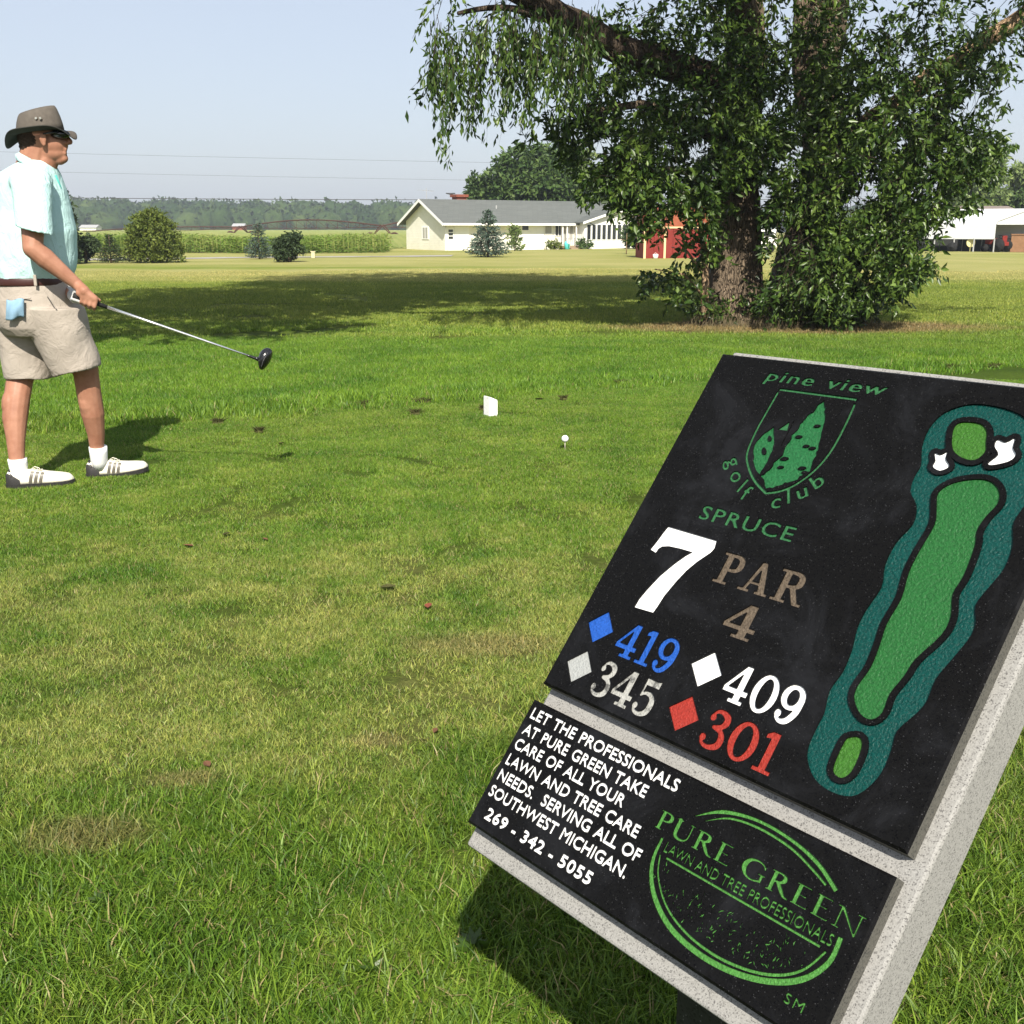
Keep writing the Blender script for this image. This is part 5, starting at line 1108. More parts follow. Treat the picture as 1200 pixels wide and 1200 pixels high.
# --- hair, sunglasses, hat
h = MB(); h.sphere(Pg(40.5, 162, 0), (0.079, 0.085, 0.070), 24, 16); h.sphere(Pg(37.5, 172, 0), (0.058, 0.07, 0.045), 20, 12); fuse('hair', h, 0.006, M_hair, man, 3, lambda V, N: 0.0015*np.sin(V[:, 2]*400+V[:, 0]*210))
g = MB(); g.sphere(Pg(70.5, 157.5, -0.036), (0.046, 0.044, 0.024), 20, 12); g.sphere(Pg(70.5, 157.5, 0.036), (0.046, 0.044, 0.024), 20, 12); lens = g.build('sunglasses', M_lens, man, True)
g = MB(); g.tube([Pg(67, 155.5, -0.077), Pg(58, 155.5, -0.084), Pg(50, 157, -0.092)], [0.006, 0.005, 0.004], 8); g.build('temple_arm', M_lens, lens, True)
hc = Pg(47.5, 155.5); H = MB(); R = []
for f, zz, ax_, ay_, tl in [(0, 0.0, 0.113, 0.094, 0.12), (1, 0.030, 0.110, 0.091, 0.14), (2, 0.062, 0.103, 0.082, 0.18), (3, 0.090, 0.094, 0.068, 0.23), (3.5, 0.103, 0.087, 0.055, 0.25), (4, 0.101, 0.074, 0.036, 0.26), (5, 0.082, 0.055, 0.018, 0.24), (6, 0.078, 0.03, 0.008, 0.22)]:
    R.append(ellring((hc.x-0.002*f, hc.y, hc.z+zz), ax_, ay_, 36, tl))
H.rings(R); hat = H.build('hat_crown', M_hat, man, True)
vs = []; fs = []; nn = 56; NR = 7
for j in range(NR):
    s = j/(NR-1)
    for k in range(nn):
        a_ = 2*math.pi*k/nn; ca, sa = math.cos(a_), math.sin(a_)
        ax_ = 0.112+0.055*s; ay_ = 0.096+0.058*s; x = ax_*ca; y = ay_*sa
        z = 0.12*x+s**1.3*(0.016*sa*sa-(0.050 if ca > 0 else 0.052)*ca**6)+0.002*math.sin(a_*5)*s
        vs.append(Vector((hc.x+x+0.0, hc.y+y, hc.z+z+0.001)))
for j in range(NR-1):
    for k in range(nn): fs.append((j*nn+k, (j+1)*nn+k, (j+1)*nn+(k+1) % nn, j*nn+(k+1) % nn))
m_ = len(vs); vs += [q+Vector((0, 0, -0.004)) for q in vs]; f2 = [tuple(reversed([i+m_ for i in f])) for f in fs]
for k in range(nn): f2.append(((NR-1)*nn+k, m_+(NR-1)*nn+k, m_+(NR-1)*nn+(k+1) % nn, (NR-1)*nn+(k+1) % nn))
mesh_from('hat_brim', vs, fs+f2, [M_hat, M_hatu], man, True, [0]*len(fs)+[1]*len(f2))
for px in (42.3, 47.4):
    e = MB(); q = Pg(px, 138.5, -0.088); e.tube([q+Vector((0, 0.004, 0)), q+Vector((0, -0.004, 0))], [0.0065, 0.0055], 10); e.build('eyelet', M_metal, hat)
# --- socks and shoes
def leg_end(an, ft, k):
    s = MB(); s.tube([an+Vector((0, 0, 0.012)), an.lerp(ft, 0.15), an.lerp(ft, 0.6), ft], [0.0465, 0.046, 0.043, 0.036], 18); s.build('sock', M_white, man, True)
leg_end(Pg(115, 526, 0.10), Pg(117, 549, 0.125), 0); leg_end(Pg(20.5, 540, -0.10), Pg(23.5, 561, -0.10), 1)
def shoe(heel, yaw, length, lift, label):
    f = Vector((math.cos(yaw), math.sin(yaw), 0)); s = Vector((-f.y, f.x, 0)); n = 20
    T = [0.0, 0.03, 0.12, 0.25, 0.38, 0.52, 0.68, 0.82, 0.93, 0.985, 1.0]; Hh = [0.045, 0.062, 0.070, 0.068, 0.070, 0.062, 0.050, 0.042, 0.033, 0.020, 0.010]; Wd = [0.016, 0.030, 0.037, 0.038, 0.040, 0.045, 0.049, 0.047, 0.037, 0.020, 0.008]
    def P(t_, a, off=0.0, zo=0.0):
        h = np.interp(t_, T, Hh); w = np.interp(t_, T, Wd); c_, s_ = math.cos(a), math.sin(a)
        lz = 0.022+lift*max(0, t_-0.45)**1.3
        return heel+f*(t_*length)+s*((w+off)*math.copysign(abs(c_)**0.75, c_))+Vector((0, 0, lz+zo+(h+off)*max(s_, 0)**0.85))
    up = MB(); R = [[P(t_, math.pi*k/(n-1)) for k in range(n)] for t_ in np.linspace(0, 1, 30)]; up.rings(R); u = up.build('shoe', M_shoe, man, True); u['label'] = label
    so = MB(); R = []
    for t_ in np.linspace(-0.01, 1.01, 26):
        tt = min(max(t_, 0), 1); w = np.interp(tt, T, Wd)+0.004; lz = lift*max(0, tt-0.45)**1.3; c0 = heel+f*(t_*length); th = 0.024-0.004*math.sin(tt*math.pi)
        R.append([c0+s*w+Vector((0, 0, lz)), c0+s*(w+0.002)+Vector((0, 0, lz+th)), c0-s*(w+0.002)+Vector((0, 0, lz+th)), c0-s*w+Vector((0, 0, lz))])
    so.rings(R); so.build('sole', M_shoe_dk, u)
    hp = MB(); hp.rings([[P(t_, math.pi*k/(n-1), 0.0018) for k in range(n)] for t_ in (0.0, 0.04, 0.12, 0.20)], caps=False) 
    hc_ = MB(); vs = []; 
    for i, t_ in enumerate((0.0, 0.03, 0.08, 0.14, 0.21)):
        for k in range(9): a = (0.0+1.25*(1-i*0.2))*k/8; vs.append(P(t_, a, 0.0045))
        for k in range(9): a = math.pi-(0.0+1.25*(1-i*0.2))*k/8; vs.append(P(t_, a, 0.0045))
    fs = []
    for i in range(4):
        for k in range(8): fs.append((i*18+k, i*18+k+1, i*18+18+k+1, i*18+18+k)); fs.append((i*18+9+k+1, i*18+9+k, i*18+27+k, i*18+27+k+1))
    hc_.add(vs, fs); hc_.build('heel_patch', M_shoe_dk, u, True)
    for sd in (0, 1):
        for t0 in (0.36, 0.435, 0.51):
            vs = []
            for k in range(8):
                a = 0.04+1.0*k/7; a2 = a if sd == 0 else math.pi-a; tt = t0+0.05*k/7*0.9
                vs += [P(tt-0.024, a2, 0.0032), P(tt+0.024, a2, 0.0032)]
            stp = MB(); stp.add(vs, [(2*k, 2*k+1, 2*k+3, 2*k+2) for k in range(7)]); stp.build('stripe', M_stripe, u, True)
    la = MB()
    for t0 in (0.40, 0.47, 0.54): la.tube([P(t0, 1.0, 0.003), P(t0, 1.57, 0.005), P(t0, 2.14, 0.003)], 0.003, 6)
    q = P(0.40, 1.57, 0.006); la.tube([q, q+f*0.015-s*0.02+Vector((0, 0, 0.010)), q+f*0.035-s*0.03+Vector((0, 0, 0.004)), q+f*0.045-s*0.03+Vector((0, 0, -0.010)), q+f*0.02-s*0.02+Vector((0, 0, -0.006)), q], 0.0022, 6)
    la.build('lace', M_shoe, u, True)
    co = MB(); co.tube([P(0.10, 0.5, 0.0, 0.0), P(0.06, 1.57, 0, 0.004), P(0.10, 2.64)], 0.008, 8); co.build('heel_collar', M_shoe_dk, u, True)
hr = onz(105, 561, 0.004); hl = onz(5.5, 573.5, 0.004)
shoe(Vector((hr.x-0.022, hr.y+0.022, 0.003)), rad(17), 0.315, 0.05, 'forward golf shoe with three dark stripes'); shoe(Vector((hl.x, hl.y+0.03, 0.005)), rad(17), 0.325, 0.01, 'rear golf shoe')
# left hand in a white glove behind the grip
GL = MB()
B_old = B; B = GL
chain([Pg(81, 340, -0.02), Pg(88, 349, -0.12)], [0.030, 0.028]); cap(K(-0.065, -0.034, 0.010), K(-0.045, -0.034, 0.0), 0.022, 0.020)
for i, s0 in enumerate((-0.036, -0.050, -0.063, -0.075)): chain([K(s0, -0.030, 0.014), K(s0, -0.024, -0.014), K(s0, -0.006, -0.024), K(s0, 0.008, -0.016)], [0.010, 0.0095, 0.009, 0.008])
chain([K(-0.07, -0.02, 0.02), K(-0.055, -0.006, 0.020), K(-0.045, 0.0, 0.016)], [0.012, 0.011, 0.009])
B = B_old; fuse('golf_glove', GL, 0.005, simple('glove_leather', (0.45, 0.45, 0.44), 0.8), man, 3)
# folded blue glove hanging from the back pocket
gb = MB(); n_ = 10; vs = []; 
for i in range(n_+1):
    for j in range(7):
        f = i/n_; w = j/6; px = 7.5+20*w+3*f*(1-w)*-0.3; py = 351+24*f-3*w*f+1.5*math.sin(w*6); vs.append(Pg(px, py, -0.222-0.012*math.sin(f*3)-0.006*math.sin(w*9+f*4)))
m_ = len(vs); vs += [q+Vector((0.0, 0.010, 0)) for q in vs]; fs = []
for i in range(n_):
    for j in range(6): a_ = i*7+j; fs += [(a_, a_+7, a_+8, a_+1), (m_+a_, m_+a_+1, m_+a_+8, m_+a_+7)]
for i in range(n_): fs += [(i*7, m_+i*7, m_+i*7+7, i*7+7), (i*7+6, i*7+13, m_+i*7+13, m_+i*7+6)]
for j in range(6): fs += [(j, j+1, m_+j+1, m_+j), (n_*7+j, m_+n_*7+j, m_+n_*7+j+1, n_*7+j+1)]
bg = mesh_from('folded_glove', vs, fs, simple('glove_blue', (0.21, 0.34, 0.46), 0.7, 0.2, 0.1, 30), None, True, loc=Pg(18, 360, -0.222))
setp(bg, 'light blue folded glove hanging from the back pocket of the khaki shorts', 'glove')

# ------------------------------------------------------------------ driver, tee marker, ball, tee peg
dr = root('golf_driver', HD, 'long golf driver with black head held low in the golfer\'s hand', 'golf club')
g = MB(); g.tube([K(-0.075, 0, 0), K(-0.073, 0, 0), K(0.0, 0, 0), K(0.088, 0, 0)], [0.011, 0.0145, 0.0125, 0.0095], 12); g.build('grip', simple('grip_rubber', (0.018, 0.018, 0.018), 0.75), dr, True)
g = MB(); Ls = (HD-CH).length; g.tube([K(0.088, 0, 0), K(0.35, 0, 0), K(0.6, 0, 0), K(Ls-0.055, 0, 0)], [0.0076, 0.0066, 0.0056, 0.0045], 12); g.build('shaft', simple('shaft_steel', (0.80, 0.80, 0.80), 0.22, 0.5, 0.02, metal=0.9), dr, True)
g = MB(); q0 = K(Ls-0.06, 0, 0); 
up_ = Vector((0.42, 0, 1.0)).normalized(); hd = Pg(310, 420.5, -0.01); lon = (up_-cax*0.0).normalized(); 
R = []
M_head = simple('driver_black', (0.008, 0.008, 0.009), 0.22, 0.6, 0.02, coat=0.0)
side = Vector((0, 1, 0)); wd = lon.cross(side).normalized()
g.sphere((0, 0, 0), (1, 1, 1), 22, 14)
gv = [hd+lon*(v[2]*0.060*(1.0-0.10*v[0]))+wd*(v[0]*0.031*(1+0.25*v[2]))+side*(v[1]*0.052) for v in g.v]
g.v = [tuple(v) for v in gv]; g.tube([q0, K(Ls-0.02, 0, 0), hd-lon*0.015], [0.0070, 0.0085, 0.014], 12)
fuse('head', g, 0.004, M_head, dr, 2)
sm_ = MB(); sm_.tube([hd+lon*0.045+wd*(-0.012)-side*0.043, hd+lon*0.0-side*0.0535+wd*(-0.006), hd-lon*0.035+wd*(-0.006)-side*0.045], [0.001, 0.0016, 0.001], 6); sm_.build('head_trim', simple('trim_grey', (0.10, 0.10, 0.105), 0.5), dr)

tm = onz(575, 488, 0.0); tm.z = float(gz(tm.x, tm.y)); r = root('tee_marker', tm, 'white block tee marker with sloping top on the tee edge', 'tee marker')
m = MB(Matrix.Translation(tm) @ Matrix.Rotation(rad(-58), 4, 'Z')); w, d, h1, h2 = 0.068, 0.085, 0.148, 0.118
b = bmesh.new(); vs = [b.verts.new(p) for p in [(-d/2, -w/2, -0.01), (d/2, -w/2, -0.01), (d/2, w/2, -0.01), (-d/2, w/2, -0.01), (-d/2, -w/2, h1), (d/2, -w/2, h1), (d/2, w/2, h2), (-d/2, w/2, h2)]]
for f in [(0, 3, 2, 1), (4, 5, 6, 7), (0, 1, 5, 4), (1, 2, 6, 5), (2, 3, 7, 6), (3, 0, 4, 7)]: b.faces.new([vs[i] for i in f])
bmesh.ops.bevel(b, geom=b.edges[:], offset=0.004, segments=2, affect='EDGES'); b.verts.index_update(); m.add([v.co[:] for v in b.verts], [[v.index for v in f.verts] for f in b.faces]); b.free()
t = NT('marker_paint'); p = t.pos(); nz = t.noise(p, 60, 4, 0.7); M_mark = t.bsdf(t.ramp(nz, [(0.28, (0.55, 0.50, 0.42)), (0.42, (0.80, 0.80, 0.78)), (0.8, (0.84, 0.84, 0.82))]), 0.6, 0.3, nz, 0.2, 0.003)
m.build('block', M_mark, r, False)
tb = onz(662, 526, 0.0); tb.z = float(gz(tb.x, tb.y)); r = root('golf_ball', tb+Vector((0, 0, 0.045)), 'white golf ball standing on a wooden tee peg', 'ball')
t = NT('ball_cover'); v = t.n('ShaderNodeTexVoronoi'); v.inputs['Scale'].default_value = 190; t.l(t.pos(True), v.inputs['Vector']); M_ball = t.bsdf((0.82, 0.82, 0.82), 0.35, 0.5, v.outputs['Distance'], 0.3, 0.002)
m = MB(); m.sphere(tb+Vector((0, 0, 0.0665)), 0.02135, 28, 20); m.build('ball_cover', M_ball, r, True)
r = root('tee_peg', tb, 'pale wooden tee peg under the golf ball', 'tee peg'); m = MB(); m.tube([tb-Vector((0, 0, 0.02)), tb+Vector((0, 0, 0.034)), tb+Vector((0, 0, 0.044)), tb+Vector((0, 0, 0.0475))], [0.002, 0.0026, 0.005, 0.0065], 14); m.build('peg', simple('peg_wood', (0.70, 0.64, 0.52), 0.6), r, True)

# ------------------------------------------------------------------ fallen leaves, clippings and divots on the tee
M_fl = [simple('leaf_brown', (0.13, 0.06, 0.03), 0.7), simple('leaf_red', (0.20, 0.055, 0.03), 0.6), simple('leaf_tan', (0.42, 0.32, 0.16), 0.7), simple('leaf_white_green', (0.50, 0.55, 0.36), 0.7)]
M_sod = simple('sod_dark', (0.060, 0.060, 0.022), 0.95, 0.1, 0.5, 60, 0.8)
ri = np.random.default_rng(12)
def fallen(px, py, mat, L_, lab):
    c = onz(px, py, 0); c.z = float(gz(c.x, c.y))+0.016; a = ri.random()*6.28; m = MB(Matrix.Translation(c) @ Matrix.Rotation(a, 4, 'Z')); n = 7; vs = []; 
    for i in range(n):
        f = i/(n-1); w = L_*0.26*math.sin(math.pi*f)**0.8; z = 0.10*L_*(f-0.5)**2*2; vs += [(L_*(f-0.5), -w, z+w*0.5), (L_*(f-0.5), 0, z), (L_*(f-0.5), w, z+w*0.3)]
    k = len(vs); vs += [(x, y, z-0.0015) for x, y, z in vs]; fs = []
    for i in range(n-1):
        for j in (0, 1): q = i*3+j; fs += [(q, q+3, q+4, q+1), (k+q, k+q+1, k+q+4, k+q+3)]
    m.add(vs, fs); o = m.build('fallen_leaf', mat, None, loc=c); return setp(o, lab, 'leaf', 'fallen leaves scattered on the tee')
fallen(502, 715, M_fl[1], 0.05, 'small red leaf on the tee turf left of the sign'); fallen(221, 646, M_fl[0], 0.05, 'reddish brown leaf on the tee left of centre')
fallen(266, 632, M_sod, 0.045, 'tiny dark curled leaf on the tee below the golfer\'s club'); fallen(330, 523, M_sod, 0.05, 'dark leaf-shaped patch standing in for the driver head shadow on the turf')  # the one below the club is a dark patch for the driver head's shadow
fallen(243, 900, M_fl[0], 0.035, 'small brown leaf in the dry patch at lower left'); fallen(510, 863, M_fl[0], 0.03, 'brown leaf left of the sign corner'); fallen(353, 437, M_fl[0], 0.09, 'brown leaf in the rough beyond the tee'); fallen(470, 446, M_fl[3], 0.09, 'pale leaf in the rough behind the tee edge')
fallen(82, 490, M_fl[3], 0.09, 'pale leaf in the rough between the golfer\'s legs'); fallen(311, 638, M_fl[0], 0.04, 'little brown leaf in the middle of the tee'); fallen(632, 471, M_sod, 0.07, 'dark leaf on the turf right of the tee marker'); fallen(455, 693, M_sod, 0.06, 'thin dark twig-like leaf on the tee')
def clod(px, py, L_, lab):
    c = onz(px, py, 0); c.z = float(gz(c.x, c.y))+0.008; m = MB()
    m.sphere(c, (L_*0.42, L_*0.14+0.012, 0.010), 12, 6)
    for i in range(18):
        a_ = ri.random()*6.28; q_ = ri.random()**0.5*0.85; q = c+Vector((math.cos(a_)*q_*L_*0.42, math.sin(a_)*q_*(L_*0.14+0.012), 0.004)); m.sphere(q, (0.010+0.012*ri.random(), 0.010, 0.008+0.007*ri.random()), 6, 5)
        for j in range(3):
            e = q+Vector((ri.normal()*0.03, ri.normal()*0.02, 0.02+0.02*ri.random())); m.tube([q, q.lerp(e, 0.6)+Vector((0, 0, 0.006)), e], [0.0025, 0.002, 0.0008], 3)
    o = m.build('grass_clump', M_sod, None, loc=c); return setp(o, lab, 'turf clump', 'loose turf clumps along the tee edge')
for px, py, L_, lab in [(425, 475, 0.22, 'long dark turf clump at the tee edge left of the tee marker'), (495, 472, 0.28, 'dark loose turf clumps just left of the tee marker'), (565, 482, 0.04, 'small dark clump touching the left side of the tee marker'), (727, 452, 0.12, 'dark turf clump on the edge between the ball and the sign'), (487, 486, 0.10, 'thin scrap of turf below the clumps left of the marker'),
      (256, 497, 0.14, 'small dark scrap on the turf right of the golfer\'s shadow'), (303, 508, 0.08, 'small turf scrap on the tee below the driver head'), (1176, 423, 0.12, 'dark clump beyond the sign\'s top edge at far right'), (1148, 424, 0.10, 'small clump just left of the dark one above the sign'), (640, 452, 0.07, 'tiny scrap in the rough above the ball'), (660, 471, 0.10, 'flat scrap right of the marker, above the ball'), (1165, 431, 0.20, 'flat brown scraps along the sign\'s top edge'), (1115, 432, 0.25, 'row of small clods along the sign\'s top edge, left part')]:
    clod(px, py, L_*0.6, lab)

# broad-leaved weeds in the longer grass
for (px, py, R_, lab) in [(556, 1118, 0.035, 'small broad-leaved weed in the shadow of the sign'), (440, 1145, 0.03, 'pale broad-leaved weed in the grass at the bottom, left of the sign'), (118, 1060, 0.025, 'little broad-leaved weed in the grass at lower left')]:
    c = onz(px, py, 0); c.z = float(gz(c.x, c.y)); n = 14; r2_ = np.random.default_rng(int(px)); a = np.arange(n)*2.4; D_ = np.stack([np.cos(a), np.sin(a), 0.35+0.4*r2_.random(n)], 1)
    Vw = leaf_arrays(np.tile(np.array(c)+np.array([0, 0, 0.012]), (n, 1)), D_, R_*(0.8+0.5*r2_.random(n)), np.full(n, R_*0.55), r2_, 0.1)
    m = MB(); m.tube([c, c+Vector((0, 0, 0.02))], 0.004, 5); nb = len(m.v); m.v += [tuple(q) for q in Vw]; k0 = np.arange(n)*4+nb
    for k_ in k0: m.f += [(k_, k_+1, k_+2), (k_, k_+2, k_+3)]
    m.m = [0]*len(m.f); o = m.build('broadleaf_weed', M_sap, None, loc=c); setp(o, lab, 'weed')
# ------------------------------------------------------------------ the cream ranch house
def siding_mat(name, c, pitch=0.14, strength=0.5):
    t = NT(name); p = t.pos(); s = t.n('ShaderNodeSeparateXYZ'); t.l(p, s.inputs[0])
    fr = t.math('FRACT', t.math('MULTIPLY', s.outputs['Z'], 1/pitch)); c = np.array(c)
    col = t.ramp(t.noise(p, 1.5, 4), [(0.3, tuple(c*0.93)), (0.7, tuple(np.minimum(c*1.04, 0.95)))])
    return t.bsdf(col, 0.7, 0.2, fr, strength, 0.02)
def shingle_mat(name, a, b):
    t = NT(name); p = t.pos(); br = t.n('ShaderNodeTexBrick'); br.inputs['Scale'].default_value = 1.0; br.inputs['Brick Width'].default_value = 0.9; br.inputs['Row Height'].default_value = 0.16; br.inputs['Mortar Size'].default_value = 0.012
    br.inputs['Color1'].default_value = (*a, 1); br.inputs['Color2'].default_value = (*b, 1); br.inputs['Mortar'].default_value = (0.05, 0.05, 0.05, 1)
    mp = t.n('ShaderNodeMapping'); mp.inputs['Rotation'].default_value = (0, 0, 0); t.l(p, mp.inputs[0]); cx = t.n('ShaderNodeCombineXYZ'); s = t.n('ShaderNodeSeparateXYZ'); t.l(p, s.inputs[0]); t.l(s.outputs['X'], cx.inputs[0]); t.l(t.math('MULTIPLY', s.outputs['Z'], 2.6), cx.inputs[1]); t.l(cx.outputs[0], br.inputs['Vector'])
    c = t.mix(t.noise(p, 0.8, 5, 0.7), br.outputs['Color'], tuple(np.array(b)*0.8)); return t.bsdf(c, 0.9, 0.15, t.noise(p, 30, 3), 0.5, 0.02)
M_cream = siding_mat('siding_cream', (0.74, 0.72, 0.63)); M_wht = siding_mat('siding_white', (0.80, 0.79, 0.74), 0.2, 0.2); M_trim = simple('trim_white', (0.80, 0.79, 0.76), 0.6, 0.3, 0.04)
M_roof = shingle_mat('roof_shingles_grey', (0.10, 0.11, 0.105), (0.145, 0.155, 0.148)); M_win = simple('window_glass', (0.025, 0.028, 0.03), 0.08, 0.7, 0.1); M_redb = simple('chimney_brick', (0.22, 0.07, 0.045), 0.85, 0.2, 0.3, 6)
M_grayw = simple('curtain_grey', (0.35, 0.34, 0.30), 0.8); M_deck = simple('deck_wood', (0.30, 0.22, 0.15), 0.8); M_turq = simple('turquoise_plastic', (0.10, 0.55, 0.55), 0.5); M_pole = simple('metal_grey', (0.35, 0.35, 0.35), 0.5)
hx0 = at(522, 292, 94.0); HZ = float(gz(hx0.x, 96))-0.02; PHI = rad(32)
HM = Matrix.Translation((hx0.x, 94.0, HZ)) @ Matrix.Rotation(PHI, 4, 'Z')
hr_ = root('ranch_house', Vector((hx0.x, 94.0, HZ)), 'low cream ranch house with grey shingle roof, red chimney and white sunroom', 'house')
def s_of(px): k = (px-600)/F_PX; return (k*94-hx0.x)/(math.cos(PHI)-k*math.sin(PHI))
def z_of(py, Y=96.0): return at(600, py, Y).z-HZ
HL = s_of(738); HD_ = 7.2; EH = 2.42; RH = 4.12
def wallmesh(name, mat, parent, P, M=HM, th=None):
    m = MB(M); m.add(P, [tuple(range(len(P)))]); return m.build(name, mat, parent)
m = MB(HM); s1 = s_of(672)
# main walls with gables
m.add([(0,0,0),(s1,0,0),(s1,0,EH),(0,0,EH)], [(0,1,2,3)]); m.build('front_wall', M_cream, hr_)
m = MB(HM); m.add([(0,0,0),(0,HD_,0),(0,HD_,EH),(0,HD_/2,RH-0.06),(0,0,EH)], [(0,4,3,2,1)]); m.build('gable_wall', M_cream, hr_)
m = MB(HM); m.add([(HL,0,0),(HL,HD_,0),(HL,HD_,EH),(HL,HD_/2,RH-0.06),(HL,0,EH)], [(0,1,2,3,4)]); m.add([(0,HD_,0),(HL,HD_,0),(HL,HD_,EH),(0,HD_,EH)], [(3,2,1,0)]); m.build('back_walls', M_cream, hr_)
# roof: two slabs with thickness
ov = 0.55; oy = 0.62; sl_ = (RH-EH)/(HD_/2)
m = MB(HM)
def slab(m, x0, x1, ya, za, yb, zb, th=0.12):
    m.add([(x0,ya,za),(x1,ya,za),(x1,yb,zb),(x0,yb,zb),(x0,ya,za-th),(x1,ya,za-th),(x1,yb,zb-th),(x0,yb,zb-th)], [(0,1,2,3),(7,6,5,4),(0,4,5,1),(1,5,6,2),(2,6,7,3),(3,7,4,0)])
slab(m, -ov, HL+ov, -oy, EH-sl_*oy+0.12, HD_/2, RH+0.12); slab(m, -ov, HL+ov, HD_/2, RH+0.121, HD_+oy, EH-sl_*oy+0.12); roof = m.build('roof', M_roof, hr_)
m = MB(HM); slab(m, -ov-0.03, -ov-0.003, -oy, EH-sl_*oy+0.115, HD_/2, RH+0.115, 0.24); slab(m, -ov-0.03, -ov-0.003, HD_/2, RH+0.115, HD_+oy, EH-sl_*oy+0.115, 0.24); m.build('rake_board', M_trim, roof)
m = MB(HM); m.box(-ov, s1-0.5, -oy-0.12, -oy-0.003, EH-sl_*oy-0.08, EH-sl_*oy+0.10); m.build('gutter', M_trim, roof)
m = MB(HM); m.box(0.0, HL, -oy, 0.0, EH-sl_*oy-0.06, EH-sl_*oy-0.03); m.build('soffit', M_trim, roof)
for s in (0.12, s_of(664)):
    m = MB(HM); m.tube([(s, -oy-0.06, EH-0.25), (s, -0.06, EH-0.5), (s, -0.06, 0.05)], 0.05, 6); m.build('downspout', M_trim, hr_)
cs = s_of(569); m = MB(HM); m.box(cs-0.48, cs+0.48, HD_/2+0.3, HD_/2+1.2, RH-0.3, RH+0.34); ch = m.build('chimney', M_redb, roof); m = MB(HM); m.box(cs-0.6, cs+0.6, HD_/2+0.15, HD_/2+1.35, RH+0.34, RH+0.56); m.build('chimney_cap', M_redb, ch)
m = MB(HM); sv = s_of(596); m.tube([(sv, HD_*0.28, 3.2), (sv, HD_*0.28, 3.75)], 0.06, 8); m.build('vent_pipe', M_pole, roof)
m = MB(HM); m.tube([(0.2, HD_/2, RH), (0.2, HD_/2, RH+1.0)], 0.02, 5); m.tube([(-0.6, HD_/2, RH+0.85), (0.9, HD_/2, RH+0.75)], 0.012, 4)
for k in range(6): m.tube([(-0.5+k*0.25, HD_/2-0.35, RH+0.84), (-0.5+k*0.25, HD_/2+0.35, RH+0.84)], 0.008, 4)
m.build('aerial', M_pole, roof)
def window(px0, px1, py0, py1, y=0.0, parent=hr_, panes=1, Yw=None, mat=M_win, fr=0.06, name='window'):
    s0, s1_ = s_of(px0), s_of(px1); Yr = 94+ (s0+s1_)/2*math.sin(PHI); z1, z0 = z_of(py0, Yr), z_of(py1, Yr)
    m = MB(HM); m.box(s0-fr, s1_+fr, y-0.05, y-0.004, z0-fr, z1+fr); w = m.build(name, M_trim, parent); dz = (z1-z0)/panes
    for k in range(panes):
        m = MB(HM); m.box(s0, s1_, y-0.062, y-0.052, z0+dz*k+(0.03 if k else 0), z0+dz*(k+1)); m.build('pane', mat, w)
    return w
# white door with three panes, white garage panel, windows
def flat(name, px0, px1, py0, py1, mat, y=-0.03, parent=hr_):
    s0, s1_ = s_of(px0), s_of(px1); Yr = 94+(s0+s1_)/2*math.sin(PHI); z1, z0 = z_of(py0, Yr), z_of(py1, Yr); m = MB(HM); m.box(s0, s1_, y, -0.002, max(z0, 0.0), z1); return m.build(name, mat, parent)
flat('garage_door', 534.5, 551, 265, 294, M_wht, -0.04); flat('white_panel', 608.5, 636, 263, 293.5, M_wht, -0.04)
d = flat('door', 523.5, 534, 266.5, 294, M_wht, -0.05)
s0, s1_ = s_of(527.6), s_of(532.6)
for k, (a_, b_) in enumerate([(269, 272), (273, 276), (277, 280)]):
    m = MB(HM); m.box(s0, s1_, -0.062, -0.052, z_of(b_, 94.5), z_of(a_, 94.5)); m.build('pane', M_win, d)
window(611, 618, 264.4, 269.6, -0.04); window(637.5, 644.5, 264.2, 274, 0, mat=M_grayw)
window(649, 652, 264.3, 276, 0); window(652.8, 655.2, 264.3, 276, 0); window(663.2, 668.6, 264.3, 281, 0, mat=M_grayw)
m = MB(HM); sd = s_of(659.5); m.box(sd-0.28, sd+0.28, -0.06, -0.003, 0.25, 2.0); m.build('back_door', M_grayw, hr_)
# gable window
m = MB(HM); yg = 3.5; m.box(-0.05, -0.004, yg-0.62, yg+0.62, 0.9, 1.98); gw = m.build('window', M_trim, hr_)
for a_ in (-0.42, 0.06): m = MB(HM); m.box(-0.065, -0.052, yg+a_, yg+a_+0.36, 1.0, 1.88); m.build('pane', M_grayw, gw)
# porch: posts, deck, steps, rail
m = MB(HM); sp0, sp1 = s_of(653), s_of(670); m.box(sp0, sp1, -1.3, -0.01, 0.10, 0.32); dk = m.build('deck', M_deck, hr_); m = MB(HM); m.box(sp0+0.2, sp1-0.3, -1.7, -1.31, 0.0, 0.16); m.build('step', M_deck, dk)
for px in (653.5, 658.5, 669): 
    m = MB(HM); s = s_of(px); m.box(s-0.05, s+0.05, -0.6, -0.5, 0.32, EH-0.3); m.build('porch_post', M_trim, hr_)
m = MB(HM); m.box(sp0, sp1, -1.28, -1.24, 0.95, 1.0)
for k in range(9): s = sp0+(sp1-sp0)*k/8; m.box(s-0.015, s+0.015, -1.275, -1.245, 0.32, 0.95)
m.build('railing', M_pole, dk)
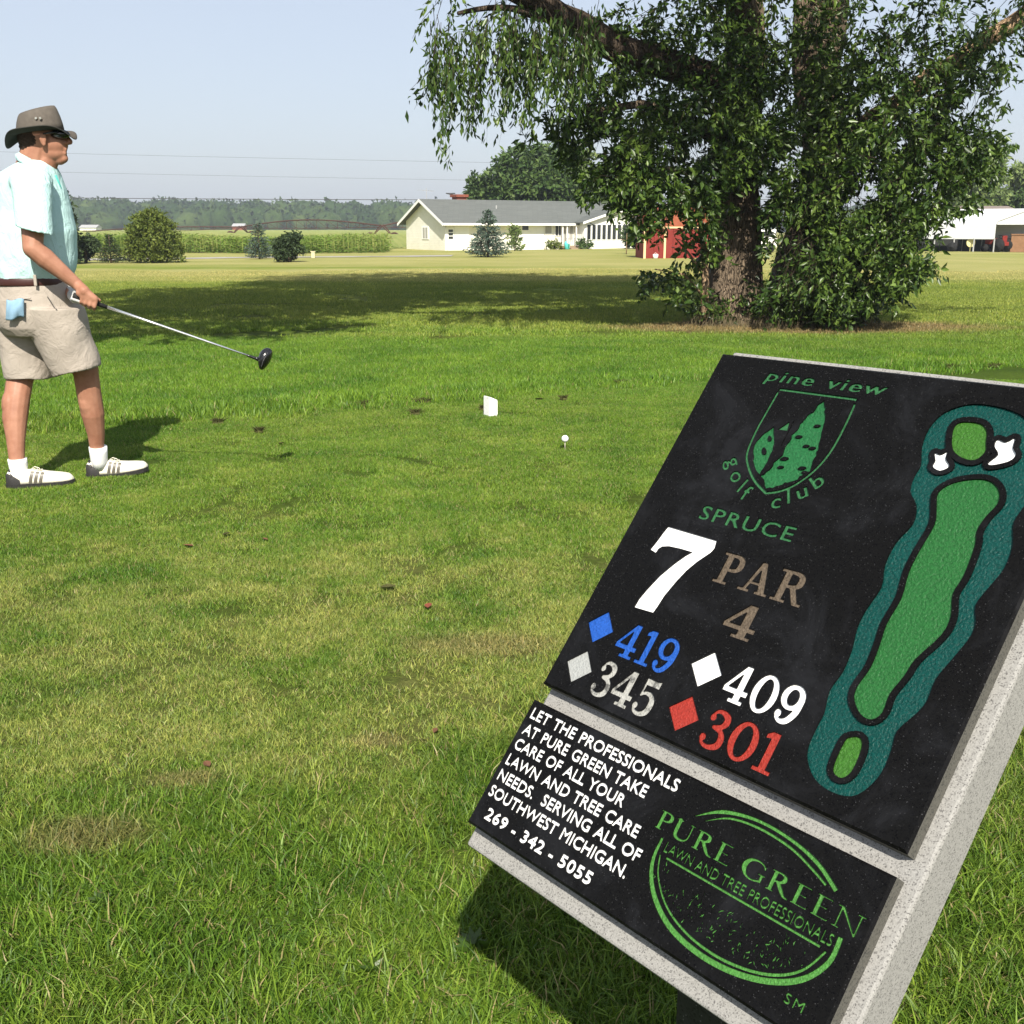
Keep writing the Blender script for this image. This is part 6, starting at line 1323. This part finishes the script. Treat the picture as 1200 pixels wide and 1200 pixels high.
# sunroom bay at the right end: its own gable facing the lawn
s1 = s_of(672); e = 1.4; zr = 3.35; mid = (s1+HL+0.4)/2; x1 = HL+0.4
m = MB(HM); m.add([(s1,-e,0),(x1,-e,0),(x1,-e,EH-0.05),(mid,-e,zr),(s1,-e,EH-0.05)], [(0,1,2,3,4)]); m.build('sunroom_front', M_wht, hr_)
m = MB(HM); m.add([(s1,-e,0),(s1,0,0),(s1,0,EH-0.05),(s1,-e,EH-0.05)], [(0,3,2,1)]); m.build('sunroom_side', M_wht, hr_); m = MB(HM); m.add([(x1,-e,0),(x1,0.5,0),(x1,0.5,EH-0.05),(x1,-e,EH-0.05)], [(0,1,2,3)]); m.build('sunroom_side', M_wht, hr_)
m = MB(HM); k_ = (zr-EH+0.05)/(mid-s1)
for sg in (-1, 1):
    xe = mid+sg*(mid-s1+0.45); ze = EH-0.05-k_*0.45+0.1
    A_ = [(mid,-e-0.4,zr+0.1),(xe,-e-0.4,ze),(xe,HD_/2-1,ze),(mid,HD_/2-1,zr+0.1)]; m.add(A_+[(x,y,z-0.1) for x,y,z in A_], [(0,1,2,3),(7,6,5,4),(0,4,5,1),(1,5,6,2),(2,6,7,3),(3,7,4,0)])
sr = m.build('sunroom_roof', M_roof, hr_); m = MB(HM)
for sg in (-1, 1):
    xe = mid+sg*(mid-s1+0.45); ze = EH-0.05-k_*0.45+0.12; A_ = [(mid,-e-0.43,zr+0.12),(xe,-e-0.43,ze),(xe,-e-0.43,ze-0.2),(mid,-e-0.43,zr-0.08)]
    m.add(A_+[(x,y+0.027,z) for x,y,z in A_], [(0,1,2,3),(7,6,5,4),(0,4,5,1),(1,5,6,2),(2,6,7,3),(3,7,4,0)])
m.build('rake_board', M_trim, sr)
for px0 in (675.5, 681.3, 687.0, 692.8, 698.6, 704.4, 710.2, 716.0, 721.8, 727.4):
    s0, s1w = s_of(px0)*0.985+0.12, s_of(px0+3.9)*0.985+0.12; m = MB(HM); z1, z0 = 2.12, 0.86
    m.box(s0-0.05, s1w+0.05, -e-0.05, -e-0.004, z0-0.05, z1+0.05); w = m.build('window', M_trim, hr_); m = MB(HM); m.box(s0, s1w, -e-0.062, -e-0.052, z0, z1); m.build('pane', M_win if px0 < 720 else M_grayw, w)
# plants and a turquoise thing by the porch
fx = s_of(647); fp = HM @ Vector((fx, -0.7, 0)); 
tq = MB(Matrix.Translation(HM @ Vector((s_of(651), -1.6, 0)))); tq.tube([(0, 0, 0), (0, 0, 0.06), (0, 0, 0.5), (0.05, 0, 0.55)], [0.12, 0.22, 0.26, 0.27], 12); tq.tube([(-0.25, 0, 0.5), (0, 0, 0.75), (0.25, 0, 0.5)], 0.02, 6)
setp(tq.build('garden_tub', M_turq, None, True, loc=HM @ Vector((s_of(651), -1.6, 0))), 'small turquoise garden tub beside the porch steps', 'tub')
for i, px in enumerate((642, 672)):
    q = HM @ Vector((s_of(px), -1.2 if i == 0 else -2.0, 0)); pxx = 600+F_PX*q.x/q.y
    shrub_at('porch_plant', ['leafy plant left of the porch steps', 'small plant right of the porch steps by the sunroom'][i], 'plant', 600+(q.x/q.y)*F_PX*0.985, q.y, 0.8, 1.2, 70, M_leaf_d if i else M_leaf_y, L=0.25, W=0.12, k=6, seed=40+i)

# ------------------------------------------------------------------ red shed with cream trim
M_red = simple('shed_red', (0.19, 0.026, 0.021), 0.7, 0.2, 0.12, 3); M_or = simple('shed_orange', (0.27, 0.08, 0.042), 0.7, 0.2, 0.15, 3); M_ctrim = simple('shed_trim', (0.70, 0.50, 0.28), 0.7)
sb = at(755, 301, 68); sb.z = float(gz(sb.x, 68))-0.02; SHM = Matrix.Translation(sb) @ Matrix.Rotation(rad(4), 4, 'Z')
sh_ = root('red_shed', sb, 'red wooden shed with cream corner boards half hidden behind the leaves', 'shed'); WD = 4.6; mt = 68/F_PX
m = MB(SHM); 
for k in range(8): m.box(WD*k/8+0.01, WD*(k+1)/8-0.01, 0.0, 0.05, 0, 1.78); 
m.add([(0,0.06,0),(0,3,0),(0,3,1.78),(0,0.06,1.78)], [(0,3,2,1)]); m.add([(WD,0.06,0),(WD,3,0),(WD,3,1.78),(WD,0.06,1.78)], [(0,1,2,3)]); m.box(0.02, WD-0.02, 0.055, 2.95, 0.0, 1.77); m.build('wall', M_red, sh_)
m = MB(SHM); m.add([(0.0,0,1.88),(WD,0,1.88),(WD,0,2.5),(WD/2,0,3.25),(0.0,0,2.5)], [(0,1,2,3,4)]); m.add([(0.0,3,1.88),(WD,3,1.88),(WD,3,2.5),(WD/2,3,3.25),(0.0,3,2.5)], [(4,3,2,1,0)]); m.add([(0,0,1.88),(0,3,1.88),(0,3,2.5),(0,0,2.5)], [(0,3,2,1)]); m.build('upper_wall', M_or, sh_)
for n_, bx in (('corner_board', (-0.06, 0.08, -0.03, 0.05, 0, 1.78)), ('batten', (1.17, 1.30, -0.035, -0.003, 0, 1.78)), ('batten', (1.05, 1.15, -0.035, -0.003, 1.88, 2.9)), ('corner_board', (WD-0.08, WD+0.06, -0.03, 0.05, 0, 1.78)), ('belt_board', (-0.08, WD+0.08, -0.05, 0.06, 1.78, 1.88))):
    m = MB(SHM); m.box(*bx); m.build(n_, M_ctrim, sh_)
m = MB(SHM)
for sg in (-1, 1):
    xe = WD/2+sg*(WD/2+0.2); A_ = [(WD/2,-0.2,3.4),(xe,-0.2,2.55),(xe,3.2,2.55),(WD/2,3.2,3.4)]; m.add(A_+[(x,y,z-0.08) for x,y,z in A_], [(0,1,2,3),(7,6,5,4),(0,4,5,1),(1,5,6,2),(2,6,7,3),(3,7,4,0)])
m.build('roof', M_or, sh_)
m = MB(Matrix.Translation(SHM @ Vector((0.62, -0.35, 0)))); m.tube([(0, 0, 0), (0, 0, 0.26), (0, 0, 0.27)], [0.14, 0.17, 0.1], 12); m.tube([(-0.16, 0, 0.22), (0, 0, 0.36), (0.16, 0, 0.22)], 0.01, 5)
setp(m.build('bucket', M_trim, None, True, loc=SHM @ Vector((0.62, -0.35, 0))), 'white bucket at the foot of the red shed', 'bucket')

# ------------------------------------------------------------------ white metal carport with farm machines
cb = at(1164, 293.5, 84); CZ = float(gz(cb.x, 86)); CM = Matrix.Translation((cb.x, 84, CZ)) @ Matrix.Rotation(rad(-14), 4, 'Z')
cp = root('metal_carport', Vector((cb.x, 84, CZ)), 'white metal carport with curved side panels and open gable end', 'carport'); LN = 8.5; WC = 5.4
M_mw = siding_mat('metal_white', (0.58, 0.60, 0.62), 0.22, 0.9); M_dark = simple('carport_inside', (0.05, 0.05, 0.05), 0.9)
# ridge runs back and to the left; local x across the open end, local -x the long side facing us
m = MB(CM)
prof = [(0, 0.95), (0, 2.0), (0.15, 2.25), (WC/2, 3.15), (WC-0.15, 2.25), (WC, 2.0), (WC, 0.95)]
for (xa, za), (xb, zb_) in zip(prof[:-1], prof[1:]):
    pass
def P2(x, z, l): return (x*0.93+(-l)*0.90, l*0.30+x*0.25, z)
A0 = [P2(x, z, 0) for x, z in prof]; A1 = [P2(x, z, LN) for x, z in prof]; n_ = len(prof)
for k in range(n_-1):
    m.add([A0[k], A0[k+1], A1[k+1], A1[k]], [(3, 2, 1, 0)]); m.add([tuple(np.array(q)+np.array((0.02, 0.03, -0.02))) for q in (A0[k], A0[k+1], A1[k+1], A1[k])], [(0, 1, 2, 3)])
m.build('metal_skin', M_mw, cp)
m = MB(CM); m.add([P2(0.05, 2.0, 0.02), P2(WC-0.05, 2.0, 0.02), P2(WC-0.15, 2.25, 0.02), P2(WC/2, 3.12, 0.02), P2(0.15, 2.25, 0.02)], [(0, 1, 2, 3, 4)]); m.build('gable_panel', M_mw, cp)
m = MB(CM); m.tube([P2(0, 2.0, -0.03), P2(0.15, 2.27, -0.03), P2(WC/2, 3.17, -0.03), P2(WC-0.15, 2.27, -0.03), P2(WC, 2.0, -0.03)], 0.04, 6); m.build('gable_trim', M_pole, cp)
for l_ in (0, 1.5, 3.0, 4.5, 6.0, 7.5):
    m = MB(CM); a = P2(0, 0, l_); b_ = P2(0, 1.0, l_); m.tube([a, b_], 0.055, 6); m.build('post', M_pole, cp)
    m = MB(CM); a = P2(WC, 0, l_); b_ = P2(WC, 1.0, l_); m.tube([a, b_], 0.055, 6); m.build('post', M_pole, cp)
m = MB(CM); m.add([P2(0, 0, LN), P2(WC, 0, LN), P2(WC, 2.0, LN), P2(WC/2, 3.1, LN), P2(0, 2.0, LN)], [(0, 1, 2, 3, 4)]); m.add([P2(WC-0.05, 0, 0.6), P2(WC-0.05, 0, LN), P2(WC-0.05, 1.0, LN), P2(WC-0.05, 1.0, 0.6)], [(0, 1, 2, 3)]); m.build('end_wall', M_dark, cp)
M_wood = simple('stacked_boards', (0.22, 0.12, 0.065), 0.8, 0.2, 0.2, 4)
m = MB(CM); a = P2(2.6, 0, 1.2); m.box(a[0], a[0]+2.6, a[1], a[1]+0.1, 0, 1.25); m.box(a[0]-0.05, a[0]+2.65, a[1]-0.06, a[1]+0.18, 1.25, 1.33); q = CM @ Vector(a); setp(m.build('board_partition', M_wood, None, loc=q), 'low brown board partition inside the carport at right', 'partition')
def wheel(m, c, r, w): m.tube([Vector(c)-Vector((0, w/2, 0)), Vector(c)+Vector((0, w/2, 0))], r, 16); m.tube([Vector(c)-Vector((0, w/2+0.02, 0)), Vector(c)+Vector((0, w/2+0.02, 0))], r*0.4, 10)
M_blk = simple('machine_black', (0.02, 0.02, 0.02), 0.5, 0.4); M_redp = simple('machine_red', (0.20, 0.02, 0.015), 0.5, 0.4); M_tyre = simple('tyre', (0.02, 0.02, 0.02), 0.9, 0.1); M_yel = simple('yellow_disc', (0.62, 0.56, 0.28), 0.6)
def place(l_, x, z=0): return CM @ Vector(P2(x, z, l_))
q = place(5.3, 1.4); r = root('black_pickup', q, 'black vehicle parked under the carport behind the side posts', 'vehicle'); Mq = Matrix.Translation(q) @ Matrix.Rotation(rad(-32), 4, 'Z')
m = MB(Mq); m.box(-1.6, 1.3, -0.7, 0.7, 0.42, 0.95, 0.08); m.box(-0.5, 0.9, -0.62, 0.62, 0.95, 1.45, 0.12); m.build('body', M_blk, r)
for x, y in ((-1.15, -0.7), (0.95, -0.7), (-1.15, 0.7), (0.95, 0.7)): m = MB(Mq); wheel(m, (x, y, 0.36), 0.36, 0.22); m.build('wheel', M_tyre, r, True)
q = place(2.2, 2.6); r = root('red_tractor', q, 'small red tractor in the shade of the carport', 'tractor'); Mq = Matrix.Translation(q) @ Matrix.Rotation(rad(-60), 4, 'Z')
m = MB(Mq); m.box(-0.9, 0.1, -0.28, 0.28, 0.55, 1.0, 0.08); m.box(0.2, 0.8, -0.3, 0.3, 0.45, 0.75, 0.05); m.box(0.55, 0.65, -0.25, 0.25, 0.75, 1.2, 0.03); m.build('body', M_redp, r); m = MB(Mq); m.tube([(0.05, 0, 0.9), (0.2, 0, 1.2)], 0.02, 6); m.tube([(0.14, -0.15, 1.2), (0.26, 0.15, 1.2)], 0.02, 6); m.build('steering_wheel', M_blk, r)
for x, y, rr_ in ((0.45, -0.5, 0.5), (0.45, 0.5, 0.5), (-0.75, -0.4, 0.28), (-0.75, 0.4, 0.28)): m = MB(Mq); wheel(m, (x, y, rr_), rr_, 0.22); m.build('wheel', M_tyre, r, True)
q = place(2.3, 0.6, 0); m = MB(Matrix.Translation(q)); m.tube([(0, 0, 0), (0, 0, 0.4)], 0.04, 6); m.tube([(0, -0.06, 0.68), (0, 0.06, 0.68)], [0.33, 0.33], 20); setp(m.build('target_disc', M_yel, None, loc=q), 'round yellowish disc on a stand between the carport posts', 'disc')
M_bluew = simple('blue_white', (0.25, 0.38, 0.55), 0.6)
q = CM @ Vector(P2(3.4, 0, -0.9)); r = root('wheelbarrow', q, 'small blue and white barrow standing in front of the carport opening', 'barrow'); Mq = Matrix.Translation(q)
m = MB(Mq); m.rings([[(-0.3, -0.2, 0.3), (0.3, -0.2, 0.3), (0.3, 0.2, 0.3), (-0.3, 0.2, 0.3)], [(-0.45, -0.3, 0.62), (0.42, -0.3, 0.7), (0.42, 0.3, 0.7), (-0.45, 0.3, 0.62)]]); m.build('tray', M_bluew, r); m = MB(Mq); wheel(m, (0.5, 0, 0.18), 0.18, 0.1); m.build('wheel', M_tyre, r, True)
m = MB(Mq)
for y in (-0.2, 0.2): m.tube([(0.5, y*0.3, 0.18), (-0.3, y, 0.32), (-0.85, y, 0.6)], 0.02, 6); m.tube([(-0.3, y, 0.32), (-0.35, y, 0)], 0.02, 6)
m.build('handle', M_trim, r)
# brown-roofed building behind the carport
q = at(1150, 292, 100); q.z = float(gz(q.x, 100)); r = root('outbuilding', q, 'low building with brown shingle roof behind the carport', 'building'); Mq = Matrix.Translation(q)
m = MB(Mq); m.box(-5.5, 3.4, 0, 6, 0, 3.0); m.build('wall', M_wht, r)
m = MB(Mq); A_ = [(-6, -0.5, 2.85), (3.9, -0.5, 2.85), (3.3, 3, 3.75), (-6, 3, 3.75)]; m.add(A_+[(x, y, z-0.12) for x, y, z in A_], [(0,1,2,3),(7,6,5,4),(0,4,5,1),(1,5,6,2),(2,6,7,3),(3,7,4,0)]); A_ = [(-6, 3, 3.751), (3.3, 3, 3.751), (3.9, 6.5, 2.85), (-6, 6.5, 2.85)]; m.add(A_+[(x, y, z-0.12) for x, y, z in A_], [(0,1,2,3),(7,6,5,4),(0,4,5,1),(1,5,6,2),(2,6,7,3),(3,7,4,0)]); m.build('roof', shingle_mat('roof_shingles_brown', (0.16, 0.13, 0.12), (0.23, 0.19, 0.17)), r)
# white van glimpsed between the trunks
q = at(884, 297, 86); q.z = float(gz(q.x, 86)); r = root('white_van', q, 'white van glimpsed between the two big trunks', 'van'); Mq = Matrix.Translation(q)
m = MB(Mq); m.box(-1.6, 1.5, -0.9, 0.9, 0.35, 1.15, 0.12); m.box(-1.2, 1.45, -0.85, 0.85, 1.15, 1.75, 0.18); m.build('body', M_trim, r)
m = MB(Mq); m.box(-1.0, 1.2, -0.865, -0.852, 1.2, 1.55); m.build('side_window', M_win, r)
for x in (-1.0, 1.0):
    for y in (-0.85, 0.85): m = MB(Mq); wheel(m, (x, y, 0.33), 0.33, 0.2); m.build('wheel', M_tyre, r, True)

# ------------------------------------------------------------------ irrigation pivot, wires, small far things
M_rust = simple('rusty_steel', (0.075, 0.036, 0.028), 0.8, 0.2, 0.3, 3)
IY = 150.0; iv_ = root('irrigation_pivot', at(445, 280, IY), 'long rusty irrigation pivot arched over the corn field', 'irrigation machine')
tw_px = [(100, 273), (282, 268), (448, 267), (560, 267)]; th_ = [at(px, py, IY+(1-min(px, 448)/448)*60) for px, py in tw_px]
for i in range(3):
    a, b = th_[i], th_[i+1]; n_ = 14; top = []; low = []
    for k in range(n_+1):
        f = k/n_; q = a.lerp(b, f); arch = math.sin(math.pi*f)*(1.0 if i else 0.35); top.append(q+Vector((0, 0, 0.25+arch*0.9))); low.append(q+Vector((0, 0, 0.1+arch*0.15-0.25*math.sin(math.pi*f))))
    m = MB(); m.tube(top, 0.085, 6); m.build('pipe', M_rust, iv_)
    m = MB(); m.tube(low, 0.045, 4)
    for k in range(1, n_): m.tube([top[k], low[k]], 0.035, 4); m.tube([top[k-1], low[k]], 0.03, 4)
    m.build('truss', M_rust, iv_)
for i, q in enumerate(th_[:3]):
    g = q.z-float(gz(q.x, q.y)); m = MB()
    for dx in (-1.6, 1.6):
        for dyy in (-0.2, 0.2): m.tube([q+Vector((dyy, 0, 0.4)), q+Vector((dx, 0, -g+0.6))], 0.07, 5)
    m.tube([q+Vector((-1.7, 0, -g+0.6)), q+Vector((1.7, 0, -g+0.6))], 0.08, 5)
    m.build('tower', M_rust, iv_)
    for dx in (-1.6, 1.6):
        m = MB(); c = q+Vector((dx, 0, -g+0.65))
        m.tube([c+Vector((0.62*math.cos(t_), 0, 0.62*math.sin(t_))) for t_ in np.linspace(0, 2*math.pi, 19)], 0.12, 6, False)
        for t_ in (0.3, 1.35, 2.4): m.tube([c+Vector((0.6*math.cos(t_), 0, 0.6*math.sin(t_))), c-Vector((0.6*math.cos(t_), 0, 0.6*math.sin(t_)))], 0.04, 4)
        m.build('wheel', M_rust, iv_)
M_wire = simple('wire_dark', (0.05, 0.05, 0.055), 0.6)
for (pa, pb, Y, r_, lab) in [((-700, 222), (1500, 229.5), 120, 0.035, 'lowest and darkest overhead power line'), ((-700, 158), (1500, 203), 150, 0.014, 'topmost faint overhead wire'), ((-700, 182), (1500, 222), 150, 0.013, 'middle faint overhead wire')]:
    a, b = at(*pa, Y), at(*pb, Y); pts = []
    for k in range(25):
        f = k/24; q = a.lerp(b, f); q.z -= 0.7*math.sin(math.pi*f); pts.append(q)
    m = MB(); m.tube(pts, r_, 5); o = m.build('power_line', M_wire, None, loc=a); setp(o, lab, 'power line', 'overhead wires crossing above the field')
a = at(528, 226.3, 120); m = MB(); m.tube([a+Vector((-0.5, 0, -0.02)), a+Vector((0, 0, -0.08)), a+Vector((0.5, 0, -0.02))], [0.05, 0.1, 0.05], 6); setp(m.build('line_splice', M_wire, None, loc=a), 'dark splice sleeve on the lowest power line above the house', 'line splice')
# pale far barn at the field's far side, utility pedestal, red roof
for (px, py, Y, w, h, mat, nm, lb) in [(103, 271, 420, 6, 1.4, M_wht, 'far_barn', 'low pale barn at the far side of the field, right of the golfer'), (279, 269, 500, 5, 2.2, M_redb, 'far_shed', 'tiny reddish shed at the far edge of the field')]:
    q = at(px, py, Y); q.z = float(gz(q.x, Y))+0.2; r = root(nm, q, lb, 'barn' if nm == 'far_barn' else 'shed'); Mq = Matrix.Translation(q)
    m = MB(Mq); m.box(-w/2, w/2, 0, 6, -0.5, h*0.8+0.8); m.build('wall', mat, r); m = MB(Mq); m.rings([[(-w/2-0.3, -0.4, h*0.8+0.8), (-w/2-0.3, 3, h+1.6), (-w/2-0.3, 6.4, h*0.8+0.8)], [(w/2+0.3, -0.4, h*0.8+0.8), (w/2+0.3, 3, h+1.6), (w/2+0.3, 6.4, h*0.8+0.8)]]); m.build('roof', M_pole, r)
q = at(367, 299, 68); q.z = float(gz(q.x, 68)); m = MB(Matrix.Translation(q)); m.box(-0.11, 0.11, -0.08, 0.08, 0, 0.36, 0.02); m.box(-0.15, 0.15, -0.1, 0.1, 0.36, 0.41, 0.02); setp(m.build('utility_pedestal', simple('pedestal_tan', (0.5, 0.46, 0.30), 0.7), None, loc=q), 'small tan utility pedestal beside the gravel road', 'utility box')

# ------------------------------------------------------------------ the air
hz = MB(); hz.box(-1500, 1500, -60, 1500, -2.2, 50); t = NT('air'); pv = t.n('ShaderNodeVolumePrincipled'); pv.inputs['Density'].default_value = 0.00042; pv.inputs['Color'].default_value = (0.80, 0.88, 1.0, 1); pv.inputs['Anisotropy'].default_value = 0.2
t.l(pv.outputs[0], t.out.inputs['Volume']); o = hz.build('haze', t.m, None); o['kind'] = 'stuff'
